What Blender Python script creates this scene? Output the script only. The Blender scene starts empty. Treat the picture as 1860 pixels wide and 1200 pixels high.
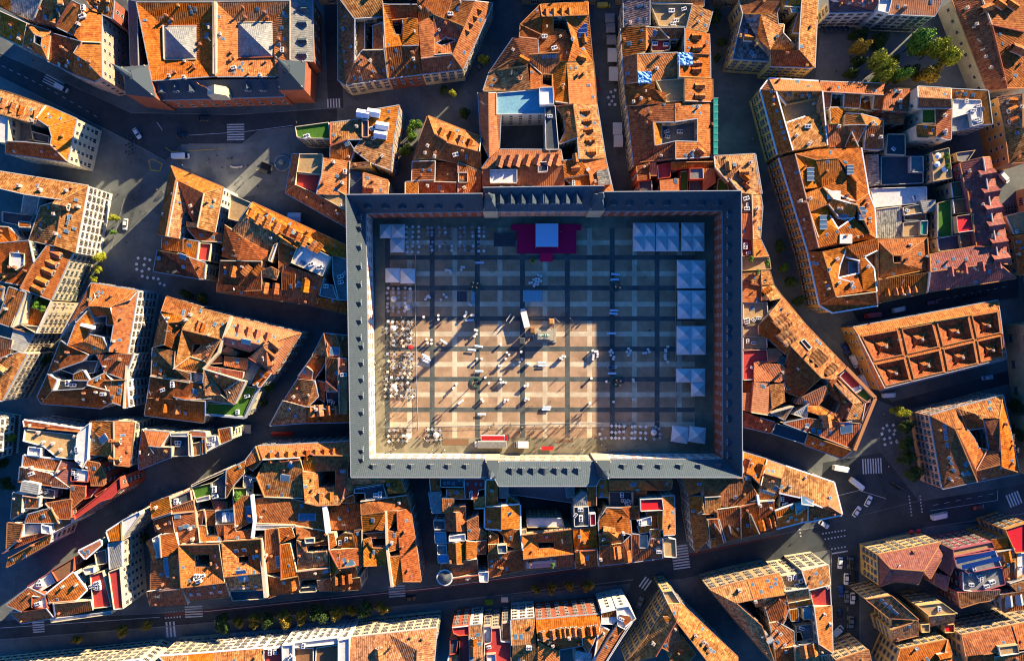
import bpy, bmesh, math, random
from mathutils import Vector, Matrix
from mathutils.geometry import intersect_ray_tri, tessellate_polygon
random.seed(7)
H = 320.0           # camera height above the square (m)
PPM = 4.75          # photograph pixels per metre at street level
SUN_EL, SUN_DIR = math.radians(19.5), (0.722, 0.692)
sc = bpy.context.scene
COL = sc.collection
D = bpy.data
FR = {'S': (0, 0, 1), 'T1': (0, 0, 3.872), 'T2': (200, 0, 3.157), 'T3': (600, 0, 3.159), 'T4': (860, 0, 3.334), 'T5': (1090, 0, 3.332),
      'T6': (1340, 0, 3.577), 'T7': (1340, 250, 3.242), 'T8': (0, 290, 3.872), 'U1': (260, 280, 4), 'U2': (0, 480, 4), 'U3': (240, 530, 4),
      'U4': (0, 730, 2.553), 'U5': (220, 740, 3.157), 'U6': (460, 780, 3.53), 'U7': (760, 820, 3.875), 'U8': (1200, 780, 4),
      'V1': (270, 1040, 3.382), 'V2': (800, 1040, 3.577), 'V3': (1260, 940, 4.617), 'V4': (1540, 900, 4), 'V5': (1500, 520, 3),
      'V6': (1330, 480, 3.158), 'V7': (620, 330, 4.137), 'V8': (980, 330, 4.137), 'W1': (620, 600, 4.137), 'W2': (980, 600, 4.137),
      'X3': (660, 520, 7.5), 'X4': (660, 680, 7.5), 'X5': (860, 520, 7.5), 'X6': (860, 680, 7.5), 'X7': (1060, 520, 6.643), 'X8': (1060, 680, 6.643)}


def P(fr, x, y, z=0.0):
    """a surveyed point: its place on the photograph's grid and its height -> world metres"""
    ox, oy, s = FR[fr]
    k = (H - z) / H / PPM
    return Vector(((ox + x / s - 930) * k, (600 - oy - y / s) * k, z))


ZS = [1.18]       # houses stand this much taller than first estimated


def pts(fr, s, z=0.0):
    out = []
    for t in s.split():
        v = [float(a) for a in t.split(',')]
        if len(v) > 2:
            z = v[2]
        out.append(P(fr, v[0], v[1], z * ZS[0]))
    return out


# ------------------------------------------------------------------ materials
M = {}


def newmat(name, rough=0.8, spec=0.3, metal=0.0):
    m = D.materials.new(name)
    m.use_nodes = True
    nt = m.node_tree
    b = nt.nodes['Principled BSDF']
    b.inputs['Roughness'].default_value = rough
    b.inputs['Specular IOR Level'].default_value = spec
    b.inputs['Metallic'].default_value = metal
    return m, nt, b


def nd(nt, typ, **kw):
    n = nt.nodes.new(typ)
    for k, v in kw.items():
        if k in n.inputs:
            n.inputs[k].default_value = v
        else:
            setattr(n, k, v)
    return n


def ramp(nt, stops, interp='LINEAR'):
    n = nt.nodes.new('ShaderNodeValToRGB')
    e = n.color_ramp.elements
    n.color_ramp.interpolation = interp
    e[0].position, e[0].color = stops[0][0], (*stops[0][1], 1)
    e[1].position, e[1].color = stops[-1][0], (*stops[-1][1], 1)
    for p, c in stops[1:-1]:
        k = e.new(p)
        k.color = (*c, 1)
    return n


def plain(key, name, c, rough=0.7, spec=0.3, metal=0.0, var=0.18, scale=1.2):
    """one colour with soft wear"""
    m, nt, b = newmat(name, rough, spec, metal)
    tc = nd(nt, 'ShaderNodeTexCoord')
    n = nd(nt, 'ShaderNodeTexNoise', Scale=scale, Detail=4.0)
    nt.links.new(tc.outputs['Object'], n.inputs['Vector'])
    r = ramp(nt, [(0.25, tuple(a * (1 - var) for a in c)), (0.75, tuple(min(1, a * (1 + var * .6)) for a in c))])
    nt.links.new(n.outputs['Fac'], r.inputs[0])
    nt.links.new(r.outputs[0], b.inputs['Base Color'])
    M[key] = m
    return m


def tile(key, name, c, dark, light, streak=1.0, patch=1.0):
    """barrel tiles: columns running down the slope, weathered in patches (UV = metres along eave, down slope)"""
    m, nt, b = newmat(name, 0.85, 0.2)
    L = nt.links.new
    uv = nd(nt, 'ShaderNodeUVMap')
    oi = nd(nt, 'ShaderNodeObjectInfo')
    off = nd(nt, 'ShaderNodeVectorMath', operation='SCALE', Scale=97.0)
    comb = nd(nt, 'ShaderNodeCombineXYZ')
    L(oi.outputs['Random'], comb.inputs[0]); L(oi.outputs['Random'], comb.inputs[1])
    L(comb.outputs[0], off.inputs[0])
    add = nd(nt, 'ShaderNodeVectorMath', operation='ADD')
    L(uv.outputs[0], add.inputs[0]); L(off.outputs[0], add.inputs[1])
    big = nd(nt, 'ShaderNodeTexNoise', Scale=0.16, Detail=5.0, Roughness=0.65)
    L(add.outputs[0], big.inputs['Vector'])
    mp = nd(nt, 'ShaderNodeMapping'); mp.inputs['Scale'].default_value = (1.5, 0.45, 1)
    L(add.outputs[0], mp.inputs[0])
    st = nd(nt, 'ShaderNodeTexNoise', Scale=1.0, Detail=2.0, Roughness=0.6)
    L(mp.outputs[0], st.inputs['Vector'])
    fine = nd(nt, 'ShaderNodeTexVoronoi', Scale=1.15)
    L(add.outputs[0], fine.inputs['Vector'])
    rp = ramp(nt, [(0.28, dark), (0.5, c), (0.72, light)])
    mix1 = nd(nt, 'ShaderNodeMath', operation='MULTIPLY_ADD')
    mix1.inputs[1].default_value = 0.55 * streak
    L(st.outputs['Fac'], mix1.inputs[0])
    m2 = nd(nt, 'ShaderNodeMath', operation='MULTIPLY_ADD')
    m2.inputs[1].default_value = 0.6 * patch
    m2.inputs[2].default_value = 0.5 - 0.3 * patch - 0.275 * streak - 0.17
    L(big.outputs['Fac'], m2.inputs[0]); L(m2.outputs[0], mix1.inputs[2])
    sep = nd(nt, 'ShaderNodeSeparateColor')
    L(fine.outputs['Color'], sep.inputs[0])
    m3 = nd(nt, 'ShaderNodeMath', operation='MULTIPLY_ADD')
    m3.inputs[1].default_value = 0.34
    L(sep.outputs[0], m3.inputs[0]); L(mix1.outputs[0], m3.inputs[2])
    L(m3.outputs[0], rp.inputs[0])
    hs = nd(nt, 'ShaderNodeHueSaturation')
    mr = nd(nt, 'ShaderNodeMapRange'); mr.inputs[3].default_value = 0.499; mr.inputs[4].default_value = 0.510
    mv = nd(nt, 'ShaderNodeMapRange'); mv.inputs[3].default_value = 0.76; mv.inputs[4].default_value = 1.18
    L(oi.outputs['Random'], mr.inputs[0]); L(mr.outputs[0], hs.inputs['Hue'])
    mt = nd(nt, 'ShaderNodeMath', operation='FRACT'); ml = nd(nt, 'ShaderNodeMath', operation='MULTIPLY'); ml.inputs[1].default_value = 7.3
    L(oi.outputs['Random'], ml.inputs[0]); L(ml.outputs[0], mt.inputs[0]); L(mt.outputs[0], mv.inputs[0]); L(mv.outputs[0], hs.inputs['Value'])
    ms = nd(nt, 'ShaderNodeMapRange'); ms.inputs[3].default_value = .95; ms.inputs[4].default_value = 1.06
    mg = nd(nt, 'ShaderNodeMath', operation='FRACT'); mq = nd(nt, 'ShaderNodeMath', operation='MULTIPLY'); mq.inputs[1].default_value = 17.9
    L(oi.outputs['Random'], mq.inputs[0]); L(mq.outputs[0], mg.inputs[0]); L(mg.outputs[0], ms.inputs[0]); L(ms.outputs[0], hs.inputs['Saturation'])
    L(rp.outputs[0], hs.inputs['Color'])
    wv = nd(nt, 'ShaderNodeTexWave', Scale=0.42, Distortion=1.2); wv.inputs['Detail'].default_value = 2; wv.inputs['Detail Scale'].default_value = .6
    L(add.outputs[0], wv.inputs['Vector'])
    wr = nd(nt, 'ShaderNodeMapRange'); wr.inputs[3].default_value = 1 - .20 * min(1, streak); wr.inputs[4].default_value = 1 + .10 * min(1, streak)
    L(wv.outputs['Fac'], wr.inputs[0])
    wm = nd(nt, 'ShaderNodeVectorMath', operation='SCALE')
    L(hs.outputs[0], wm.inputs[0]); L(wr.outputs[0], wm.inputs['Scale']); L(wm.outputs[0], b.inputs['Base Color'])
    sm = nd(nt, 'ShaderNodeMath', operation='ADD')
    L(wv.outputs['Fac'], sm.inputs[0]); L(st.outputs['Fac'], sm.inputs[1])
    bp = nd(nt, 'ShaderNodeBump', Strength=0.4, Distance=0.12)
    L(sm.outputs[0], bp.inputs['Height']); L(bp.outputs[0], b.inputs['Normal'])
    M[key] = m


tile('o', 'orange_roof_tile', (.43, .118, .024), (.25, .062, .016), (.55, .185, .05), .8, .55)
tile('t', 'weathered_roof_tile', (.38, .146, .050), (.19, .066, .026), (.55, .28, .115), 1.25, .8)
tile('p', 'pink_roof_tile', (.48, .155, .068), (.36, .105, .046), (.55, .20, .095), .45, .5)
tile('n', 'brown_shaded_roof_tile', (.33, .084, .025), (.18, .047, .017), (.44, .14, .044), 1.0, .7)  # brown roofs; on slopes turned from the sun, shade put into the colour
tile('u', 'maroon_roof_tile', (.30, .085, .068), (.22, .055, .045), (.37, .13, .10), .5, .6)
tile('q', 'grey_scale_tile', (.26, .16, .13), (.10, .07, .07), (.44, .31, .25), 1.1, 1.2)
tile('s', 'slate', (.064, .086, .102), (.058, .078, .093), (.074, .097, .113), .25, .5)
tile('z', 'zinc_sheet', (.27, .265, .24), (.20, .20, .18), (.34, .33, .30), .5, .8)
tile('m', 'ribbed_metal', (.30, .29, .25), (.13, .13, .115), (.42, .41, .36), 1.5, .3)
TILES = set('otpnuqszm')
plain('g', 'grey_terrace', (.20, .20, .19), var=.35)
plain('w', 'white_terrace', (.66, .63, .58), var=.22)
plain('c', 'tan_terrace', (.42, .27, .12), var=.25)
plain('k', 'red_terrace', (.45, .045, .035), var=.2)
plain('e', 'turf_terrace', (.06, .16, .015), .9, var=.35, scale=2)
plain('l', 'blue_tarpaulin', (.22, .48, .80), .5, var=.35)
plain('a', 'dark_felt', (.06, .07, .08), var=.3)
plain('x', 'court_glass', (.10, .16, .18), .15, .6, var=.3)
plain('h', 'pool_water', (.06, .42, .36), .08, .5, var=.1)
plain('cyan', 'cyan_deck', (.20, .42, .50), .6, var=.2)
plain('y', 'wood_deck', (.25, .12, .05), .7, var=.3)
WALLS = dict(white=(.74, .70, .62), cream=(.66, .55, .36), yellow=(.58, .41, .17), ochre=(.52, .26, .08), pink=(.62, .36, .25), brick=(.36, .11, .06),
             red=(.48, .10, .05), grey=(.42, .41, .38), tan=(.52, .37, .20), mauve=(.36, .10, .12), stone=(.55, .47, .33))
for k_, c_ in WALLS.items():
    plain('W' + k_, k_ + '_render_wall', c_, .85, .2, var=.22, scale=.35)
plain('pane', 'window_pane', (.018, .026, .034), .12, .6, var=.3)
plain('frame', 'window_frame', (.62, .58, .50), .6)
plain('shutter', 'wood_shutter', (.10, .045, .02), .7)
plain('greenshutter', 'green_shutter', (.03, .09, .06), .7)
plain('rail', 'iron_rail', (.07, .065, .06), .5)
plain('gutter', 'zinc_gutter', (.36, .38, .40), .5)
plain('curtain', 'red_awning_cloth', (.50, .13, .06), .8)
plain('eave', 'wooden_eave', (.22, .12, .06), .8)
plain('ridge', 'ridge_mortar', (.50, .21, .075), .9, var=.35, scale=3)
plain('lead', 'lead_flashing', (.34, .35, .35), .6)
plain('brickstack', 'chimney_brick', (.42, .17, .08), .9, var=.3, scale=3)
plain('plaster', 'chimney_plaster', (.62, .55, .45), .9, var=.3, scale=3)
plain('skyglass', 'skylight_glass', (.09, .17, .25), .08, .8, var=.3)
plain('metal', 'grey_metal', (.45, .46, .46), .45, .5, .3)
plain('white', 'white_paint', (.80, .80, .78), .45, .4, var=.06)
plain('black', 'black_rubber', (.02, .02, .022), .7)
plain('bronze', 'green_bronze', (.30, .42, .30), .5, .5, .2, var=.35, scale=2.5)
plain('stoneblock', 'granite', (.40, .36, .28), .85, var=.25, scale=2)
plain('canvas', 'white_canvas', (.78, .74, .70), .85, .1, var=.07)
plain('magenta', 'crimson_carpet', (.62, .012, .09), .9, .1, var=.12)
plain('panelblue', 'pale_blue_cover', (.55, .70, .90), .6, var=.05)
plain('solar', 'solar_cell', (.015, .05, .20), .15, .7, var=.2)
plain('redpaint', 'red_paint', (.60, .015, .015), .4, .5, var=.1)
plain('darkgreen', 'dark_green_paint', (.03, .10, .07), .6)
plain('tealnet', 'teal_netting', (.02, .30, .22), .9, var=.25)
plain('flagred', 'flag_red', (.55, .03, .02), .8)
plain('flagyellow', 'flag_yellow', (.80, .42, .02), .8)


def leafmat(key, name, a, bb):
    m, nt, b = newmat(name, .75, .25)
    g = nd(nt, 'ShaderNodeNewGeometry')
    r = ramp(nt, [(0.1, a), (0.9, bb)])
    nt.links.new(g.outputs['Random Per Island'], r.inputs[0])
    nt.links.new(r.outputs[0], b.inputs['Base Color'])
    M[key] = m


leafmat('leafgreen', 'green_leaves', (.05, .13, .015), (.17, .32, .03))
leafmat('leafyellow', 'yellow_green_leaves', (.16, .20, .012), (.48, .46, .03))
leafmat('leafautumn', 'autumn_leaves', (.15, .12, .014), (.40, .26, .025))
leafmat('leafdark', 'dark_leaves', (.025, .055, .012), (.06, .10, .02))
plain('bark', 'bark', (.10, .07, .05), .9)

# ------------------------------------------------------------------ object helpers


def link(name, me, parent=None, loc=None):
    o = D.objects.new(name, me)
    COL.objects.link(o)
    if parent is not None:
        o.parent = parent
    if loc is not None:
        o.location = loc
    return o


def tag(o, label=None, cat=None, group=None, kind=None):
    if label: o['label'] = label
    if cat: o['category'] = cat
    if group: o['group'] = group
    if kind: o['kind'] = kind
    return o


def thing(name, label, cat, loc=(0, 0, 0), rz=0.0, group=None):
    o = link(name, None)
    o.location = loc
    o.rotation_euler = (0, 0, rz)
    return tag(o, label, cat, group)


class MB:
    """collects faces with materials, then links them as one mesh object"""

    def __init__(self):
        self.v, self.f, self.mi, self.mats, self.uv = [], [], [], [], []

    def mat(self, k):
        if k not in self.mats:
            self.mats.append(k)
        return self.mats.index(k)

    def face(self, ps, k, uv=None):
        n = len(self.v)
        self.v += [tuple(p) for p in ps]
        self.f.append(tuple(range(n, n + len(ps))))
        self.mi.append(self.mat(k))
        self.uv.append(uv or [(0, 0)] * len(ps))

    def box(self, x0, y0, z0, x1, y1, z1, k, T=None):
        c = [Vector((x, y, z)) for z in (z0, z1) for y in (y0, y1) for x in (x0, x1)]
        if T is not None:
            c = [T @ p for p in c]
        for q in ((0, 2, 3, 1), (4, 5, 7, 6), (0, 1, 5, 4), (2, 6, 7, 3), (0, 4, 6, 2), (1, 3, 7, 5)):
            self.face([c[i] for i in q], k)

    def frustum(self, r0, z0, r1, z1, k, cx=0, cy=0, ktop=None, T=None):
        """rectangles (x0,y0,x1,y1) at two heights"""
        def rect(r, z):
            q = [Vector((cx + r[0], cy + r[1], z)), Vector((cx + r[2], cy + r[1], z)), Vector((cx + r[2], cy + r[3], z)), Vector((cx + r[0], cy + r[3], z))]
            return [T @ p for p in q] if T is not None else q
        a, b = rect(r0, z0), rect(r1, z1)
        for i in range(4):
            j = (i + 1) % 4
            self.face([a[i], a[j], b[j], b[i]], k)
        self.face(b, ktop or k)

    def tube(self, p, q, r0, r1, k, n=8, cap=True):
        p, q = Vector(p), Vector(q)
        d = (q - p).normalized()
        u = d.orthogonal().normalized()
        w = d.cross(u)
        A = [p + (u * math.cos(2 * math.pi * i / n) + w * math.sin(2 * math.pi * i / n)) * r0 for i in range(n)]
        Bq = [q + (u * math.cos(2 * math.pi * i / n) + w * math.sin(2 * math.pi * i / n)) * max(r1, 1e-4) for i in range(n)]
        for i in range(n):
            j = (i + 1) % n
            self.face([A[i], A[j], Bq[j], Bq[i]], k)
        if cap:
            self.face(list(reversed(A)), k)
            self.face(Bq, k)

    def mesh(self, name, objslots=False):
        me = D.meshes.new(name)
        me.from_pydata(self.v, [], self.f)
        for k in self.mats:
            me.materials.append(M[k])
        if self.f:
            me.polygons.foreach_set('material_index', self.mi)
            ul = me.uv_layers.new(name='UVMap')
            flat = [c for u in self.uv for p in u for c in p]
            ul.data.foreach_set('uv', flat)
        me.update()
        return me

    def build(self, name, parent=None, loc=None):
        return link(name, self.mesh(name), parent, loc)


def inst(me, name, parent=None, loc=(0, 0, 0), rz=0.0, scale=1.0, mats=None):
    """a copy sharing mesh data; mats = {slot: material key} overrides the copy's own colours"""
    o = link(name, me, parent, loc)
    o.rotation_euler = (0, 0, rz)
    o.scale = scale if isinstance(scale, tuple) else (scale,) * 3
    for i, k in (mats or {}).items():
        o.material_slots[i].link = 'OBJECT'
        o.material_slots[i].material = M[k]
    return o
# ------------------------------------------------------------------ buildings: surveyed roof planes, walls follow from them
BLD = []


class B:
    def __init__(s, fr, label, wall='cream', name='house', cat='house', trim=None, win=(3.0, 3.3), style='plain', shut='shutter', bal=False, ch=2, sk=2, group=None, solid=True):
        s.fr, s.label, s.wall, s.name, s.cat, s.win, s.bal, s.shut = fr, label, wall, name, cat, win, bal, shut
        s.trim = trim or random.choice(['gutter', 'eave', 'plaster', 'lead', 'ridge', 'eave'])
        s.ch, s.sk, s.group = ch, sk, group
        s.faces, s.dorms, s.chims, s.skys, s.acs, s.walls, s.extra = [], [], [], [], [], [], []
        BLD.append(s)

    def F(s, fr):
        s.fr = fr
        return s

    def f(s, m, st, z=18, para=True):
        s.faces.append((m, pts(s.fr, st, z), para))
        return s

    def r(s, m, so, si):
        a, b = pts(s.fr, so), pts(s.fr, si)
        n = len(a)
        for i in range(n):
            j = (i + 1) % n
            q = [a[i], a[j]] + ([b[j], b[i]] if (b[i] - b[j]).length > .05 else [b[i]])
            s.faces.append((m[i % len(m)], q, True))
        return s

    def d(s, st, size=1.0, mat=None, front='frame'):
        ox, oy, k = FR[s.fr]
        for t in st.split():
            x, y = [float(a) for a in t.split(',')][:2]
            s.dorms.append((ox + x / k, oy + y / k, size, mat, front))
        return s

    def _p(s, lst, st, *a):
        ox, oy, k = FR[s.fr]
        for t in st.split():
            x, y = [float(c) for c in t.split(',')][:2]
            lst.append((ox + x / k, oy + y / k) + a)
        return s

    def c(s, st, size=1.0): return s._p(s.chims, st, size)
    def k(s, st, w=1.1, h=1.5): return s._p(s.skys, st, w, h)
    def a(s, st): return s._p(s.acs, st)

    def wl(s, st, z, h=1.0, mat='Wwhite', t=.35):
        s.walls.append((pts(s.fr, st, z), h, mat, t))
        return s

    def hit(s, px, py):
        o = Vector((0, 0, H))
        d = (P('S', px, py, 0) - o).normalized()
        best = None
        for m, q, _ in s.faces:
            for tri in s.tris(q):
                h = intersect_ray_tri(*tri, d, o)
                if h is not None and (best is None or h.z > best[0].z):
                    n = (tri[1] - tri[0]).cross(tri[2] - tri[0]).normalized()
                    best = (h, n if n.z > 0 else -n, m)
        return best

    @staticmethod
    def tris(q):
        if len(q) == 3:
            return [q]
        return [[q[i] for i in t] for t in tessellate_polygon([[Vector((p.x, p.y, 0)) for p in q]])]


def newell(q):
    n = Vector((0, 0, 0))
    for i in range(len(q)):
        a, b = q[i], q[(i + 1) % len(q)]
        n += Vector(((a.y - b.y) * (a.z + b.z), (a.z - b.z) * (a.x + b.x), (a.x - b.x) * (a.y + b.y)))
    return n.normalized()


def area2(q):
    return .5 * sum(q[i].x * q[(i + 1) % len(q)].y - q[(i + 1) % len(q)].x * q[i].y for i in range(len(q)))


def inside(q, x, y):
    c = False
    j = len(q) - 1
    for i in range(len(q)):
        if (q[i].y > y) != (q[j].y > y) and x < (q[j].x - q[i].x) * (y - q[i].y) / (q[j].y - q[i].y) + q[i].x:
            c = not c
        j = i
    return c


FOOT = []


def roof_height(x, y):
    best = 0.0
    for bb, q, zm in FOOT:
        if bb[0] <= x <= bb[1] and bb[2] <= y <= bb[3] and zm > best and inside(q, x, y):
            best = zm
    return best


# ---- shared part meshes
def window_mesh(kind, shut):
    b = MB()
    pane = 'curtain' if shut == 'curtain' else 'pane'
    # local: x along wall, y out of the wall, z up, 1 x 1 opening scaled per window
    b.box(-.5, -.1, 0, .5, .03, 1, pane)
    b.box(-.6, -.1, 1, .6, .09, 1.07, 'frame')
    b.box(-.58, -.1, 0, -.5, .08, 1, 'frame'); b.box(.5, -.1, 0, .58, .08, 1, 'frame')
    b.box(-.03, .03, 0, .03, .06, 1, 'frame')
    b.box(-.62, -.1, -.06, .62, .14, 0, 'frame')
    if kind == 'shut':
        b.box(-.94, -.05, 0, -.6, .09, 1, shut); b.box(.6, -.05, 0, .94, .09, 1, shut)
    return b.mesh('window')


WM = {(k, s): window_mesh(k, s) for k in ('plain', 'shut') for s in ('shutter', 'greenshutter', 'curtain')}


def balcony_mesh():
    b = MB()
    b.box(-.8, 0, -.09, .8, .48, -.03, 'frame')
    for i in range(9):
        b.box(-.8 + .195 * i, .44, -.03, -.76 + .195 * i, .48, .4, 'rail')
    b.box(-.8, .43, .4, .8, .49, .44, 'rail'); b.box(-.8, 0, .4, -.76, .44, .44, 'rail'); b.box(.76, 0, .4, .8, .44, .44, 'rail')
    return b.mesh('balcony')


BALC = balcony_mesh()


def dormer_mesh():
    """gabled dormer: front faces -y, body runs back into the roof. slots: roof, cheek, pane, frame"""
    b = MB()
    for k in ('o', 'plaster', 'pane', 'frame'):
        b.mat(k)
    w, hh, top, L = .95, 1.35, 2.15, 3.4
    z0 = -2.2
    b.face([(-w, 0, z0), (w, 0, z0), (w, 0, hh), (0, 0, top), (-w, 0, hh)], 'plaster')
    b.face([(w, 0, z0), (w, L, z0), (w, L, hh), (w, 0, hh)], 'plaster')
    b.face([(-w, L, z0), (-w, 0, z0), (-w, 0, hh), (-w, L, hh)], 'plaster')
    e = .18
    for s in (-1, 1):
        q = [(0, -e, top + .06), (s * (w + e), -e, hh - .12), (s * (w + e), L, hh - .12), (0, L, top + .06)]
        lo = [(x, y, z - .1) for x, y, z in q]
        uv = [(0, 0), (0, 1.2), (3, 1.2), (3, 0)]
        b.face(q if s < 0 else q[::-1], 'o', uv if s < 0 else uv[::-1])
        b.face([q[0], lo[0], lo[1], q[1]] if s < 0 else [q[1], lo[1], lo[0], q[0]], 'o')
        b.face([q[1], lo[1], lo[2], q[2]], 'o')
    b.box(-.55, -.04, .15, .55, .1, 1.25, 'pane')
    b.box(-.65, -.06, .05, .65, .1, .15, 'frame'); b.box(-.65, -.06, 1.25, .65, .1, 1.35, 'frame')
    b.box(-.65, -.06, .15, -.55, .1, 1.25, 'frame'); b.box(.55, -.06, .15, .65, .1, 1.25, 'frame'); b.box(-.04, -.07, .15, .04, .1, 1.25, 'frame')
    return b.mesh('dormer')


DORM = dormer_mesh()


def chimney_mesh(k, pots):
    b = MB()
    b.mat(k)
    b.box(-.45, -.45, -1.5, .45, .45, 1.5, k)
    b.box(-.58, -.58, 1.5, .58, .58, 1.68, k)
    for i in range(pots):
        x = -.2 + .4 * i if pots > 1 else 0
        b.tube((x, 0, 1.68), (x, 0, 2.15), .16, .13, 'brickstack', 7)
    return b.mesh('chimney')


CHIM = [chimney_mesh('plaster', 2), chimney_mesh('brickstack', 2), chimney_mesh('Wochre', 1), chimney_mesh('brickstack', 1)]


def skylight_mesh():
    b = MB()
    b.box(-.5, -.5, -.2, .5, .5, .1, 'lead')
    b.box(-.42, -.42, .1, .42, .42, .13, 'skyglass')
    return b.mesh('skylight')


SKYL = skylight_mesh()


def ac_mesh():
    b = MB()
    b.box(-.8, -.5, .12, .8, .5, 1.0, 'white'); b.box(-.7, -.45, -.1, -.55, .45, .12, 'metal'); b.box(.55, -.45, -.1, .7, .45, .12, 'metal')
    for x in (-.38, .38):
        b.tube((x, 0, 1.0), (x, 0, 1.04), .32, .32, 'black', 12)
        b.tube((x, 0, 1.04), (x, 0, 1.06), .09, .09, 'metal', 8)
    return b.mesh('air_conditioner')


ACM = ac_mesh()


def dish_mesh():
    b = MB()
    b.tube((0, 0, -.5), (0, 0, 1.6), .04, .04, 'metal', 6)
    n = 14
    rim = [Vector((.5 * math.cos(2 * math.pi * i / n), -.18, 1.7 + .5 * math.sin(2 * math.pi * i / n))) for i in range(n)]
    c = Vector((0, 0, 1.7))
    for i in range(n):
        b.face([rim[i], rim[(i + 1) % n], c], 'white'); b.face([c + Vector((0, .03, 0)), rim[(i + 1) % n], rim[i]], 'white')
    b.tube((0, 0, 1.7), (0, -.45, 1.55), .02, .02, 'metal', 5)
    return b.mesh('satellite_dish')


DISH = dish_mesh()


def antenna_mesh():
    b = MB()
    b.tube((0, 0, -.5), (0, 0, 3.2), .04, .03, 'metal', 6)
    b.tube((-.9, 0, 3.0), (.9, 0, 3.0), .03, .03, 'metal', 5)
    for i in range(6):
        x = -.8 + .32 * i
        b.tube((x, -.4, 3.0), (x, .4, 3.0), .02, .02, 'metal', 4)
    return b.mesh('aerial')


AERIAL = antenna_mesh()


def edge_strip(mb, a, b, out, w, zlo, zhi, k, inn=.0):
    """a strip along an edge, w outwards, between zlo and zhi below/above the edge"""
    o = out * w
    i = out * -inn
    A = [a + i, b + i, b + o, a + o]
    lo = [p + Vector((0, 0, zlo)) for p in A]
    hi = [p + Vector((0, 0, zhi)) for p in A]
    mb.face(hi, k)
    for x in range(4):
        y = (x + 1) % 4
        mb.face([lo[x], lo[y], hi[y], hi[x]], k)


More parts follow.
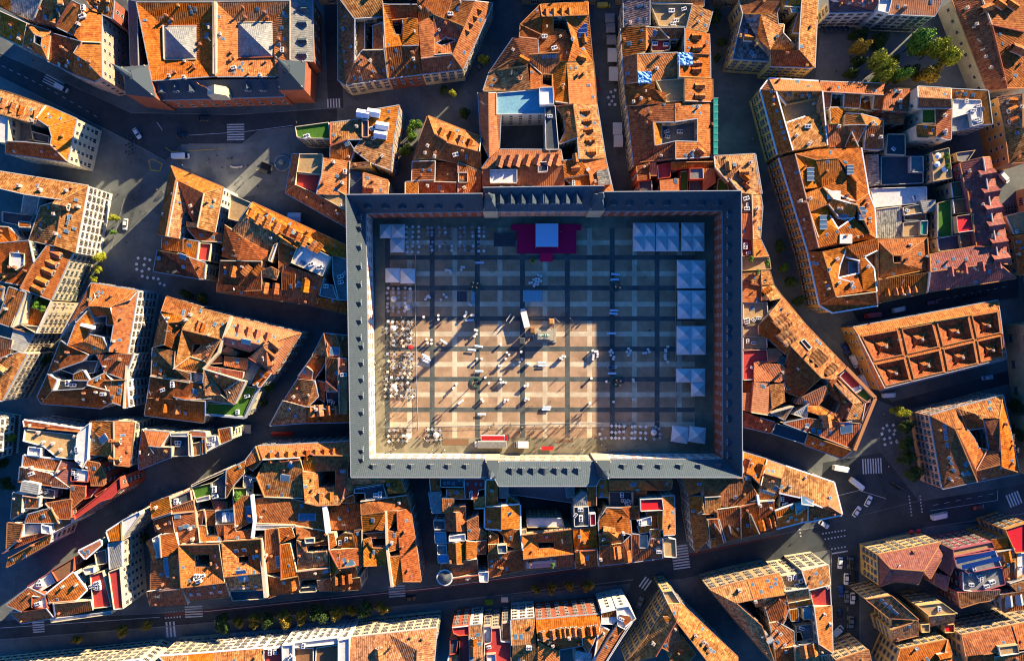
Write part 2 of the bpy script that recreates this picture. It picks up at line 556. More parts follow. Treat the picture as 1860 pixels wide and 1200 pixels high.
def build_all():
    nwin = 0
    for b in BLD:
        fs = []
        for m, q, para in b.faces:
            if area2(q) < 0:
                q = q[::-1]
            fs.append((m, q, para))
        b.faces = fs
        for m, q, _ in fs:
            FOOT.append(((min(p.x for p in q), max(p.x for p in q), min(p.y for p in q), max(p.y for p in q)), q, sum(p.z for p in q) / len(q)))
    for bi, b in enumerate(BLD):
        rnd = random.Random(bi * 13 + 5)
        allp = [p for _, q, _ in b.faces for p in q]
        c0 = Vector((sum(p.x for p in allp) / len(allp), sum(p.y for p in allp) / len(allp), 0))
        root = thing(b.name, b.label, b.cat, c0, 0, b.group)
        wall, ridge, corn, para = MB(), {}, {}, {}
        roofs = {}
        key = lambda p: (round(p.x * 3), round(p.y * 3), round(p.z * 3))
        edges = {}
        for fi, (m, q, _) in enumerate(b.faces):
            for i in range(len(q)):
                a, e = q[i], q[(i + 1) % len(q)]
                edges.setdefault(frozenset((key(a), key(e))), []).append((fi, a, e))
        comp = list(range(len(b.faces)))

        def find(i):
            while comp[i] != i:
                i = comp[i]
            return i
        for sh in edges.values():
            tl_ = [fi for fi, _, _ in sh if b.faces[fi][0] in TILES]
            for i in tl_[1:]:
                comp[find(i)] = find(tl_[0])
        wins = []
        for fi, (m, q, par) in enumerate(b.faces):
            tl = m in TILES
            n = newell(q)
            down = Vector((n.x, n.y, 0))
            if tl and down.length > .02:
                dv = Vector((n.x, n.y, 0)).normalized()
            else:
                dv = (q[1] - q[0]); dv.z = 0
                dv = dv.normalized() if dv.length > .01 else Vector((1, 0, 0))
            uu = Vector((-dv.y, dv.x, 0))
            sl = 1 / max(n.z, .35)
            cid = find(fi)
            rk = ('roof' if tl else 'terrace', cid if tl else fi)
            rb = roofs.setdefault(rk, MB())
            rb.face([p - c0 for p in q], m, [(p.dot(uu), p.dot(dv) * sl) for p in q])
            for i in range(len(q)):
                a, e = q[i], q[(i + 1) % len(q)]
                L = Vector((e.x - a.x, e.y - a.y, 0))
                if L.length < .3:
                    continue
                out = Vector((L.y, -L.x, 0)).normalized()
                sh = edges[frozenset((key(a), key(e)))]
                if len(sh) > 1:
                    if tl and sh[0][0] == fi:
                        n2 = newell(b.faces[sh[1][0]][1])
                        # convex -> ridge or hip
                        mid2 = sum(b.faces[sh[1][0]][1], Vector()) / len(b.faces[sh[1][0]][1])
                        if b.faces[sh[1][0]][0] in TILES and (mid2 - a).dot(n) < -.05 and m not in 'sz':
                            edge_strip(ridge.setdefault(cid, MB()), a - c0, e - c0, out, .17, -.05, .13, 'ridge', .17)
                    continue
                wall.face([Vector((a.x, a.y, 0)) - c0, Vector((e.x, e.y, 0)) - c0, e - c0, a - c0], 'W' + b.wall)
                mid = (a + e) / 2
                near = roof_height(mid.x + out.x * 1.6, mid.y + out.y * 1.6)
                free = near < mid.z - 2.2
                if free and tl:
                    edge_strip(corn.setdefault(cid, MB()), a - c0, e - c0, out, .5 if b.trim == 'white' else .3, -.42, .05, b.trim)
                if not tl and par:
                    edge_strip(para.setdefault(fi, MB()), a - c0, e - c0, out * -1, .2, -.1, .7, 'W' + b.wall if rnd.random() < .78 else 'Wwhite')
                elif tl and m != 's' and not free and L.length > 5 and rnd.random() < .3 and abs(near - mid.z) < 3:
                    edge_strip(para.setdefault(fi, MB()), a - c0, e - c0, out * -1, .3, -.4, rnd.uniform(.3, .9), rnd.choice(['Wcream', 'Wochre', 'plaster', 'Wpink', 'ridge', 'Wbrick']))
                # windows on walls the sky can see and that face the middle of the picture
                hgt = min(a.z, e.z)
                if hgt > 5 and L.length > 2.5 and out.dot(-mid) > -.05 * mid.length:
                    nc = max(1, int(L.length / b.win[0]))
                    nf = max(1, int((hgt - 1.2) / b.win[1]))
                    for r_ in range(nf):
                        zc = hgt - .9 - (r_ + 1) * b.win[1] + .75
                        for c_ in range(nc):
                            w = Vector((a.x, a.y, 0)) + L * ((c_ + .5) / nc)
                            if roof_height(w.x + out.x * 1.3, w.y + out.y * 1.3) > zc - .3:
                                continue
                            vis = mid.length / 180 * (1.6 if r_ < 3 else 1) * (1 if (c_ + r_) % 1 == 0 else 1)
                            wins.append((r_ - (0.8 if near < 3 else 0), w + Vector((0, 0, zc)), out, r_ == nf - 1 and zc < 3))
        for rk, rb in roofs.items():
            rb.build(rk[0], root)
        wall.build('wall', root)
        for nm, dct in (('ridge_cap', ridge), ('cornice', corn), ('parapet', para)):
            for mb in dct.values():
                mb.build(nm, root)
        for w_, h_, mk, t in b.walls:
            mb = MB()
            for i in range(len(w_) - 1):
                a, e = w_[i] - c0, w_[i + 1] - c0
                L = Vector((e.x - a.x, e.y - a.y, 0)).normalized()
                edge_strip(mb, a, e, Vector((L.y, -L.x, 0)), t / 2, -1.5, h_, mk, t / 2)
            mb.build('party_wall', root)
        wins.sort(key=lambda w: w[0])
        me = WM[('shut' if b.shut else 'plain', b.shut or 'shutter')]
        alt = WM[('plain', 'curtain')] if b.name == 'slate_wing' else me
        for k, (_, p, out, ground) in enumerate(wins[:96]):
            o = link('window', alt if k % 3 == 0 else me, root, p - c0)
            o.rotation_euler = (0, 0, math.atan2(-out.x, out.y))
            o.scale = (1.05, 1.0, 1.75) if not ground else (1.5, 1, 2.3)
            nwin += 1
            if b.bal and not ground and (k * 7 + bi) % 10 < 6:
                link('balcony', BALC, o)
        if len(wins) > 96:
            mb = MB()
            for (_, p, out, ground) in wins[96:]:
                T = Matrix.Translation(p - c0) @ Matrix.Rotation(math.atan2(-out.x, out.y), 4, 'Z') @ Matrix.Diagonal((1.05, 1, 1.75, 1))
                mb.box(-.5, -.1, 0, .5, .03, 1, 'pane', T); mb.box(-.6, -.1, 1, .6, .09, 1.07, 'frame', T); mb.box(-.62, -.1, -.06, .62, .14, 0, 'frame', T)
                if b.shut:
                    mb.box(-.94, -.05, 0, -.6, .09, 1, b.shut, T); mb.box(.6, -.05, 0, .94, .09, 1, b.shut, T)
            tag(mb.build('window', root), kind='stuff')
        base = next((m for m, q, _ in b.faces if m in TILES), 'o')

        def place(me, name, h, n, size, face_down=True, rz=None, sink=0):
            dn = Vector((n.x, n.y, 0))
            a = math.atan2(dn.x, -dn.y) if dn.length > .03 else rnd.uniform(0, 6.28)
            if rz is not None:
                a = rz
            o = link(name, me, root, h - c0 - Vector((0, 0, sink)))
            o.rotation_euler = (0, 0, a)
            o.scale = size if isinstance(size, tuple) else (size,) * 3
            return o
        for px, py, size, mat, front in b.dorms:
            h = b.hit(px, py)
            if h:
                o = place(DORM, 'dormer', h[0], h[1], size * (.76 if mat not in ('q2', 'w') else 1))
                sl = [mat or h[2] if (mat or h[2]) in M else base, 'plaster', 'pane', 'frame']
                if mat == 'w':
                    sl = ['white', 'white', 'skyglass', 'white']
                if mat == 'q2':
                    sl = ['s', 'lead', 'pane', 'white']
                for i, k in enumerate(sl):
                    o.material_slots[i].link = 'OBJECT'; o.material_slots[i].material = M[k]
        tris = []
        for m, q, _ in b.faces:
            for t in B.tris(q):
                tris.append((m, t, (t[1] - t[0]).cross(t[2] - t[0])))
        tot = [t[2].length for t in tris]

        def rpoint(ok):
            for _ in range(20):
                m, t, n = rnd.choices(tris, tot)[0]
                if not ok(m):
                    continue
                u, v = rnd.random(), rnd.random()
                if u + v > 1:
                    u, v = 1 - u, 1 - v
                u, v = .1 + .7 * u, .1 + .7 * v
                n = n.normalized()
                return t[0] + (t[1] - t[0]) * u + (t[2] - t[0]) * v * (1 - max(0, u + v - 1)), (n if n.z > 0 else -n), m
            return None
        isT = lambda m: m in 'otpnuq'
        area = sum(tot) / 2
        for i in range(max(b.ch, int(area / 100 * (b.ch > 0)))):
            h = rpoint(isT)
            if h:
                dn = Vector((h[1].x, h[1].y, 0))
                place(rnd.choice(CHIM), 'chimney', h[0], h[1], (rnd.uniform(.45, 1.1), rnd.uniform(.5, .8), rnd.uniform(.5, 1.1)))
        for px, py, size in b.chims:
            h = b.hit(px, py)
            if h:
                place(CHIM[0], 'chimney', h[0], h[1], size)

        def skyl(p, n, w, h):
            o = link('skylight', SKYL, root, p - c0)
            dv = Vector((n.x, n.y, 0))
            yv = Vector((dv.x, dv.y, -dv.length_squared / max(n.z, .2))).normalized() if dv.length > .03 else Vector((0, 1, 0))
            xv = yv.cross(n).normalized()
            o.rotation_euler = Matrix((xv, yv, n)).transposed().to_euler()
            o.scale = (w, h, 1)
        for px, py, w, h in b.skys:
            t = b.hit(px, py)
            if t:
                f_ = .66 if w <= 3.6 and h <= 3.6 else .9
                skyl(t[0], t[1], w * f_, h * f_)
        for i in range(max(b.sk, int(area / 105 * (b.sk > 0)))):
            h = rpoint(isT)
            if h:
                skyl(h[0], h[1], rnd.uniform(.8, 1.2), rnd.uniform(1.0, 1.7))
        for px, py in b.acs:
            t = b.hit(px, py)
            if t:
                place(ACM, 'air_conditioner', t[0], Vector((0, 0, 1)), rnd.uniform(1, 1.4), rz=rnd.choice([0, .3, 1.57]))
        flat = [1 for i_, (m, q, _) in enumerate(b.faces) if m in 'gwcka' and abs(area2(q)) > 25 and i_ % 2 == 0]
        for i in range(len(flat)):
            h = rpoint(lambda m: m in 'gwcka')
            if h:
                place(ACM, 'air_conditioner', h[0], Vector((0, 0, 1)), rnd.uniform(.8, 1.2), rz=rnd.uniform(0, 3))
        for i in range(int(area / 260)):
            h = rpoint(isT)
            if h:
                place(rnd.choice([AERIAL, AERIAL, DISH]), 'aerial', h[0], Vector((0, 0, 1)), 1, rz=rnd.uniform(0, 3))
        for fn in b.extra:
            fn(root, c0)
    print('windows', nwin)
# ------------------------------------------------------------------ survey of the houses: upper half of the city
# --- north-west corner block
B('T1', 'small house with lattice of square orange tiles, furthest left above the dark street', 'cream').f('o', '0,82,19 185,165,19 155,325,16 0,255,16').k('75,190')
B('T1', 'workshop under a ribbed grey metal roof beside the arched tan house', 'white', ch=0, sk=0).f('m', '75,0,19 300,0 240,152,17 70,78').f('o', '0,0,19 75,0 70,78,17 0,45')
B('T1', 'hipped orange house wedged between lattice roof and long brown roof', 'cream', ch=1).r('o', '185,165,17 365,225 330,415 160,328', '240,240,20 300,262 290,330 235,300')
B('T1', 'tan house with two arched roof windows near the upper left edge', 'tan').f('t', '300,0,21 500,0,21 397,190,17 240,152,17').d('430,40 375,165', 1.5, None)
B('T1', 'red and white fronted tenement with long brown roof facing the red palace', 'pink', shut=None, bal=False, win=(3.2, 3.5), trim='gutter') \
    .f('n', '365,235,17 570,295,21 520,375,21 515,520,16 335,430,16').f('n', '520,375,21 600,425,20 668,575,16 515,520,16').f('o', '570,295,20 710,300,18 715,545,18 600,425,20 520,375,21') \
    .f('o', '600,425,20 715,545,18 668,575,16').f('o', '505,5,20 575,40,20 570,130,20 520,250,18 397,190,18').f('o', '575,40,19 650,80,18 715,110,18 710,300,18 560,290,20 520,250,20 570,130,20').f('g', '560,40,15 630,60 625,110 575,100') \
    .k('650,350 635,475 440,335 570,460').c('150,150 560,175 600,110').a('590,60 585,120')
B('T1', 'orange roofed rear house north of the red and white tenement', 'brick', win=(3.2, 3.5), shut=None).f('o', '600,0,19 800,0,19 790,130,18 715,100,18 650,75,19').d('690,15 760,20', .9)
# --- palace
ZS[0] = .82
pal = B('T2', 'brick palace with two pyramid glass courts and slate corner spires', 'brick', 'palace', 'palace', trim='lead', win=(4.2, 5.0), shut=None, ch=1, sk=2)
pal.r('o', '152,15,21 598,15 607,435 242,462', '305,148,18 495,146 495,340 310,342').r('o', '602,12,21 1035,8 1035,345 952,438 610,438', '735,133,18 930,130 936,240 936,328 738,333')
pal.r('z', '305,148,18.1 495,146 495,340 310,342', '398,246,22.5 402,246 402,250 398,250').r('z', '735,133,18.1 930,130 936,328 738,333', '832,229,22.5 836,229 836,233 832,233')
pal.f('s', '242,463,20 958,452,20 1000,552,14.5 255,574,14.5').f('z', '1035,0,20 1035,345,20 1165,350,17 1160,0,17').f('s', '105,0,17 152,12,20 160,385,20 118,372,17')
pal.f('o', '598,15,21.2 602,12,21.2 610,438,21.2 607,435,21.2')
pal.d('300,535 385,530 470,530 795,525 880,525', 1.3, 'q2').d('1130,60 1130,140 1130,240 1130,320', .9, 'q2').c('210,350 345,440 430,447 785,440 865,435').k('190,272 845,52 995,78 985,160 1000,225', 2, 2).a('712,392 990,290')
# --- block C
ZS[0] = .88
B('T3', 'brown tiled corner house with blue tarpaulin on its roof terrace', 'cream', trim='gutter', bal=True, shut='shutter').f('n', '45,0,16 60,0,17 138,105,20 135,360,20 88,487,16 45,460,16').f('t', '60,0,20 300,0,20 300,95,18 138,105,20') \
    .f('y', '138,108,15 200,110 200,285 186,290 138,358').f('n', '245,150,17 305,130,20 312,285,20 245,280,17').f('n', '135,362,20 188,288,20 312,285,20 332,450,16 88,487,16') \
    .k('82,95 75,170 78,295 88,355 245,410 305,405')
B('T3', 'house with a deep court and three dormerless skylights over brick balconies', 'brick', trim='gutter', bal=True).f('n', '335,28,20 497,28,20 500,105,17 345,122,17').f('o', '300,25,21 335,28,21 345,122,18 372,200,18 314,275,20') \
    .f('o', '418,115,18 500,105,20 507,258,21 412,262,20 412,205,18').f('o', '314,275,20 372,200,18 412,205,18 412,262,20').f('n', '314,275,20 505,258,20 527,425,16 332,450,16').k('355,390 440,382 487,385 335,258 435,243 470,205').c('480,345')
B('T3', 'cream balconied corner house with long lit roof above the diagonal lane', 'cream', trim='gutter', bal=True, ch=3).f('o', '497,0,20 700,0,20 662,110,19 590,82,20 505,130,18').f('o', '505,130,20 590,90,19 600,250,18 598,320,20 520,335,20') \
    .f('n', '590,85,20 762,155,20 735,232,17 662,210,17 600,250,17').f('o', '700,0,20 830,8,20 762,155,20 662,110,18').f('o', '830,8,20 932,20,16 762,398,16 700,312,20').f('n', '520,335,20 698,312,20 762,398,16 527,425,16') \
    .f('o', '600,250,17 640,265,17 735,232,17 700,312,20 598,320,20').f('k', '665,40,16 800,50 740,120 670,105').d('800,190 845,110 870,70 820,150', .8).a('690,85 635,240')
ZS[0] = .95
# --- block D (around the cyclist square)
B('T3', 'pink fronted house with white glazed dormers above the tree lined steps', 'pink', trim='gutter', shut='greenshutter').f('o', '188,640,19 395,605,18 358,825,18 183,795,19').f('a', '182,690,19.6 220,690 220,790 182,790').d('225,665 285,660 335,735 325,785', 1.3, 'w').a('245,740 250,795')
B('T3', 'tan tiled house between white dormers and the yellow court', 'pink', trim='gutter').f('t', '183,797,19 358,827,18 345,975,17 228,930,19 135,860,19').f('s', '135,800,16 183,797 185,850 140,850').c('300,900')
B('T3', 'orange house with square rooflight beside the green roof garden', 'cream').f('t', '0,705,17 182,685,17 183,797,20 100,800,20 0,832,20').f('o', '0,838,20 100,800,20 135,860,19 112,940,17 0,908,17').k('92,820', 2.6, 3.4).c('155,730')
B('T3', 'yellow walled house with a narrow sunken court', 'yellow', win=(3, 3), shut=None).f('t', '190,992,20 330,1035,18 325,1112,18 190,1112,20').f('s', '115,975,17 190,992 190,1112 115,1112').f('t', '112,940,18 228,932,20 232,950,20 118,970,18').d('250,1085', 1.3)
B('U1', 'corner house with red roof terrace and brown roof towards the dark lane', 'cream', ch=3).f('n', '1085,0,14 1135,0,18 1102,222,18 1035,282,14').f('n', '1102,222,18 1258,292,18 1478,412,18 1478,532,14 1035,282,14') \
    .f('c', '1135,0,17 1305,0 1300,150 1118,132').f('k', '1120,142,16 1295,152 1258,292 1103,222').f('o', '1312,25,20 1505,50,18 1500,300,17 1262,290,20 1300,152,20').f('c', '1350,225,17.5 1480,300 1478,412 1265,295').c('1450,210 1385,60').a('1470,130') \
    .F('T2').f('e', '1062,728,17 1255,702 1265,798 1112,795 1072,788').a('1130,785')
# --- block E
ZS[0] = 1.0
B('T3', 'triangular house with four dormers on a sunlit slope beside the leafy steps', 'cream', trim='ridge').f('o', '560,665,16 868,788,16 858,868,20.5 668,815,20.5 598,772,20.5').f('n', '558,667,16 598,775,20.5 475,912,16').d('645,745 700,765 752,788 805,808', 1.35, 'o') \
    .f('o', '598,775,20 668,815,20 610,905,18 475,912,17').f('o', '668,815,20 858,868,20 865,985,16 735,935,17 610,905,18').c('545,880 560,840 600,900').a('720,890')
B('T3', 'row of low tiled houses with white rooflight against the slate wing', 'cream').f('o', '472,925,17 600,922,19 597,1035,19 468,1040,17').f('o', '735,935,18 865,985,18 865,1112,16 735,1112,17').f('n', '605,930,15 735,935 733,1045 600,1037').f('o', '432,1045,17 505,1040,18 505,1112 432,1112') \
    .f('n', '508,1042,18 722,1048,18 722,1112,15.5 508,1112,15.5').k('530,975', 1.5, 1.5).k('628,1080', 2.6, 3.4).f('a', '735,990,17.5 790,990 790,1050 735,1050').c('560,1070 770,1080')
# --- block F
B('T4', 'house with four dormers at the top of the long orange block', 'cream').f('o', '405,30,17 692,12,17 695,88,20 415,97,20').d('440,65 485,63 533,60 578,58', 1.0, 'o').f('o', '560,97,19 695,88,19 722,370,16 572,372,19 605,250,19').f('n', '405,30,17 415,97,20 412,210,19 285,150,17') \
    .f('n', '412,212,19 385,240,18 280,230,17 285,152,17').f('o', '418,100,19 480,97 480,200,17 415,210,17').f('n', '480,180,17 520,180 560,190,18 605,250 610,370 525,370,17 520,320 395,320,17 388,240').k('640,105 645,330', 1.2, 1.2).d('672,262 680,362', 1.1, 'o').c('500,120 600,245').a('490,295 430,225')
sp = BLD[-1]
B('T4', 'rambling house under a dark weathered roof along the upper lane', 'tan').f('n', '240,230,19 388,240,20 392,322,20 335,330,20 330,400,20 95,440,15').f('t', '95,440,16 230,360,18 330,400,19 345,545,18 210,550,17 60,548,16').k('347,280 130,482 110,518', 1.3, 1.5).f('a', '262,455,17.6 298,460 292,490 260,485').d('280,355', 1.4)
B('T4', 'house with small dark court and pink skylights in the middle of the long block', 'cream').f('n', '335,332,20 520,320,20 525,372,18 500,450,17 415,445,17 342,380,18').f('o', '342,382,18 415,447,17 412,512,17 480,530,18 345,545,18').f('o', '480,445,17 525,372,19 562,380,19 578,632,18 492,620,18 480,530,18') \
    .k('357,352 378,352 352,437').k('428,345 458,343 490,342', 2.2, 1.8).k('528,488 528,512')
B('T4', 'long plain sunlit house front with two small roof windows on the awning street', 'cream').f('t', '565,380,19 725,370,16 735,475,16 572,480,19').f('p', '572,480,19 735,475,16 747,630,16 580,630,19').k('587,415 620,410')
B('T4', 'tan house with five dormers in a line beside the awning street', 'cream', ch=3).f('t', '605,630,20 747,630,16 800,960,16 640,962,20 632,830,20').f('o', '497,645,18 605,630,20 632,830,20 520,872,17 560,790,17 545,700,17').d('700,678 710,738 720,790 728,853 738,925', 1.2, 'o').k('660,680 660,735 680,770', 1.3, 1.3)
B('T4', 'house with tiled corner turret and green glass strip near the slate tower', 'pink').f('o', '540,975,19 640,962,19 722,1050,17 550,1075,19').f('o', '640,962,18 800,960,16 845,1158,16 715,1160,18 700,1050,18').f('m', '745,1035,18.2 808,1022 830,1115 757,1120').d('640,1020 620,985', 1.2, 'o').f('o', '550,1080,17 700,1055,16 700,1120,16 620,1130,17').a('605,1110')
hot = B('T4', 'pink roofed hotel with rooftop pool and a deep square court', 'white', 'hotel', 'hotel', trim='gutter', shut=None, win=(3.2, 3.4), ch=0, sk=0)
hot.f('p', '28,560,16 92,565,20 97,955,20 45,845,16').f('p', '92,565,20 140,565,18 140,697,18 165,700,18 155,905,18 97,955,20').f('p', '155,905,18 528,908,18 545,1000,19 50,1020,19 97,955,20').f('p', '50,1020,19 545,1000,19 555,1135,17 50,1138,17')
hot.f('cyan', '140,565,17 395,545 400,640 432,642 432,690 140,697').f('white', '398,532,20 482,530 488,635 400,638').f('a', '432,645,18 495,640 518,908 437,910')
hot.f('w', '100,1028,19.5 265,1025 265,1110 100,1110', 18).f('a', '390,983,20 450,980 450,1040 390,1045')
hot.d('170,955 222,952 275,950 335,948 400,945 465,945 515,945', 1.5, 'p')
# --- block G
B('T5', 'tan house with roof terrace full of white furniture at the top of the east block', 'cream', bal=True).f('q', '142,0,17 300,0,19 300,152,19 145,165,16').f('c', '302,25,17 560,30 525,165 355,160').f('t', '560,30,20 680,70,17 648,192,17 525,168,19').f('o', '302,0,19 630,0,19 628,38,17 560,30,18 302,22,18').k('155,50 228,40 272,38 158,125 230,118 274,116 615,88', 1.7, 1.3).a('430,70 460,130 505,60 440,150')
B('T5', 'red brown house with red court terrace south of the furnished terrace', 'cream').f('n', '125,172,16 277,165,19 277,310,19 135,345,16').f('p', '277,165,19 360,170,18 420,235,18 310,240,17 277,310,18').f('k', '310,240,16 420,240 425,300 375,315 310,315').f('n', '365,170,20 515,168,20 480,235,17 425,240,17').f('o', '515,170,20 660,205,17 666,330,17 515,318,20').k('175,265 332,197', 2.4, 2.4).k('250,245 250,185 535,240 537,290').d('605,228 610,300', 1.3, 'o').a('330,270 395,275')
B('T5', 'orange house half covered with crumpled blue tarpaulins', 'cream').f('n', '135,345,16 225,330,19 230,495,19 150,510,16').f('o', '225,330,19 470,320,19 475,465,17 315,490,18 230,495,19').f('o', '475,320,20 666,330,16 668,475,16 478,468,20').d('600,338 610,392 605,430', 1.2, 'o').k('290,347 262,520 407,347').c('340,420')
BT = BLD[-1]
B('T5', 'house with white pergola canopy on its upper terrace', 'cream').f('n', '150,512,16 330,490,19 335,545,19 395,560,19 400,625,19 165,642,16').f('c', '335,490,17 515,475 515,610 400,620').f('o', '515,475,20 680,478,16 685,620,16 515,615,20').d('625,525 625,588', 1.3, 'o').c('200,620 245,600', .9)
B('T5', 'broad brown roofed house with white lift shaft and chimney stacks', 'cream', ch=6).f('n', '165,642,15 455,625,20 455,735,20 320,738,19 330,880,19 205,1000,15').f('o', '455,625,20 685,620,16 690,945,16 460,960,20 460,855,20 592,860,19 592,715,19 455,735,20').f('o', '320,740,20 372,740,17 370,880,17 330,880,20').f('n', '205,1000,15 330,885,19 460,855,19 460,960,18 240,985,16').k('385,632 563,642 605,640 572,682 608,685').f('g', '372,740,13 592,715 592,860 460,855 370,880').d('625,932', 1.2, 'o').a('480,800 400,800')
B('T5', 'cluster of small coloured roof terraces against the slate wing', 'red', ch=2, sk=1).f('n', '222,1005,17 298,985 305,1085 232,1095').f('p', '305,985,19 340,985 345,1060,17 305,1060').f('k', '345,1000,16 425,985 425,1075 350,1085').f('p', '365,1090,17 480,1080 480,1160 370,1162').f('e', '482,1040,15 527,1035 530,1155 485,1160').f('g', '540,1020,18 622,1018 625,1085 540,1088').f('a', '540,1092,15 622,1090 622,1162 535,1160').f('p', '625,1020,18 695,1015 700,1100,16 622,1155').f('a', '232,1098,15 312,1092 315,1162 240,1162').f('o', '430,985,18 695,980,18 700,1012,17 430,1025,17')
B('T5', 'tan house with three dormers right at the corner of the slate square', 'tan').f('t', '692,945,17 928,932,17 850,1000,20 780,1100,20 700,1015').f('t', '928,932,17 970,1180,16 850,1165,20 780,1075,20 850,1000,20').f('e', '712,1080,15 765,1080 780,1160 705,1160').d('890,1045 893,1092 900,1140', 1.3, 'o').d('772,985', 1.2, 'o').c('905,985')
# --- block H
B('T6', 'yellow corner house with grey scale tiles and blue gutter', 'yellow', trim='gutter', bal=True, shut='shutter').f('q', '35,95,17 150,95,20 122,245,20 212,330,20 215,398,16 -30,382,16').k('70,135 55,205 90,340 90,350', 2.2, 1.6).d('40,250', 1.2, 'o')
B('T6', 'tan pyramid roofed house beside the shady tree square', 'yellow', trim='plaster').f('t', '150,95,19 255,85,19 262,160,18 300,160,18 295,215,20 212,325,20 122,245,17').f('t', '295,215,20.5 397,325,17 215,320,17').f('n', '215,322,20 400,327,20 485,440,16 215,430,16').f('t', '420,0,20 520,0,16 500,440,16 402,327,20 405,210,20').f('n', '10,0,17 285,0,19 270,50,19 255,85,18 35,90,17').f('o', '285,0,19 420,0,20 418,55,18 300,50,18').f('w', '335,45,18 385,45 385,85 345,90').f('n', '405,55,18 418,55,20 402,215,20 360,212,18').a('190,350')
# --- block I
B('T6', 'maroon roofed house with four square awnings along its foot', 'white').f('u', '595,0,17 640,0,19 915,0,20 905,75,16 600,82,16').d('730,20 795,20 860,20', .9)
B('T6', 'white balconied corner house with pink roof terrace over the tree square', 'white', bal=True, trim='gutter', win=(2.8, 3.1), shut='greenshutter').f('p', '1000,0,18 1335,0,18 1280,105,17 978,92,17').f('w', '915,0,19 1000,0 978,92 905,75')
ZS[0] = .66
B('T6', 'huge brown roofed palace with cream stone front at the right edge', 'stone', 'palace', 'palace', trim='ridge', win=(4.4, 5.2), shut=None).f('n', '1395,0,17 1590,0,21 1650,165,22 1750,570,22 1625,590,17').f('n', '1650,165,22 1860,210,22 1860,570,18 1750,570,21').f('o', '1590,0,22 1900,-30,20 1900,190,19 1860,210,20 1650,165,22').d('1640,50 1720,55 1800,60', 1.6, 'o').c('1480,60 1540,165 1600,375 1635,445').d('1850,350', 2, 'o')
ZS[0] = .9
B('T6', 'ochre fronted house with tan roof on the right edge under the palace', 'ochre', win=(3.4, 3.6), shut=None).f('t', '1690,632,18 1850,610,20 1850,830,20 1735,825,17').f('t', '1735,827,17 1880,820,20 1900,1050,18 1765,1060,17').d('1750,660 1755,725 1760,795', 1.2, 'o').c('1830,700')
ZS[0] = .95
# --- block L (big ornate block)
B('T6', 'yellow balconied building with long brown roof on the left of the ornate block', 'yellow', trim='white', bal=True, win=(2.9, 3.2)).f('n', '150,585,16 245,590,20 355,978,20 262,1002,16').f('p', '205,512,16 525,530,16 547,592,20 245,590,20').f('p', '150,585,16 205,512,16 245,590,20').f('t', '245,590,20 547,592,20 580,945,18 355,978,20 320,800,18 440,760,17 530,735,17 520,640,17 320,680,17') \
    .f('n', '435,822,15 500,820 505,885 445,892').k('220,595 235,650 255,720 275,795 285,825 295,862 305,900 330,612 420,620 462,620', 1.7, 1.5).k('390,790', 2.4, 2.4).c('375,885 455,940 490,675').a('450,825')
B('T6', 'bright orange roofed house behind the trees at the top of the ornate block', 'cream', trim='plaster').f('o', '538,530,16 957,545,16 945,622,19 547,600,19').f('n', '550,600,19 610,605 600,695,17 560,700,17').f('n', '695,610,19 800,615 790,700,17 690,695,17').f('n', '890,622,19 945,622 930,710,16 880,705,16').f('o', '600,700,18 690,700,17 665,800,17 610,800,17').f('n', '610,608,14 690,610 690,695 605,695').f('n', '800,618,14 885,622 875,720 790,705') \
    .c('630,635 825,660')
B('T6', 'orange hipped house with brown annexes in the inner ornate block', 'cream').f('o', '705,738,18 800,742,20 835,815,20 690,818,18').f('o', '800,742,20 945,780,17 945,815,17 835,815,20').f('n', '580,808,19 690,820,19 835,815,20 760,960,16 590,955,17').f('o', '740,858,19.6 785,955,17.5 700,955,17.5').f('n', '838,818,19 945,818,19 942,970,16 825,968,16').f('e', '635,900,15 670,900 665,950 632,945').c('920,895 650,825 870,800')
B('T6', 'dark red roofed house between orange roofs and the tall cream house', 'red').f('n', '968,575,16 1120,580,16 1108,722,19 940,712,19').f('n', '950,735,15 1080,745 1075,805 950,795').c('1045,600 1045,660')
B('T6', 'tall cream house with plain gable beside the white terrace', 'cream', trim='gutter', win=(4, 4), shut=None).f('t', '1172,562,22 1387,575,22 1383,642,25 1175,632,25').f('n', '1175,632,25 1383,642,25 1390,702,22 1172,700,22').f('e', '1195,715,19 1285,710 1282,805 1190,805').f('n', '1285,705,20 1390,702 1385,905 1365,908 1290,885').c('1335,755 1340,855')
B('T6', 'house with wide white roof terrace and orange border', 'white', trim='gutter').f('o', '1390,578,19 1627,590,19 1655,805,19 1590,810,18 1575,650,18 1392,640,18').f('w', '1392,645,17.4 1575,652 1590,805 1520,825 1505,735 1390,770').f('z', '1390,772,16 1505,740 1520,825 1395,850').k('1425,610 1478,612 1528,618', 2, 2).a('1525,720 1560,690 1545,780 1480,660 1560,790')
B('T6', 'tall narrow cream house with blank wall and orange roof', 'cream', shut=None, win=(9, 9)).f('o', '1165,812,22 1290,820,22 1287,890,20 1172,888,20')
B('T6', 'low block with blue black flat roof inside the ornate block', 'cream', shut=None, ch=0).f('a', '968,872,13 1087,872 1087,1010 960,1005')
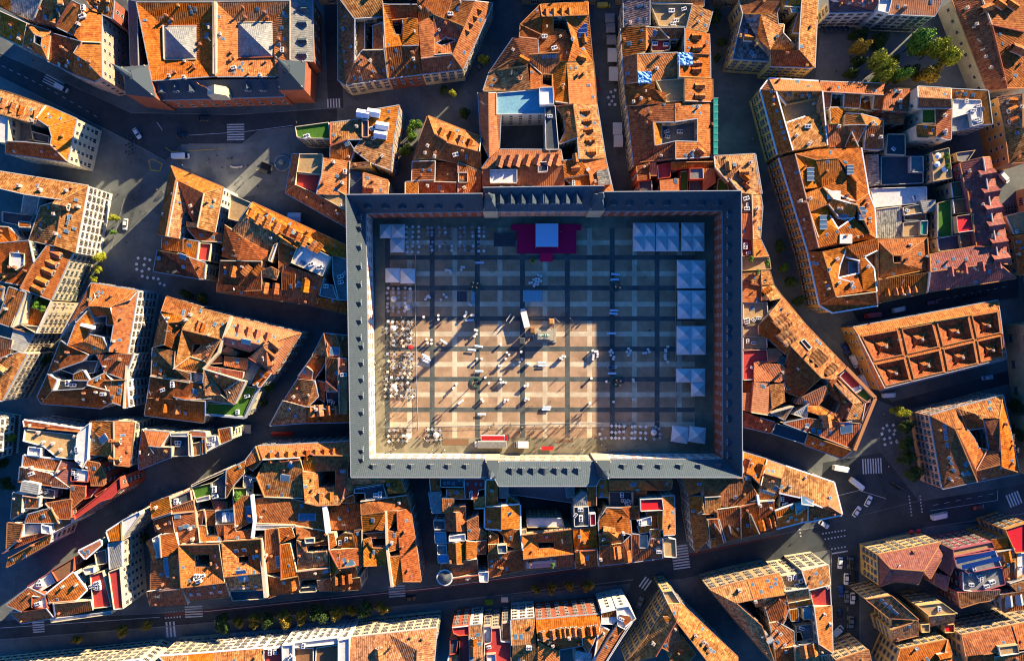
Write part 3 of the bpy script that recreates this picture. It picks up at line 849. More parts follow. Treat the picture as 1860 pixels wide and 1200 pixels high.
B('T7', 'ornate building with white edged wavy roof and sunken glass lanterns', 'ochre', trim='white', bal=True, win=(2.8, 3.3), ch=6) \
    .f('n', '245,118,16 340,95,20 480,648,20 415,668,16').f('n', '340,95,20 470,68,19 725,60,18 765,300,16 700,260,18 590,120,20 460,130,20').f('o', '340,95,20 460,130,20 460,230,18 500,290,17 400,300,19') \
    .f('n', '460,130,20 590,120,20 640,230,18 500,290,18 460,230,18').f('n', '640,230,18 700,260,20 765,300,17 770,330,17 700,375,19 500,290,18').f('o', '390,330,19 500,290,18 560,360,19 530,395,19 420,440,19').f('n', '560,360,19 700,375,19 770,330,17 805,420,16 815,590,16 775,565,18 700,400,20') \
    .f('o', '420,440,19 530,395,18 540,460,17 590,540,19 470,590,19').f('o', '530,395,19 560,360,20 700,400,20 690,470,18 590,470,17').f('n', '590,540,19 690,470,18 775,565,18 815,590,16 480,648,19 470,590,19') \
    .c('365,375 420,360').k('545,200 615,460', 4.5, 3)
LAN = BLD[-1]
B('T7', 'lower ornate building with octagonal end and square glass lantern', 'ochre', trim='white', bal=True, win=(2.8, 3.3)).f('n', '415,670,16 500,670,20 580,935,20 485,985,16').f('n', '485,985,16 580,935,20 815,905,19 825,985,16 560,1028,16').f('o', '500,670,20 640,640,19 600,750,18 585,830,18 660,850,19 580,935,20').f('n', '640,640,20 815,592,19 820,660,18 740,700,18 720,720,18 640,700,18') \
    .f('o', '720,720,18 740,700,18 800,770,18 815,905,19 740,905,18 720,800,17').f('n', '585,830,18 720,800,17 740,905,18 580,935,20 660,850,18.5').k('680,765', 4.2, 5).c('590,855 665,855 580,715 760,760')
B('T7', 'pyramid roofed brown house with a small square light well', 'tan').f('n', '822,602,17 1115,590,17 970,690,20 912,690,20').f('o', '822,602,17 912,690,20 915,740,20 825,838,17').f('o', '825,838,17 915,740,20 970,738,20 1085,785,17').f('n', '1115,590,17 1128,788,17 1085,785,17 970,738,20 970,690,20').f('n', '825,840,20 1128,790,20 1115,910,16 830,972,16').d('880,930 930,925 960,920 1000,915 1040,910', 1.0, 'o')
B('T7', 'maroon building with saw tooth row of pointed roofs at its corner', 'mauve', trim='ridge', win=(3, 3.3), ch=3).f('u', '1310,150,17 1440,118,19 1530,640,19 1400,640,17 1345,300,17').f('u', '1125,690,18 1400,640,18 1530,640,19 1530,735,19 1130,790,19').f('u', '1130,790,19 1530,735,19 1640,828,15 1115,908,15').f('u', '1440,118,19 1485,115,16 1612,745,15 1530,735,19').k('1180,730 1270,712 1345,715 1160,775 1220,760', 1.8, 1.6).d('1250,815 1330,800 1430,785 1530,770', 1.3, 'u').d('1490,215 1510,320 1525,415 1540,515 1558,615 1570,710', 2.2, 'u')
B('T7', 'row of green garden terraces behind the saw tooth maroon roofs', 'tan', ch=0, sk=0).f('e', '1172,385,14 1255,365 1262,580 1172,590').f('c', '1140,85,15 1240,60 1260,240 1145,260').f('y', '1250,265,14 1345,255 1350,345 1262,355').f('y', '1262,365,15 1350,355 1360,445 1270,450').f('redpaint', '1282,462,17 1382,448 1388,548 1292,562').f('a', '1170,595,14 1300,570 1312,655 1180,672').f('y', '1300,570,15 1390,560 1400,640 1312,655').f('g', '1280,90,15 1395,75 1345,150 1290,140')
B('T7', 'low sheds and rubble roofs in the inner court of the ornate block', 'grey', ch=0, sk=0).f('m', '815,420,12 960,402,12 962,590,11 822,592,11').f('m', '758,100,12 830,95,13 835,275,13 768,290,12').f('w', '775,300,11 1110,290 1110,385 800,415').f('a', '840,110,11 1030,110 1090,200 1090,270 840,280').f('g', '1015,112,13 1090,110 1092,205 1015,205').f('c', '968,410,12 1080,390 1110,440 975,460').f('tealnet', '1072,490,12.5 1118,488 1112,575 1070,572').f('z', '1075,372,13 1165,365 1165,430 1095,440').f('y', '975,462,11 1105,445 1105,490 980,490').f('c', '970,500,11.5 1070,490 1070,582 965,585')
B('T7', 'yellow roofed market hall at the right edge beside a line of motorcycles', 'yellow', shut=None).f('c', '1575,465,14 1700,430,14 1700,560,12 1620,570,12').f('o', '1620,575,12 1700,565,14 1700,800,14 1660,810,12')
ZS[0] = 1.0
B('T7', 'tan column of roofs with small decks right against the slate corner', 'tan', ch=3, sk=2).f('c', '22,322,17 80,325 82,440 22,440').f('t', '80,335,18 135,340,16 146,408,16 132,595,16 88,600,18').f('p', '22,445,18 86,445,18 88,600,17 22,590,17').f('k', '22,592,16 90,602 92,700 22,700').f('o', '90,602,18 135,600,17 182,700,16 95,705,18').f('c', '22,705,15 185,705 195,775 25,785').a('45,360 50,420 40,640 60,680').c('110,420')
B('S', 'small tan roofs between the slate corner and the orange column', 'tan', ch=2).f('t', '1347,282,17 1372,280,16 1384,352,16 1347,352,18')
ZS[0] = 1.1
# ------------------------------------------------------------------ survey of the houses: lower half of the city
# --- Z (left edge upper)
B('T1', 'tan house with four dormers facing the dark diagonal street', 'cream').f('t', '-20,630,17 60,650,17 330,745,17 262,835,20 240,868,20 0,800,20').d('45,705 110,735 170,755 268,790', 1.3, 'o').f('w', '-20,810,19 68,830 65,1010 -20,1000').f('g', '75,832,13 222,880 240,985 160,1000 70,940').c('235,850').k('350,825')
B('T1', 'orange corner house with white bayed east front by the bus stop', 'cream', trim='gutter', win=(3.0, 3.2), shut=None).f('o', '332,745,17 538,835,17 345,890,20 262,835,20').f('o', '538,835,17 472,1138,17 355,1020,20 365,962,20 345,890,20').f('n', '45,995,20 165,1000,20 355,1020,20 472,1138,16 160,1092,16 38,1080,16').k('352,825 425,835 472,880 425,915 100,1065 292,1065 392,1085', 1.3, 1.7).f('a', '230,925,15 355,960 350,1010 240,990')
# --- Y (left edge)
B('T8', 'long tan roofed house with white windowed front on the sloping square', 'white', trim='plaster', win=(2.7, 3.2), shut='shutter', bal=True).f('t', '-20,80,17 618,183,17 440,280,21 170,240,21 -20,195,21').f('t', '618,183,17 530,655,17 380,605,20 405,510,20 440,280,21').f('t', '440,280,21 285,330,18 205,565,16.5 380,605,20 405,510,20').f('z', '170,240,19 275,258,19 250,390,15 150,375,15').f('a', '20,365,13 250,395 205,465 130,460 20,440').f('o', '135,435,17 215,445 210,472 135,470').f('o', '-20,470,18 55,475,18 130,545,15 90,610,15 -20,580,17').c('145,185 288,208 475,218 390,385 400,520 555,330').k('340,335 290,458 277,538 480,418 472,448 462,497 18,250 58,255', 1.8, 1.3).d('490,335', 1.8).k('20,250')
B('T8', 'house with five big dormers above the cream fronted terrace of flats', 'cream', trim='gutter', win=(2.7, 3.2), bal=True, shut='greenshutter').f('n', '-20,590,18 200,570,20 235,735,20 150,880,18 -20,850,18').f('o', '330,605,20 510,655,16 360,985,16 145,905,20 235,735,20').f('t', '-20,800,19 60,790,19 150,800,18 130,890,16 -20,850,17').d('440,680 412,745 385,800 340,870 310,925', 1.5, 'o').f('w', '75,650,19 180,660 175,745 120,780 70,740').k('240,740')
B('U2', 'white gabled block of flats with small garden court at the left edge', 'cream', trim='gutter', win=(2.6, 3.1), bal=True, shut='shutter').f('o', '65,165,20 182,205,20 82,455,18 -20,420,18').f('o', '-20,140,18 30,165,18 -20,330,17').f('w', '182,205,18 200,210 95,460 82,455').f('e', '210,215,12 380,262 340,340 215,310').f('n', '215,312,15 340,345,15 290,450,14 160,430,14').f('w', '200,210,17 218,215 165,430 100,460').f('c', '345,345,17 378,268 268,502 160,440 290,450')
B('U2', 'grey roofed house between flats and the shaded gorge lane at the left edge', 'cream', bal=True, win=(2.6, 3.1)).f('z', '105,462,17 245,500,16 165,640,16 68,615,17').f('n', '-20,520,18 90,550,18 70,665,16 -20,680,16').f('t', '-20,690,19 130,640,19 195,650,17 15,990,16 -20,990,17').d('50,780', 1.6)
# --- X
ZS[0] = 1.18
B('U2', 'striped bright orange roof around a deep blue court on the left', 'white', trim='gutter', win=(2.7, 3.2), bal=True, shut='shutter').f('o', '662,135,17 1000,190,16 940,260,18 800,315,19 725,305,19 640,305,20').f('n', '662,135,16 690,240,19 640,305,20 495,440,19 440,530,15').f('o', '1000,190,16 925,648,16 795,635,19 828,440,19 800,315,19').f('n', '640,310,20 725,308,20 800,315,20 828,440,17 775,440,17 775,370,17 690,380,16').f('o', '640,330,19 690,420,17 610,560,17 490,590,19 555,420,19') \
    .f('o', '490,590,17 610,560,19 650,510,19 740,530,19 795,635,18 640,655,16').k('712,200 742,205 815,212 840,230 882,235 905,308 890,372 655,250 595,350', 1.3, 1.6).wl('550,425 680,460', 18.5, .5, 'white', 1.2)
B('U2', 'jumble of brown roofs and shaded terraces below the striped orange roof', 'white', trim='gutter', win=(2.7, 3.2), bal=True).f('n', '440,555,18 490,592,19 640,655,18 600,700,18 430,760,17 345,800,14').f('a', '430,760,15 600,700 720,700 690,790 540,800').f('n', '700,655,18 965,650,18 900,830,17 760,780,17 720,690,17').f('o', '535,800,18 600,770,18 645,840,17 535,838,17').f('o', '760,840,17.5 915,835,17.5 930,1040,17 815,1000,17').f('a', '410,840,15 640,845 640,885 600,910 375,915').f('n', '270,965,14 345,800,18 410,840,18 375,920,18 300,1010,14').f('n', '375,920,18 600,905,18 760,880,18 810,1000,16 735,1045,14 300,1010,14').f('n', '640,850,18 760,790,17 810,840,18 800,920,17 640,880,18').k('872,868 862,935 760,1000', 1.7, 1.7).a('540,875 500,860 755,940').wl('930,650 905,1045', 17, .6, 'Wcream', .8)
# --- AA
ZS[0] = 1.05
B('U1', 'triangular tan house with dark hollow roof pointing to the fountain', 'white', trim='ridge', win=(3, 3.2), shut=None, ch=3).f('n', '203,85,16 245,190,20 172,598,20 105,580,16').f('o', '203,85,16 580,240,16 440,285,20 245,190,20').f('t', '580,240,16 515,562,16 392,530,20 440,285,20').f('n', '250,195,20 440,285,20 405,490,17 370,490,17 310,385,16').f('t', '248,200,20 310,385,17 270,480,17 255,612,18 175,598,20').f('t', '320,490,18 385,500 385,530,16 315,530,16').c('355,380 300,570').k('265,350 232,490')
B('U1', 'small hipped dark red house with blue gutter next to the café tables', 'cream', trim='gutter').f('n', '140,608,18 290,615,18 290,710,17 135,695,16').f('n', '105,695,16 250,720,20 330,750,20 408,905,15 75,850,15').f('o', '330,750,20 450,790,16 440,905,15 408,905,15').f('k', '400,645,15 500,650 480,778 385,768').f('o', '292,615,18 398,635,18 385,768,17 330,745,17 290,710,17').f('n', '320,535,15 575,575 572,640 400,635').k('335,668', 3, 3).k('112,755', 2, 2.4).k('420,588 508,605', 2, 1.8).k('290,745', 3.6, 3)
# --- BB
B('U1', 'long house with eight dormers on the sunny slope to the slate wing', 'cream', trim='ridge', win=(3, 3.2), ch=3).f('o', '795,350,16 1480,665,16 1480,760,17 1370,735,19 1170,625,20 1130,690,20 750,440,20').d('800,405 860,445 915,475 985,505 1075,535 1140,575 1190,605 1265,640 1300,655', 1.4, 'o').f('t', '750,440,20 1010,570,19 935,715,16.5 720,605,18 652,548,18').f('o', '1010,575,19 1150,640,20 1110,690,18 985,640,19').f('w', '1135,632,19 1370,745,19 1305,888,18 1075,790,18').f('ochre' if 0 else 'c', '640,290,16 790,355 700,490 620,470').k('885,560 945,590').k('1160,790', 3, 2.6).a('1225,800 1285,825')
B('U1', 'dark brown rear house with tall gabled dormers above the shaded lane', 'tan', ch=4).f('n', '590,510,17 720,605,19 935,715,18 860,770,19 780,770,19 685,770,19 570,745,16').f('n', '565,770,18 860,775,19 860,985,17 540,1000,14').f('n', '540,940,16.5 1010,985,16 1005,1065,14 535,1000,14').d('655,890 735,870 815,870 890,1010 965,1015', 1.5, 'o').f('t', '862,850,18 930,820,19 985,850,18 970,910,17 870,885,17').f('n', '985,640,18 1110,690,18 1075,790,18 990,860,17').f('o', '690,690,18 760,695,18 755,765,17 695,770,17').f('a', '770,660,14 960,740 920,780 780,760').f('w', '950,660,18.5 985,640 930,785 910,770').k('700,625 580,690 1078,720').f('n', '1010,860,18 1105,870,18 1105,985,16 1010,985,16')
B('U1', 'house with white roof terrace and weathered grey decks beside the slate wing', 'white', ch=2).f('n', '1020,800,18 1310,895,18 1290,1000,16 1240,1100,14 1005,1065,14 1010,870,17').f('g', '1375,725,17 1480,765 1485,1065 1420,1060 1380,890').f('g', '1300,935,16 1380,950 1415,1060 1282,1030').f('n', '1250,1035,16 1490,1075,16 1490,1165,14 1240,1105,14').k('1150,950', 4, 2.4).d('1180,1000', 1.8, 'o').a('1440,890 1440,930 1330,960')
# --- V
ZS[0] = 1.12
B('U3', 'large tan house around a small square well in the left middle block', 'tan', trim='ridge', ch=4).f('n', '250,35,14 500,110,16 440,105,16 410,190,18 215,140,18').f('o', '212,140,17 410,190,19 380,215,20 262,222,20').f('t', '212,140,16 262,222,20 235,385,19 155,405,16').f('n', '262,222,20 380,212,20 355,270,18 320,430,18 235,385,19').f('t', '440,105,16 720,180,16 640,345,19 360,272,20 410,190,18').f('t', '360,275,20 440,370,17 430,470,17 305,562,20').f('n', '360,275,20 640,345,20 520,380,17 440,370,17').f('t', '520,375,17 640,345,20 535,520,20 500,490,18 430,470,17').f('o', '430,470,18 530,500,19 520,595,17 305,562,19').c('430,165 390,200').k('655,235 250,485').d('500,215 530,230', 1.2, 'o')
B('U3', 'pink roofed house with four dormers and cut in terraces in the left middle block', 'pink', trim='ridge', bal=True).f('p', '722,180,16 1220,300,16 950,385,20 670,325,20').d('795,240 862,260 925,278 1000,300', 1.4, 'p').f('p', '1220,300,16 1025,598,15 845,480,18 950,385,20').f('u', '670,328,20 950,385,20 860,435,17 665,380,18').f('p', '645,425,17 700,395,17 760,435,16 750,465,16 640,445,16').d('1080,410 1000,530 1050,470', 1.8, 'p').f('p', '670,470,17 840,490,17 835,570,16 665,535,17').f('p', '545,425,16 640,450 660,520 540,525').k('740,250 758,312 1030,328 915,358', 1.6, 1.7).k('828,362', 4, 2.6).wl('720,180 630,440 520,560', 19, .7, 'Wcream', .8)
B('U3', 'house with lawn green roof terrace over the shaded gully in the left middle block', 'cream', bal=True, shut=None).f('u', '540,535,17 810,580,17 800,640,16 530,565,17').f('z', '850,490,15 930,545 860,670 770,640').f('n', '920,560,16 1010,590 930,690 875,670').f('t', '525,565,20 625,700,17 640,745,17 530,755,18 515,660,19').f('n', '525,565,20 785,645,20 670,720,17 640,690,17').f('t', '785,645,20 820,650,19 740,815,17 695,785,18 670,720,18').f('t', '530,755,17 640,745,18 695,785,18 740,815,17 530,785,16').f('e', '540,805,14 740,815 820,680 910,695 815,905 540,885').a('770,870 840,755').wl('925,690 820,915 530,890', 14.5, .6, 'gutter', .6)
B('U3', 'big shaded brown roof at the lower left of the middle block', 'tan', ch=3, sk=6).f('t', '150,405,17 320,430,19 310,560,20 420,590,19 420,650,18 140,605,16').f('n', '135,608,17 420,655,18 520,665,18 580,770,17 380,780,18 300,760,17 200,790,16 110,770,15').f('n', '110,770,16 320,775,17 525,790,18 525,905,15 520,950,13 90,895,13').f('t', '520,665,18 585,670 590,770,17 455,780,17 400,770,17 395,665,17').k('455,720', 2.4, 3).d('240,870 330,880', 1.2, 'o').f('w', '425,590,16 520,600 515,655 425,640').a('230,710 300,670')
# --- W
B('U3', 'pointed tan and pink house wedged against the slate wing, left of the square', 'pink', ch=4, trim='gutter').f('t', '1392,300,16 1420,385,19 1420,470,18 1310,465,16').f('n', '1475,310,16 1580,320,16 1580,470,18 1530,470,18').f('o', '1392,300,17 1475,310,18 1530,470,19 1420,470,19').k('1472,432', 4, 3.4).f('n', '1310,470,17 1410,475,18 1400,520,17 1320,640,16 1205,615,15').f('p', '1265,540,18.5 1310,575,18 1300,640,17 1210,620,16').f('n', '1410,475,20 1500,480,20 1500,720,17 1410,640,17').f('p', '1500,480,20 1560,485,20 1560,890,18 1505,885,18').f('p', '1410,645,18 1500,720,19 1410,720,17').f('a', '1410,725,14 1505,730 1505,850 1425,850').a('1440,790 1540,600')
B('U3', 'brown weathered house with two gabled dormers over the red awning lane', 'pink', ch=4, trim='gutter').f('t', '1205,630,17 1320,645,19 1350,760,18 1270,840,18 1105,785,14').f('t', '1095,790,17 1265,835,19 1260,950,16 1000,970,14').f('n', '1265,835,19 1420,855,18 1585,850,17 1585,945,14 1260,952,15').d('1310,900 1375,895', 1.5, 'p').d('1440,890 1500,890', 1.3).c('1180,760 1340,850').f('a', '1270,750,15 1310,745 1310,780 1275,780').f('n', '1330,640,15 1400,660 1400,800 1340,760')
# --- S
B('U4', 'white walled building with golden roof terrace at the far left of the lower town', 'white', trim='white', ch=2, sk=0).f('c', '118,125,17 285,142,16 360,150,16 345,265,17 265,255,17 205,205,17 110,180,18').f('n', '110,85,17 380,128,17 380,140,17 115,115,17').f('w', '380,125,18 420,95 410,265 385,305 350,268 360,150').f('o', '110,248,18 278,268,17 270,325,16 105,300,17').f('w', '135,205,17.5 195,212 190,250 130,245').c('185,140 205,185 285,220 355,158 345,230 250,190 150,300')
B('U4', 'orange double hipped house with white edge facing the palace lane, lower left', 'cream', win=(2.8, 3.2), bal=True).f('o', '418,90,17 525,92,20 522,165,20 465,165,19 415,115,17').f('t', '415,115,17 465,165,19 522,170,20 410,238,17').f('o', '410,240,17 522,170,20 528,255,19').f('o', '525,90,20 622,95,16 602,298,16 528,290,20').d('565,180 565,262', 1.5, 'o').k('480,170', 3, 4)
B('U4', 'red painted terrace house stepping down to the lane, lower left', 'red', ch=2, bal=True).f('u', '285,268,17 365,285 335,380 235,375').f('n', '395,272,18 460,285,18 490,350,17 480,385,17 420,385,17').f('k', '385,405,15 460,395 425,440 395,450').f('w', '335,305,17 418,315 410,370 330,365').f('n', '330,385,18 392,390,18 390,440,17 325,500,17').f('k', '440,430,16 490,400 500,440 470,455').f('k', '560,345,17 565,400 520,445 470,460 350,545 345,520 480,415').f('n', '210,470,18 330,450,18 325,540,17 270,540,17').a('250,420 360,340')
B('U4', 'house with blue skylit box and cut away tiled wedges, lower left', 'white', ch=3).f('n', '92,300,18 230,330,18 330,400,17 240,390,17 85,370,16').f('z', '105,365,19 178,380 172,430 95,415').f('o', '110,430,18 180,440,18 175,490,17 105,490,17').f('n', '60,420,16 110,430,18 105,510,18 50,545,15').f('o', '130,520,18 240,490,18 275,560,17 115,558,17').f('a', '180,395,15 260,405 255,445 180,440').a('220,415 150,330')
B('U4', 'narrow orange tip of the lower left block with white courtyards', 'white').f('o', '35,560,17 105,568,18 90,630,18 30,680,16').f('w', '105,568,15 195,565 190,605 95,630').f('o', '40,720,15 235,610,17 225,655,16 30,765,14').f('w', '195,565,17 235,575 238,610 195,605').f('y', '235,560,15 340,510 335,560 250,605').f('n', '90,632,17 190,607,17 230,612,17 15,700,15')
# --- T (flatiron)
B('U4', 'flatiron house with red roof terraces and pale east front, bottom left', 'cream', trim='white', win=(2.7, 3.2), bal=True, shut=None, ch=3).f('o', '495,600,17 565,555,17 568,640,18 510,645,18').f('w', '568,545,17 650,505 655,520 570,640').f('z', '505,655,17 560,640,17 565,760,16 512,775,16').f('r' if 0 else 'k', '505,785,17 560,765 575,955 530,960').f('k', '420,800,16 480,780 520,945 435,955').f('p', '365,690,17 465,640,17 470,660 395,725,17').f('a', '440,695,15 495,680 500,745 450,755').f('w', '385,770,17.5 440,760 440,790 400,800') \
    .f('o', '215,890,18 340,790,18 400,870,17 350,920,17 230,930,17').f('y', '272,880,16 335,868 340,920 280,928').f('n', '250,935,18 420,920,18 430,965,17 260,1000,15').f('w', '235,1000,15 520,965 520,980 240,1020').a('430,850 465,855 455,835 370,730')
B('U4', 'tiled prow of the flatiron with white pergola, furthest left at the bottom', 'red', ch=2, trim='gutter').f('o', '30,940,15 130,860,16 210,900,18 100,970,17').f('o', '100,972,17 210,955,18 245,1000,16 100,1025,14 45,975,14').f('w', '130,850,15 240,780 265,830 145,905').f('y', '240,780,16 350,715 345,780 270,830').f('w', '150,895,17 215,900 225,955 150,950').a('180,930 190,840')
# --- U
B('U3', 'triangular house with tan hip and shaded sunk terrace below the lawn terrace', 'cream', trim='gutter', ch=2).f('n', '75,995,16 120,1120,19 155,1175,18 45,1220,14').f('o', '85,1005,17 275,1020,17 205,1125,19 120,1115,19').f('w', '280,1025,17 410,1020 410,1050 280,1045').f('a', '285,1048,15 410,1052 415,1190 285,1195').f('n', '120,1120,19 280,1130,19 280,1200,17 50,1290,13 45,1215,14').f('w', '412,1030,17 430,1030 440,1195 415,1190').f('p', '420,1010,17 530,1020 535,1050 420,1045').f('y', '430,1100,16 500,1085 505,1180 440,1195').f('p', '505,1060,17 535,1060 540,1165 510,1175').f('w', '540,1050,16 625,1040 640,1110 545,1160').f('n', '625,1000,16 710,985,16 720,1070,15 640,1105,15').a('570,1100 340,1090 340,1110 600,1060')
ZS[0] = 1.12
# --- R
B('U6', 'long orange roof with eight dormers ending at the slate wing, south west', 'cream', trim='gutter', bal=True).f('o', '30,105,16 625,75,16 625,168,19.5 385,165,19.5 62,188,19.5').f('o', '30,105,16 62,188,19.5 0,262,18 -40,240,15').d('118,145 178,140 235,138 292,135 350,130 408,125 465,122 520,118', 1.35, 'o').wl('62,190 300,178', 19.5, .7)
B('U6', 'big pale weathered tile roof with one blue skylight, south west block', 'tan').f('t', '65,208,18 300,192,20 318,250,19 325,440,17 72,432,17 20,302,18').k('240,235', 3.2, 3.6).k('205,310', 4, 3).f('g', '0,330,16 65,310 70,415 0,420')
B('U6', 'house round a large brown court with green rooflight near the square corner', 'pink', trim='ridge').f('n', '395,170,20 610,168,18 605,248,17 525,258,17 400,262,17').f('o', '318,195,19 390,170,20 402,268,17 330,265,18').f('t', '315,268,20 408,275,17 412,378,17 330,466,19').f('t', '412,378,17 530,374,17 580,440,19 552,478,19 412,485,20 330,466,20').f('n', '530,255,17 600,250,19 605,330,19 575,440,19 530,374,17').k('575,275', 2.8, 3.4).d('432,405 500,398', 1.2, 'o').k('572,335', 2.5, 2.5)
B('U6', 'tan house with a row of white panels on a roof terrace below the square corner', 'cream').f('t', '610,312,19 845,322,19 845,345,17 645,365,17 640,400,17 580,435,18 585,345,19').f('a', '650,375,17 835,345 858,432 718,445 715,405 645,405').f('o', '845,315,19 945,318,17 975,405,16 868,412,18').a('790,415 815,412').d('920,385', 1.2).f('n', '560,450,16 640,410 650,465 570,468').k('675,375', 2, 1.6).k('700,372 735,366 770,360 805,354', 2, 1.6)
B('U6', 'row of small east facing houses over the narrow lane south of the square', 'pink', trim='ridge', ch=6, sk=6).f('n', '690,455,18 985,415,15 1005,500,15 850,520,18 695,545,18').f('o', '850,520,18 925,520,18 915,570,17 855,650,18').f('n', '920,525,18 1005,500,15 1075,970,15 960,970,18 940,790,18 925,640,18').f('o', '858,650,18 930,660,18 940,760,17 865,780,18').f('o', '865,820,18 940,810,18 965,970,16 890,1005,17 870,900,18').f('o', '695,550,18 845,530,20 770,640,19 705,655,18').f('n', '845,530,19 850,650,18 780,640,19').f('o', '705,705,18 750,690,18 760,760,18 850,762,18 850,865,16 708,872,18').f('n', '700,660,17 850,650,17 850,690 750,690').k('765,580', 2.5, 2)
BLD[-1].wl('850,520 860,760 890,1005', 18, .6, 'Wcream', .9).c('890,720 915,810')
B('U6', 'shaded low houses with tall white wall in the middle of the south west block', 'white', trim='white', ch=3).f('n', '5,440,16 250,440,17 270,610,17 5,600,17').f('n', '250,440,17 455,485,17 468,650,17 270,615,17').f('n', '490,490,13 690,470,13 690,650,15 485,640,14').f('n', '270,620,18 465,650,16 478,700,17 280,700,18').k('150,500', 6, 2).k('345,560', 7, 3).wl('458,488 478,660', 19, .5, 'white', 1.6).f('w', '5,605,17 265,610 265,630 60,640 5,640')
B('U6', 'orange and tan house with broken sheds between courts, south west block', 'cream', ch=4).f('o', '478,670,18 520,668,18 535,740,17 485,770,18').f('o', '535,700,16 580,665,18 640,670,18 650,755,16 540,755,16').f('n', '485,772,18 700,755,17 705,870,17 540,880,18').f('o', '485,790,17 550,800,18 560,900,18 498,960,16').f('n', '645,650,18 700,640,18 700,750,17 650,755').f('n', '545,885,18 650,870,18 665,945,15 500,960,15').f('n', '500,962,16 680,948,16 690,1022,13.5 510,1032,13.5').k('615,850', 4, 4).d('535,985 580,980 620,975', 1.3).a('560,720 600,700')
B('U6', 'tan roofed house with glass conservatory over the main street', 'cream', trim='ridge').f('t', '275,705,18 335,730,18 340,790,18 380,795,19 380,880,16 285,902,16').f('t', '385,790,19 470,780,19 485,872,16 382,882,16').f('n', '335,735,17 470,700,17 475,735,17 390,740').f('n', '285,905,17 490,880,17 498,945,15 285,962,15').f('p', '410,965,16 450,962,16 450,1030,14 425,1032,14').f('n', '450,960,16 500,950,16 505,1030,14 450,1032,14').f('a', '290,1010,14 405,1000 408,1035 300,1042').k('345,968', 8, 4.6).k('420,820').c('375,650').f('x', '330,695,18 395,690 395,722 335,728')
B('U6', 'bright orange flat roofed pair beside the cream party wall, south west block', 'cream').f('o', '75,640,18 155,628,18 185,770,17 190,908,16 80,920,16').f('n', '158,630,18.5 245,622,18 268,690,18 170,728,18').f('o', '170,735,18 235,728,18 282,930,17 178,950,17').f('n', '65,930,17 172,952,17 180,1050,14 95,1078,14').f('n', '175,955,17 282,935,17 300,1042,14 185,1052,14').k('168,845', 3, 5).c('85,800').d('260,1020', 1.4)
B('U5', 'house with tilted tan wedges and a leafy deck below the orange dormers', 'tan', ch=2).f('o', '605,360,17 712,305,17 705,375,18 640,447,18 600,520,17').f('o', '715,300,16 775,222,16 800,300,19 715,340,18').f('g', '705,385,16 820,415 815,497 765,497 700,450').f('e', '645,460,16 725,458 725,522 645,522').f('l', '728,462,16 755,462 755,510 730,515').k('690,440')
B('U5', 'house with lawn roof terrace and long grey parapet over the lane', 'cream', ch=0, sk=0).f('e', '408,455,15 520,428 525,520 430,540').f('a', '522,428,15 605,372 605,520 530,520').f('g', '405,440,15.8 608,348 608,365 408,452').f('w', '430,520,16 508,500 512,525 435,542').f('u', '520,528,14 605,545 600,590 540,590').a('540,465 545,505')
B('U5', 'red orange stepped house at the corner of the lane, south west', 'pink', ch=3).f('o', '170,548,15 275,512,17 290,602,18 180,638,16').f('a', '285,522,16 400,472 410,535 300,572').f('o', '292,575,18 410,532,18 418,592,17 295,605,17').f('n', '295,605,18 418,592,17 436,768,17 320,778,17').f('n', '185,640,15 290,605,18 305,720,18 200,712,15').k('322,622', 2.4, 3.4).k('340,690', 2, 2).k('372,680', 2, 3.4).a('320,535 330,550').c('205,570 400,690 415,750')
B('U5', 'house with tall white gable over the gully beside the flatiron', 'white').f('n', '220,735,20 310,720,19 340,835,17 230,858,19').f('o', '148,768,15 180,750,16 225,860,17 178,880,15').f('w', '180,748,18 218,728 230,856 212,856').f('n', '170,885,15 320,842,18 335,1040,18 170,1055,15').f('n', '145,1055,16 345,1025,18 382,1130,14 170,1142,14').k('230,955', 1.5, 2.6).k('260,915', 8, 2.2).c('155,1095')
B('U5', 'orange house round a white court above the street crossing', 'cream', trim='ridge').r(['n', 'n', 'o', 'o'], '330,790,20 560,785,20 592,1000,19 345,1030,19', '415,840,17 510,838,17 515,915,17 418,918,17').f('w', '418,945,16.5 492,935 498,1010 425,1022', 17).f('n', '348,1032,18 600,1003,18 620,1082,14.5 395,1108,14.5').k('375,868 380,915 540,850 548,900', 1.8, 1.5).k('400,1070 445,1068 518,1060 568,1055', 2, 2.2).a('440,960 450,990 470,960')  # slopes turned from the sun get the shaded brown tile
B('U5', 'tan hipped house with small court and four blue roof windows over the crossing', 'cream', trim='ridge').r(['n', 'n', 't', 't'], '575,770,20 800,755,20 808,945,19 588,968,19', '665,848,17 735,845,17 738,893,17 670,895,17').f('t', '588,968,18.5 808,945,18.5 825,1040,15 620,1045,15').f('a', '620,1048,13 825,1042 835,1092 640,1106').k('660,820 705,815 760,857 628,872', 2.4, 2).k('695,962', 4, 6).k('637,1038 684,1034 724,1030 774,1025', 2.2, 1.8).wl('800,757 820,960 832,1085', 18.5, .8, 'Wcream', 1.3)  # brown on the two sunless slopes: shade put into the tile colour
B('U5', 'small houses with slatted white deck in the heart of the south west block', 'cream', ch=3, sk=1).f('g', '542,592,16 650,578 652,665 545,672').f('o', '440,680,17 480,680,17 490,740,17 560,735,17 575,768,18 450,772,18').f('n', '545,675,18 588,672,18 588,735,17 560,735,17').f('o', '588,672,18 650,668,18 660,710,17 745,695,17 742,745,18 590,755,18').f('n', '640,512,18 745,508,18 758,650,17 655,700,17').f('y', '430,590,14 480,580 470,670 440,675').f('n', '480,590,15 540,590 545,672 490,670').k('735,610', 3, 7).f('e', '485,675,12 540,675 545,725 490,728').wl('750,500 765,650 752,745', 18.5, .6, 'white', .8)
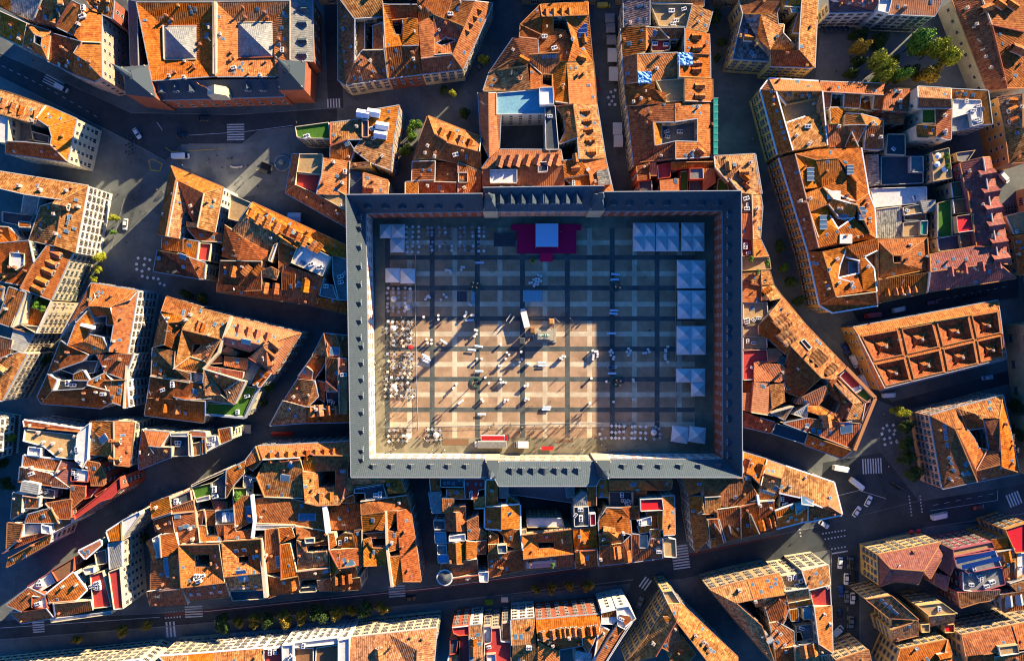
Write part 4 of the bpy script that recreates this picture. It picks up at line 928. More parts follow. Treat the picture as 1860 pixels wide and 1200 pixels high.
for i_ in range(9):
    BLD[-1].wl('%d,%d %d,%d' % (582 + i_ * 8, 600, 582 + i_ * 8, 655), 16.6, .12, 'white', .35)
# --- Q
B('U7', 'house with red and slate roof decks under the south wing, left', 'cream', ch=1).f('n', '80,185,17 150,185,17 150,272,16 88,272,16').f('a', '152,185,17 315,185 320,250 155,248').f('k', '320,185,17 470,185 470,262 428,268 415,335 328,332').f('o', '200,265,16 322,268,17 325,330,17 200,325,16').k('185,222 212,218 245,224 290,200', 1.6, 1.6).k('345,225 405,225 440,230', 1.3, 1.6).a('370,305')
B('U7', 'blue white stepped terraces on the lane side, centre south block', 'white', ch=0, sk=0).f('z', '72,285,16 160,280 165,428 98,428').f('a', '105,480,15 190,480 190,545 110,548').f('cyan', '112,560,14 195,560 200,645 118,645').f('g', '132,655,15 200,655 205,720 135,722').f('l', '132,725,14.5 215,722 215,780 140,782')
B('U7', 'tan stepped houses with the white round corner turret', 'white', trim='ridge', ch=4).f('o', '165,330,18 245,330,18 245,432,17 170,438,17').f('o', '245,392,18 328,386,18 325,422,17 247,430,17').f('n', '185,432,16 265,425,18 272,562,18 190,562,16').f('o', '265,425,18 330,415,16 338,562,16 272,562,18').f('o', '340,492,18 418,455,18 420,540,17 485,582,16 488,612,16 345,622,17').f('n', '205,642,16 265,640,18.5 272,790,18.5 215,782,16').f('o', '265,640,18.5 332,620,16 338,780,16 272,790,18.5').f('o', '336,627,18 415,636,17 410,752,16 338,756,18').f('n', '160,790,16 408,756,18 420,842,14 240,888,13.5 160,862,14').f('w', '422,842,15 495,840 492,915 430,915').f('n', '405,630,17 480,625,17 480,715,16 415,720,16').f('y', '395,395,17 470,390 470,398 400,400').f('o', '395,330,18 470,320,18 470,395,17 395,398,17').f('w', '215,590,17 330,575 332,625 215,628')
TUR = BLD[-1]
TUR.f('n', '150,860,15.4 245,888,15.4 425,862,15.4 430,902,13.6 240,932,13.4 165,925,13.4')
B('U7', 'orange ridged box house beside the dark court, centre south block', 'white', trim='white').f('n', '470,382,17 585,383,20 585,548,20 470,537,17').f('o', '585,383,20 713,373,17 716,535,17 585,548,20').f('o', '478,200,18 558,205,18 560,370,17 475,380,17').f('o', '630,305,14 710,365,14 625,370,14')  # west slope in the shaded brown tile, east slope in the lit orange
B('U7', 'brown house with white framed skylight box, centre south block', 'cream', ch=4).f('n', '490,555,18 560,590,17 560,640,17 490,650,17').f('n', '560,545,18 720,545,18 735,690,17 610,650,17 600,590,17').f('o', '490,655,18 550,650,18 555,715,17 490,722,17').f('n', '490,725,17 735,690,17 738,832,14.5 500,882,14.5').f('x', '555,655,18.5 620,650 625,710 560,715').k('515,770 515,805 580,745 690,690', 1.4, 1.6).wl('718,540 735,690', 18, .7, 'white', .6)
B('U7', 'tan house sloping to a small bright court, centre south block', 'tan', trim='ridge').r(['n', 'n', 'o', 'o'], '728,590,19 1078,548,19 1092,715,18 738,752,18', '838,634,16 960,630,16 960,680,16 842,686,16').f('n', '740,756,17 1092,718,17 1096,806,14 750,832,14').k('865,790', 12, 4).f('w', '760,466,15 1010,464 1030,530 765,532').f('w', '722,548,16 760,540 765,580 725,590')  # one roof in a lit and a shaded tile, side by side
B('U7', 'house with two white fan units on its deck and a red roof patch', 'white', ch=1).f('a', '1092,385,17 1198,382 1202,520 1096,526').f('redpaint', '1205,435,17.3 1246,432 1248,515 1208,522').f('z', '1090,325,18 1150,280,18 1188,290,18 1192,380,17 1095,383,17').f('o', '1190,242,18 1255,248,18 1256,375,17 1190,378,17').f('o', '1088,545,17 1140,540,17 1142,640,18 1098,695,16').f('o', '1140,540,17 1255,530,17 1262,680,16 1098,695,16 1142,640,18').f('n', '1100,698,17 1262,683,17 1268,800,14 1106,822,14').d('1140,770', 1.8, 'o').k('1182,752', 2.6, 2.6).a('1140,405 1142,465')
B('U7', 'wide brown roof with orange fold and twin dormers over the crossing', 'cream', ch=4).f('o', '1260,192,18 1330,195,18 1335,318,17 1265,318,17').f('n', '1268,492,18 1325,395,18 1435,400,18 1490,470,17 1500,580,17 1440,565,18 1272,575,18').f('o', '1270,578,18.5 1440,567,18.5 1440,640,16 1275,662,16').f('n', '1272,664,17 1440,642,17 1500,585,17 1505,775,14 1270,802,14').d('1300,545 1328,545', 1.6, 'o').d('1375,740 1400,738', 1.7, 'o').d('1470,765', 1.6, 'o').c('1280,750 1440,570')
B('U7', 'orange strip house with sunken plant deck under the south wing, right', 'cream', ch=1).f('o', '1335,205,17 1600,205,17 1690,272,16 1340,274,16').f('n', '1600,200,17 1785,200,17 1780,262,16 1690,268,16').f('a', '1340,278,14 1500,278 1505,385 1345,390').f('n', '1505,280,16 1600,278 1600,320,15 1545,330 1545,380 1505,385').k('1512,232', 3.2, 2).a('1430,300 1440,340 1470,360').f('n', '1325,395,17 1430,395,17 1550,385 1550,470,17 1490,470,17 1435,400,17')
B('U7', 'house with bright red flat roof and long orange east slope, centre south block', 'white', ch=1).f('redpaint', '1560,332,18 1715,326 1726,410 1562,418').f('o', '1718,315,18 1800,310,16 1806,582,16 1726,586,18').f('o', '1680,412,17 1724,408,18 1720,545,18 1690,550,17').f('w', '1535,480,17 1640,450 1640,515 1558,522').f('o', '1545,525,17 1630,515,18 1630,562,17 1560,572,16').f('n', '1600,420,17 1680,415,17 1685,545,16 1640,545').f('n', '1500,580,17 1555,585 1555,680,16 1615,680 1635,612,17 1722,612,17 1722,745,14 1506,776,14').f('cyan', '1555,585,14 1615,582 1612,678 1556,680').f('o', '1632,546,17.5 1706,546,17.5 1706,610,16 1636,612,16').a('1690,700 1560,495').k('1690,672', 2, 2).f('c', '1722,600,14 1810,612 1816,742 1726,738')
# --- P
B('U8', 'orange roofed house with two dormers in the corner below the east wing', 'cream', trim='gutter').f('o', '595,162,16 772,215,16 728,402,20 660,332,19 597,312,19').d('632,215 728,250', 1.7, 'o').f('n', '595,315,19 660,335,18.5 660,390,17 597,388,18').k('628,350', 2.4, 2.4)
B('U8', 'orange house with light ridge line above the triangular shade, south east', 'cream', trim='gutter').f('p', '772,218,16 908,265,16 880,355,19 755,320,19').f('t', '755,322,19 880,357,19 860,462,17 730,425,17').k('780,297 818,302 825,430', 1.5, 1.6).f('n', '730,428,17.5 858,465,17.5 830,510,16 705,520,16').k('740,445 770,455 810,468', 2.4, 2)
B('U8', 'large mottled tan roof pointing at the street junction, south east', 'cream', trim='white').f('t', '908,267,16 1258,385,16 1180,560,20 1100,530,20 1030,492,19 862,455,18 880,360,17').f('p', '1258,385,16 1316,615,16 1215,552,20 1180,560,20').f('n', '1065,540,18 1180,560,20 1215,552,20 1316,615,15 1066,668,15').f('k', '868,455,16 1028,498 1030,528 858,560').f('w', '970,535,17.5 1050,520 1060,565 985,618').f('o', '835,592,18 968,542,18 985,618,17 845,640,17').f('o', '845,642,17.5 1058,570,17.5 1062,660,14.5 842,718,14.5').k('918,350 965,400 972,445 1075,412 1232,495 875,415', 2, 2.2).k('1065,480', 5, 8).k('925,662 985,652 945,636', 1.9, 2).a('900,540 880,500')
B('U8', 'brown tiled houses over the alley south of the slate corner', 'white', trim='ridge', ch=5).f('n', '162,350,15 298,350,18 302,450,18 235,470,16 206,482,15').f('n', '302,350,18 480,350,18 485,432,18 430,480,18 306,482,17').f('t', '320,487,18 436,480,18 440,602,17 330,612,17').f('n', '206,484,15 305,484,17 318,600,17 220,620,15').f('n', '215,622,15 330,612,18 350,790,17 255,890,14').f('n', '482,350,18 595,345,18 655,395,18 700,470,18 622,548,17 570,560,17 445,555,17 440,480,18').f('n', '415,580,18 568,558,18 575,790,14 470,815,14 420,650,17').f('n', '340,655,18 418,650,18 460,820,14 360,858,14').f('o', '395,680,19.5 450,765,16.5 400,740,16').f('o', '510,705,19.5 578,790,16 515,760,16').f('o', '370,790,16 400,785,16 405,850,14 375,855,14').k('385,440', 2.4, 4).k('570,610', 3, 4)
B('U8', 'brown house with folded orange gable over the street, south east', 'cream', ch=3).f('n', '575,560,18 708,520,18 720,752,14 580,788,14').f('o', '655,610,20 718,752,15.5 660,720,16').f('n', '710,520,18 828,510,18 838,728,14 725,755,14').d('740,720 790,700 815,690', 1.5, 'o').c('700,500 715,545').wl('700,470 710,540', 18, 1, 'white', .8).k('800,520', 3, 2)
# --- O
B('V6', 'tan houses with small flat decks right behind the east wing', 'tan', ch=3, sk=1).f('t', '57,55,17 162,45,17 165,118,17 60,100,17').f('t', '165,40,17 216,40,16 238,115,16 167,118,18').f('o', '60,102,17 165,122,17 162,215,17 60,218,17').f('t', '165,122,17 238,118,16 292,190,16 215,205,18 162,210,17').f('c', '60,222,16 200,216 206,345 60,346').f('c', '60,350,16 150,347 155,410 60,412').f('c', '60,416,16 196,412 200,480 60,488').d('215,135', 1.3, 'o').k('115,250', 2.4, 2.6).a('80,318 148,308 120,450 85,440')
WEDGE = None
O2 = B('V6', 'long tan wing with shed dormers along the curving street east of the square', 'cream', trim='ridge', ch=4).f('t', '292,190,16 420,345,16 340,470,20 215,290,20').f('t', '420,345,16 655,590,16 565,655,20 510,648,20 340,470,20').f('n', '340,470,20 510,648,20 385,760,16 292,720,16 300,600,16').f('o', '215,290,20 340,470,20 310,518,18 215,432,17 152,402,17 155,350,18').d('290,300 320,330 265,425 290,455 495,500 525,525 580,580', 1.8, 't').f('a', '390,440,18.4 410,425,18 455,475,18 435,495,18.4')
B('V6', 'pink orange roofed house with two round tanks behind the east wing', 'pink', ch=2, trim='ridge').f('k', '60,492,17 198,486 204,558 125,560 122,660 60,665').f('p', '206,486,17 270,486,17 292,520,17 250,562,17 206,562,17').f('p', '126,562,18 280,572,18 330,635,17 275,675,17 126,670,18').f('p', '125,673,18 215,676,17 232,870,16 108,850,18').f('t', '216,690,17 290,682,17 300,790,16 228,830,17').f('p', '60,738,17 120,732,17 108,850,17 60,836,17').f('n', '60,670,16 122,672,16 120,730,16 60,732').f('o', '282,575,17 395,555,17 335,640,16').f('g', '250,560,16 290,525 315,560 280,580')
B('V6', 'house wrapped round a triangular light well at the street junction east', 'pink', trim='ridge', ch=3, shut='greenshutter').f('p', '400,765,18 550,690,19 553,730,17 490,810,17 372,802,17').f('n', '552,660,20 600,655,19 692,785,18 625,795,16 548,722,16').f('n', '592,860,17 625,798,16.5 692,788,19 622,905,18').f('o', '432,812,18 498,812,17 592,862,17 620,905,17 432,842,18').f('k', '610,640,16 652,600 740,690 680,712').f('w', '680,712,16 740,692 752,705 700,740').f('e', '703,742,16 752,706 802,765 770,790').f('t', '560,658,19 608,642,18 758,790,17 692,800,19').f('t', '692,800,19 758,792,17 742,885,16 655,892,18').wl('652,592 820,765 700,1065', 16.5, .5, 'ridge', 1.2).f('k', '760,792,16 800,780 745,905 742,885')
B('V6', 'red brown roof with two round blue tanks over the shady alley, south east', 'cream', trim='gutter', ch=2).f('z', '352,862,18 442,800,18 432,885,16').f('n', '295,910,18 432,882,18 640,905,18 738,912,17 695,1062,15 435,962,17').f('n', '60,840,16 160,880,16 245,905,16 220,968,14 60,930,14').f('a', '247,907,15 435,967 412,1030 222,970').f('n', '437,975,16 690,1065,16 630,1112,13 415,1035,13').f('t', '218,850,17 350,812,18 300,890,17').k('430,925 500,960 465,950 515,1030', 2.2, 2.6).k('655,935', 5, 5).d('540,930', 1.8, 'o').f('redpaint', '297,690,16 318,688 332,715 310,720')
# --- M waffle roof
ZS[0] = .8
waf = B('V5', 'long orange building with eight sunken roof pits on the right', 'ochre', 'market_hall', 'hall', trim='gutter', ch=0, sk=0, shut=None, win=(4.5, 5))
waf.f('o', '150,222,15 938,76,15 945,126,18 178,264,18').f('o', '150,222,15 178,264,18 322,552,18 300,566,15').f('o', '300,566,15 322,552,18 976,388,18 985,396,15').f('o', '938,76,15 985,396,15 976,388,18 945,126,18')
TOPL, MIDL, BOTL = [(178, 264), (400, 224), (590, 188), (785, 154), (945, 126)], [(255, 418), (435, 380), (628, 336), (815, 292), (962, 258)], [(322, 552), (470, 515), (655, 470), (838, 424), (976, 388)]


def lerp2(a, b, t): return (a[0] + (b[0] - a[0]) * t, a[1] + (b[1] - a[1]) * t)


for rows in ((TOPL, MIDL), (MIDL, BOTL)):
    for i in range(4):
        q = [rows[0][i], rows[0][i + 1], rows[1][i + 1], rows[1][i]]
        cx, cy = sum(p[0] for p in q) / 4, sum(p[1] for p in q) / 4
        q1 = [lerp2(p, (cx, cy), .14) for p in q]
        q2 = [lerp2(p, (cx, cy), .16) for p in q]
        q3 = [lerp2(p, (cx, cy), .58) for p in q]
        S_ = lambda qq, z: ' '.join('%f,%f,%f' % (x, y, z) for x, y in qq)
        waf.r('o', S_(q, 18), S_(q1, 18.25))
        waf.r('n', S_(q1, 18.25), S_(q2, 17.4))
        waf.r('n', S_(q2, 17.4), S_(q3, 15.2))
        a_, b_ = lerp2(q3[0], q3[3], .5), lerp2(q3[1], q3[2], .5)
        waf.r('o', S_(q3, 15.2), S_([lerp2(a_, b_, .3), lerp2(a_, b_, .7), lerp2(a_, b_, .7), lerp2(a_, b_, .3)], 16.6))
        waf.c('%f,%f' % (cx + 8, cy + 8), .7)
# --- N
ZS[0] = 1.03
B('V5', 'white corner block with five floors of windows and a brown west slope, right', 'pink', trim='gutter', win=(2.7, 3.2), bal=True, ch=4).f('n', '567,702,16 705,776,20 826,1062,18 637,1102,16').f('o', '567,702,16 705,662,16 755,768,19 705,776,20').f('t', '705,662,16 966,592,16 946,720,20 850,718,20 808,690,20 735,705,18').f('o', '966,592,16 1055,1015,16 960,985,19 946,720,20').f('n', '822,1003,18 950,970,19 1055,1018,14.5 826,1064,14.5') \
    .f('n', '745,706,18 808,692,20 862,725,19 862,768,17 770,782,17').f('o', '712,776,19.5 765,770,18 820,845,17 830,880,17 880,890,17 820,1000,18').f('n', '862,725,19.5 946,720,20 950,900,18 890,890,16 880,800,16').f('n', '880,892,17 950,900,19 950,970,19 822,1003,18').k('648,765 652,795 655,825 660,865 675,935 685,963 697,1000 750,1022 775,1018', 2.6, 1.8).k('680,730 710,722', 1.5, 3).k('770,965', 2.4, 3.4).a('870,805 885,885')
ZS[0] = 1.15
# --- bottom edge, left to right
B('U4', 'curved cream apartment front at the bottom left corner', 'cream', 'apartment_block', 'building', trim='white', win=(2.8, 3.2), bal=True, ch=2).f('z', '-200,1285,18 560,1205,18 640,1195,18 690,1215 700,1300 640,1500 -200,1500', 18)
B('V1', 'cream balconied house with hipped tan end, first of the bottom row', 'cream', trim='white', win=(2.6, 3.1), bal=True).f('t', '65,512,17 240,500,17 235,600,20 150,600,20').f('o', '240,500,17 398,488,17 402,640,19 236,640,20')
B('V1', 'white balconied house with plain brown roof in the bottom row', 'white', trim='white', win=(2.6, 3.1), bal=True).f('t', '398,488,17 580,472,17 585,640,19 402,640,19').f('t', '580,472,17 705,462,17 710,640,19 585,640,19')
B('V1', 'pale blue fronted house with red railed roof deck in the bottom row', 'white', trim='gutter', win=(2.6, 3.1), bal=True).f('k', '708,465,17 820,452 825,640 712,640').a('750,480 780,480')
B('V1', 'ornate white building with brown terraces between white pavilions in the bottom row', 'white', trim='white', win=(2.6, 3.1), bal=True, shut=None, ch=0).f('y', '890,460,16 1015,455 1015,640 895,640').f('y', '1030,455,16 1165,435 1160,640 1020,640').f('w', '820,440,18.5 890,435 890,640 825,640').f('w', '1165,410,18.5 1235,395 1235,640 1165,640').f('w', '890,425,17 1165,392 1165,430 890,458')
B('V1', 'broad tan roofed corner house with one dormer in the bottom row', 'cream', trim='plaster', win=(2.8, 3.3), bal=True, ch=2, sk=0).f('t', '1235,395,17 1470,370,17 1475,640,20 1240,640,20').f('t', '1470,370,17 1770,338,17 1650,475,20 1640,640,20 1475,640,20').f('t', '1770,338,17 1745,640,17 1640,640,20 1650,475,20').d('1415,455', 1.7, 't')
B('V2', 'red and white rounded corner house with crimson roof decks at the bottom', 'red', trim='white', win=(2.6, 3.2), bal=True, ch=1).f('k', '75,350,17 185,338 188,400 120,405 85,390').f('a', '62,430,16 118,420 105,520 60,530').f('k', '125,420,16 188,410 190,640 120,640').f('p', '60,540,16 118,530 118,640 40,640')
B('V2', 'narrow tan roofed house with white grid front at the bottom', 'white', trim='gutter', win=(2.4, 3)).f('t', '188,342,17 268,335,17 282,640,19 192,640,19').d('215,420 215,470', 1.3, 'o').k('245,400 252,460', 2.4, 2)
B('V2', 'pink fronted house with big red T shaped roof terrace at the bottom', 'pink', trim='white', win=(3, 3.2), bal=True, shut='greenshutter', ch=0).f('k', '330,355,17 388,350 395,440 455,445 465,640 285,640 285,460 328,445').f('w', '280,345,16 328,340 328,440 282,450').f('y', '398,322,15.5 450,318 455,432 400,438').f('w', '300,525,18 360,520 365,640 305,640')
B('V2', 'white fronted house with tan roof and two green roof windows at the bottom', 'white', trim='gutter', win=(2.8, 3.2), shut='shutter').f('t', '458,306,17 612,293,17 622,455,19 465,470,19').f('t', '465,472,19 622,458,19 632,640,16 470,640,16').k('490,412 525,412', 2, 2.8).a('575,480')
B('V2', 'brick fronted house with a close row of dormers facing the street at the bottom', 'brick', trim='gutter', win=(3, 3.3), bal=True, shut=None).f('o', '620,303,17 1035,268,17 1040,330,19 985,470,20 925,400,20 630,432,20').d('660,375 725,365 770,355 800,350 832,350 868,345 912,350 968,340 1005,335', 1.25, 'o').f('n', '638,435,20 922,403,20 928,470,16 755,500,16').f('o', '632,440,19 700,480,18 772,505,17 770,640,16 632,640,17').f('n', '930,405,20 985,470,20 960,520,17 930,480,17').c('835,415 730,465')
B('V2', 'white corner building with wedge shaped roof and glass tower at the bottom', 'white', trim='white', win=(3, 3.2), shut=None, ch=1).f('w', '1045,240,17 1140,222 1150,300 1120,330 1042,330').f('w', '1140,222,17.5 1222,210 1268,290 1200,365 1150,340').f('o', '1150,340,18 1200,365,16.6 1030,640,16.6 960,640,18').f('c', '1200,365,16.8 1268,290 1180,420 1060,610 1030,640', False).f('n', '1170,270,18.2 1230,280,18.2 1240,310,18.2 1200,345,18.2').f('o', '1045,262,18 1140,240,18 1142,285,17 1048,290,17').f('w', '880,500,14 985,520 960,640 880,640').f('t', '1040,345,17 1095,375,17 1040,470,17 1005,560,17')
B('V2', 'tan flatiron house with a ridge running down from its narrow nose', 'yellow', trim='ridge', win=(2.8, 3.2), bal=True, ch=4).f('t', '1478,203,17 1560,196,17 1535,312,20').f('t', '1560,196,16 1930,545,16 1930,820,20 1535,312,20').f('t', '1478,203,16 1535,312,20 1400,540,20 1205,585,15 1340,420,16').f('c', '1440,118,16 1505,110 1560,195 1478,202').f('o', '1450,290,18.5 1480,285,18.5 1525,320,19 1490,360,18.5').f('n', '1535,315,20 1560,420,18 1510,520,17 1420,470,18').f('n', '1560,400,18 1655,525,18 1560,640,17 1490,560,17').k('1730,465 1755,495 1775,510', 1.8, 1.8).c('1655,400 1710,440 1380,450')
# --- FF
B('V3', 'tan roofed block with yellow flower boxes on its north front, bottom right', 'tan', trim='ridge', win=(3, 3.2), bal=True, ch=3).f('t', '135,603,17 452,523,17 505,680,20 350,712,20').f('o', '452,523,17 718,468,17 762,640,20 505,680,20').f('t', '135,603,16 350,712,20 570,905,20 690,1250,17 400,920,13').f('t', '500,685,19 702,640,19 708,700,17 600,732,17 525,742,17').c('378,600 510,690').k('497,557 620,527 690,515', 1.6, 1.8).k('325,775 375,818 595,935', 2, 2)
BLD[-1].d('510,930 562,990 615,1040', .95, 'lead')
B('V3', 'house with furnished roof terrace and red roof yard over the taxi street, bottom right', 'cream', trim='plaster', win=(3, 3.2), bal=True, ch=2).f('c', '728,482,16 905,455 945,585 770,620').f('t', '912,445,18 1130,393,16 1145,558,17 962,603,19').f('k', '970,605,16 1142,562 1152,730 1000,745').f('o', '1015,748,18.5 1155,735,16 1166,1135,16 1055,1062,19').f('n', '1055,1065,19 1166,1136,15.5 1055,1152,15.5').f('t', '772,622,20 960,592,20 975,680,17 792,715,17').f('n', '792,717,18 978,682,18 985,727,16 800,757,16').a('800,500 860,560 900,520').c('1140,885 1110,570')
B('V3', 'inner houses with cyan deck and brown courts beside the taxi street, bottom right', 'cream', ch=3).f('o', '805,772,17 870,762,17 880,860,16 820,862,16').f('cyan', '908,752,15 990,732 1002,840 920,852').f('g', '852,900,14 1010,880 1045,1048 856,1082').f('o', '640,882,18 695,872,18 838,952,17 845,1072,16 682,1098,17').f('t', '845,1086,18 1050,1042,18 1056,1220,14 850,1260,14').f('n', '682,1100,17 845,1078,17 850,1260,14 700,1260,14').f('n', '602,742,18 772,625,19 800,757,17 750,890,17 640,872,17').d('920,1150 995,1135', 1.8, 'o').f('y', '835,955,14 895,945 925,1040 850,1060').c('720,960')
# --- GG
ZS[0] = 1.02
B('V4', 'maroon hipped roof over yellow fronts at the taxi street corner, bottom right', 'yellow', trim='ridge', win=(2.8, 3.2), bal=True, ch=1).f('u', '220,428,16 675,340,16 552,545,20 312,527,20').f('u', '220,428,16 312,527,20 335,620,18 230,656,16').f('u', '312,527,20 552,545,20 515,640,16.5 335,620,16.5').f('u', '675,340,16 690,440,17 600,600,17 552,545,20')
B('V4', 'purple fronted building with blue solar panels on its roof, bottom right', 'mauve', trim='mauve' if 0 else 'ridge', win=(2.6, 3.1), bal=True, ch=0, sk=0).f('c', '758,388,18 1042,330 1062,375 762,440').f('g', '762,440,18.4 1065,392 1112,510 870,560 782,512').f('u', '682,352,17 757,388,18 772,512,18 742,580,16 652,512,15').f('g', '830,548,16 1118,520 1140,640 950,700 832,682').f('t', '802,702,17 940,692,17 1112,682,17 1092,752,15 952,772,15 822,812,15').f('u', '640,560,15 740,585,15 715,690,14 630,640,14').a('880,560 950,580 960,600 1040,620 890,640 1000,650')
SOL = BLD[-1]
B('V4', 'orange houses with a big red roof slab at the lower right edge', 'ochre', trim='ridge', win=(2.8, 3.2), bal=True).f('redpaint', '1135,242,18 1300,190 1300,405 1212,415').f('o', '1045,322,17 1160,300,18 1172,370,18 1060,388,17').f('t', '1082,402,18 1210,380,18 1216,440,17 1112,467,17').f('n', '1112,470,17 1212,448,17 1218,600,15 1152,622,15').f('w', '1220,420,16 1300,405 1300,560 1220,600').d('1155,470', 1.5, 'o')
B('V4', 'dark roofed house with pale dormers at the lower right edge', 'grey', ch=1).f('n', '1120,722,17 1300,690,17 1300,820,14 1132,842,14').d('1160,790 1235,780', 1.5, 'lead').f('t', '1172,632,17 1300,590,17 1300,690,17 1230,690,17')
B('V4', 'tan terrace house beside the green netted passage, bottom right', 'yellow', trim='ridge', ch=0).f('c', '497,792,16 682,770 792,850 590,872').f('t', '590,875,17 778,858,17 768,920,14 602,942,14').f('c', '525,930,15 590,925 590,985 530,990').f('redpaint', '692,932,12 768,925 770,988 700,992').f('tealnet', '312,742,6 350,735 560,890 520,900')
B('V4', 'yellow arcaded corner house with blue roof hatch, bottom right', 'yellow', trim='ridge', win=(2.6, 3.2), ch=1).f('t', '138,755,17 320,728,19 515,900,19 305,888,17').f('c', '310,892,14 405,892 405,965 315,965').f('t', '320,978,18 515,908,18.5 515,1012,15 320,1058,15').k('245,755 270,785 300,810 330,832 352,852', 2, 1.5)
B('V4', 'orange striped roof on a yellow house at the bottom right corner', 'yellow', trim='ridge', win=(2.8, 3.2), bal=True).f('o', '385,1115,17 725,1045,17 700,1170,20 640,1300,20 330,1300,19').f('o', '725,1045,17 800,1300,16 700,1300,20 700,1170,20').d('725,1150', 1.6)
B('V4', 'long dark roofed house with cream balconies at the bottom right corner', 'tan', trim='ridge', win=(2.8, 3.2), bal=True).f('n', '832,1013,17 1188,943,17 1240,1110,20 985,1150,20 860,1165,19').f('o', '1192,945,17 1400,900,17 1400,1100,19 1245,1110,20').f('c', '1088,1092,20.2 1228,1075 1240,1140 1102,1160').f('n', '865,1168,19 1062,1145,19 1065,1300,16 880,1300,16').f('o', '1065,1165,19 1300,1120,19 1300,1300,16 1070,1300,16')
B('V3', 'brown windowed house front at the foot of the taxi street, bottom edge', 'tan', trim='ridge', win=(2.6, 3)).f('t', '1195,1195,17 1465,1105,17 1560,1500,17 1250,1500,17')
B('S', 'pale flats with a yellow green tree in front at the left edge', 'white', win=(2.6, 3.1), bal=True, group=None).f('z', '-80,752,17 -12,762 -18,835 -80,850')
ZS[0] = 1.1
# --- the houses just beyond the right and top edges: they stand there and shade the streets
for k_, (st, zz) in enumerate((('1905,330 2060,300 2080,520 1925,560', 18), ('1885,590 2040,560 2060,720 1900,740', 19), ('1890,760 2060,740 2080,860 1900,872', 18), ('560,-30 905,-40 900,-160 560,-160', 18),
                              ('950,-30 1090,-30 1090,-160 950,-160', 18), ('1130,-30 1290,-30 1290,-160 1130,-160', 18), ('1320,-25 1480,-25 1480,-150 1320,-150', 18))):
    q_ = [tuple(float(v) for v in t.split(',')) for t in st.split()]
    cx, cy = sum(p[0] for p in q_) / 4, sum(p[1] for p in q_) / 4
    words = ['tall block east of the market hall beyond the right edge', 'tall block east of the pit roofed building beyond the right edge', 'tall block east of the white corner block beyond the right edge', 'tall block beyond the top edge, north of the tarpaulin house',
             'tall block beyond the top edge, north of the pool hotel', 'tall block beyond the top edge, north of the awning street', 'tall block beyond the top edge, north of the yellow corner house']
    B('S', 'brown hipped ' + words[k_], 'tan', ch=2, sk=0, win=(9, 9)).r('n', ' '.join('%f,%f,%f' % (x, y, zz) for x, y in q_), ' '.join('%f,%f,%f' % (cx + (x - cx) * .5, cy + (y - cy) * .1, zz + 4) for x, y in q_))
# --- floors of the light wells and yards between the roof planes
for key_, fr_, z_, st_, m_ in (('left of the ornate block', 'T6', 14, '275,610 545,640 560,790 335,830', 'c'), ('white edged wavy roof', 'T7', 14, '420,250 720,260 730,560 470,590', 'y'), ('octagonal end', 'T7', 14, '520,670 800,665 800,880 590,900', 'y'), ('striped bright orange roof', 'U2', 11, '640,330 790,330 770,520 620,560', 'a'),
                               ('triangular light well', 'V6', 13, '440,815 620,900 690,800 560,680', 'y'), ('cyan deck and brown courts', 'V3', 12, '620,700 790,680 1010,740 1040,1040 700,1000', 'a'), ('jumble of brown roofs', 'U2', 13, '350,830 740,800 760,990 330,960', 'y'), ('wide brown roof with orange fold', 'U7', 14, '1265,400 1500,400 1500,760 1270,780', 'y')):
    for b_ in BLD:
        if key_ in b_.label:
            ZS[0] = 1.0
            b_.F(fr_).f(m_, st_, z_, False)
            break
    else:
        print('no building', key_)
# ------------------------------------------------------------------ the slate roofed ring round the square
ZS[0] = 1.0
Q = 1.18


def ring(label, st, dm, wall, walls=None, dz=1.25, eave=None, name='slate_wing', ad=None, **kw):
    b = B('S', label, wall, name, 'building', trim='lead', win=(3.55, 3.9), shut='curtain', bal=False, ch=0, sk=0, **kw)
    for x in st:
        b.f('s', x)
    b.d(dm, dz, 'q2')
    return b


def px_dm(fr, st):
    ox, oy, k = FR[fr]
    return ' '.join('%f,%f' % (ox + float(p.split(',')[0]) / k, oy + float(p.split(',')[1]) / k) for p in st.split())


WING_W = ring('slate roofed wing along the left side of the square, sunlit', ['629,354,24 664,387,15.2 670,834,15.2 638,866,24'],
              px_dm('V7', ' '.join('%f,%f' % (150, y) for y in (268, 345, 487, 632, 767, 905, 1040, 1165))) + ' ' + px_dm('W1', ' '.join('%f,%f' % (165, y) for y in (112, 237, 358, 482, 605, 745, 888, 955))), 'white')  # ring walls share one colour; paler on sunlit wings, sunlight put into it
WING_N1 = ring('slate roofed wing at the top left of the square, in shade', ['629,354,24 877,352,24 877,383,15.2 664,387,15.2'], px_dm('V7', ' '.join('%f,%f' % (x, 200) for x in (205, 338, 465, 598, 733, 885))), 'brick')  # same wall as the white wings, darker brick: shade put into the colour
WING_N2 = ring('slate roofed wing at the top right of the square, in shade', ['1098,349,24 1346,347,24 1313,382,15.2 1098,383,15.2'], px_dm('V8', ' '.join('%f,%f' % (x, 178) for x in (550, 670, 820, 950, 1083, 1212, 1330))), 'brick')  # darker brick again, the wall's shade put into its colour
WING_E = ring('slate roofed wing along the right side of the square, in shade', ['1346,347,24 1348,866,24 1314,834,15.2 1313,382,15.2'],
              px_dm('V8', ' '.join('%f,%f' % (1408, y) for y in (250, 370, 490, 612, 738, 862, 982, 1105))) + ' ' + px_dm('W2', ' '.join('%f,%f' % (1408, y) for y in (55, 178, 305, 425, 548, 660, 835, 935))), 'brick')  # shaded side of the ring: its shade is in the brick colour
WING_S1 = ring('slate roofed wing at the bottom left of the square, sunlit', ['638,866,24 670,834,15.2 884,834,15.2 884,866,24'], px_dm('W1', ' '.join('%f,%f' % (x, 1005) for x in (245, 380, 530, 675, 805, 940))), 'white')
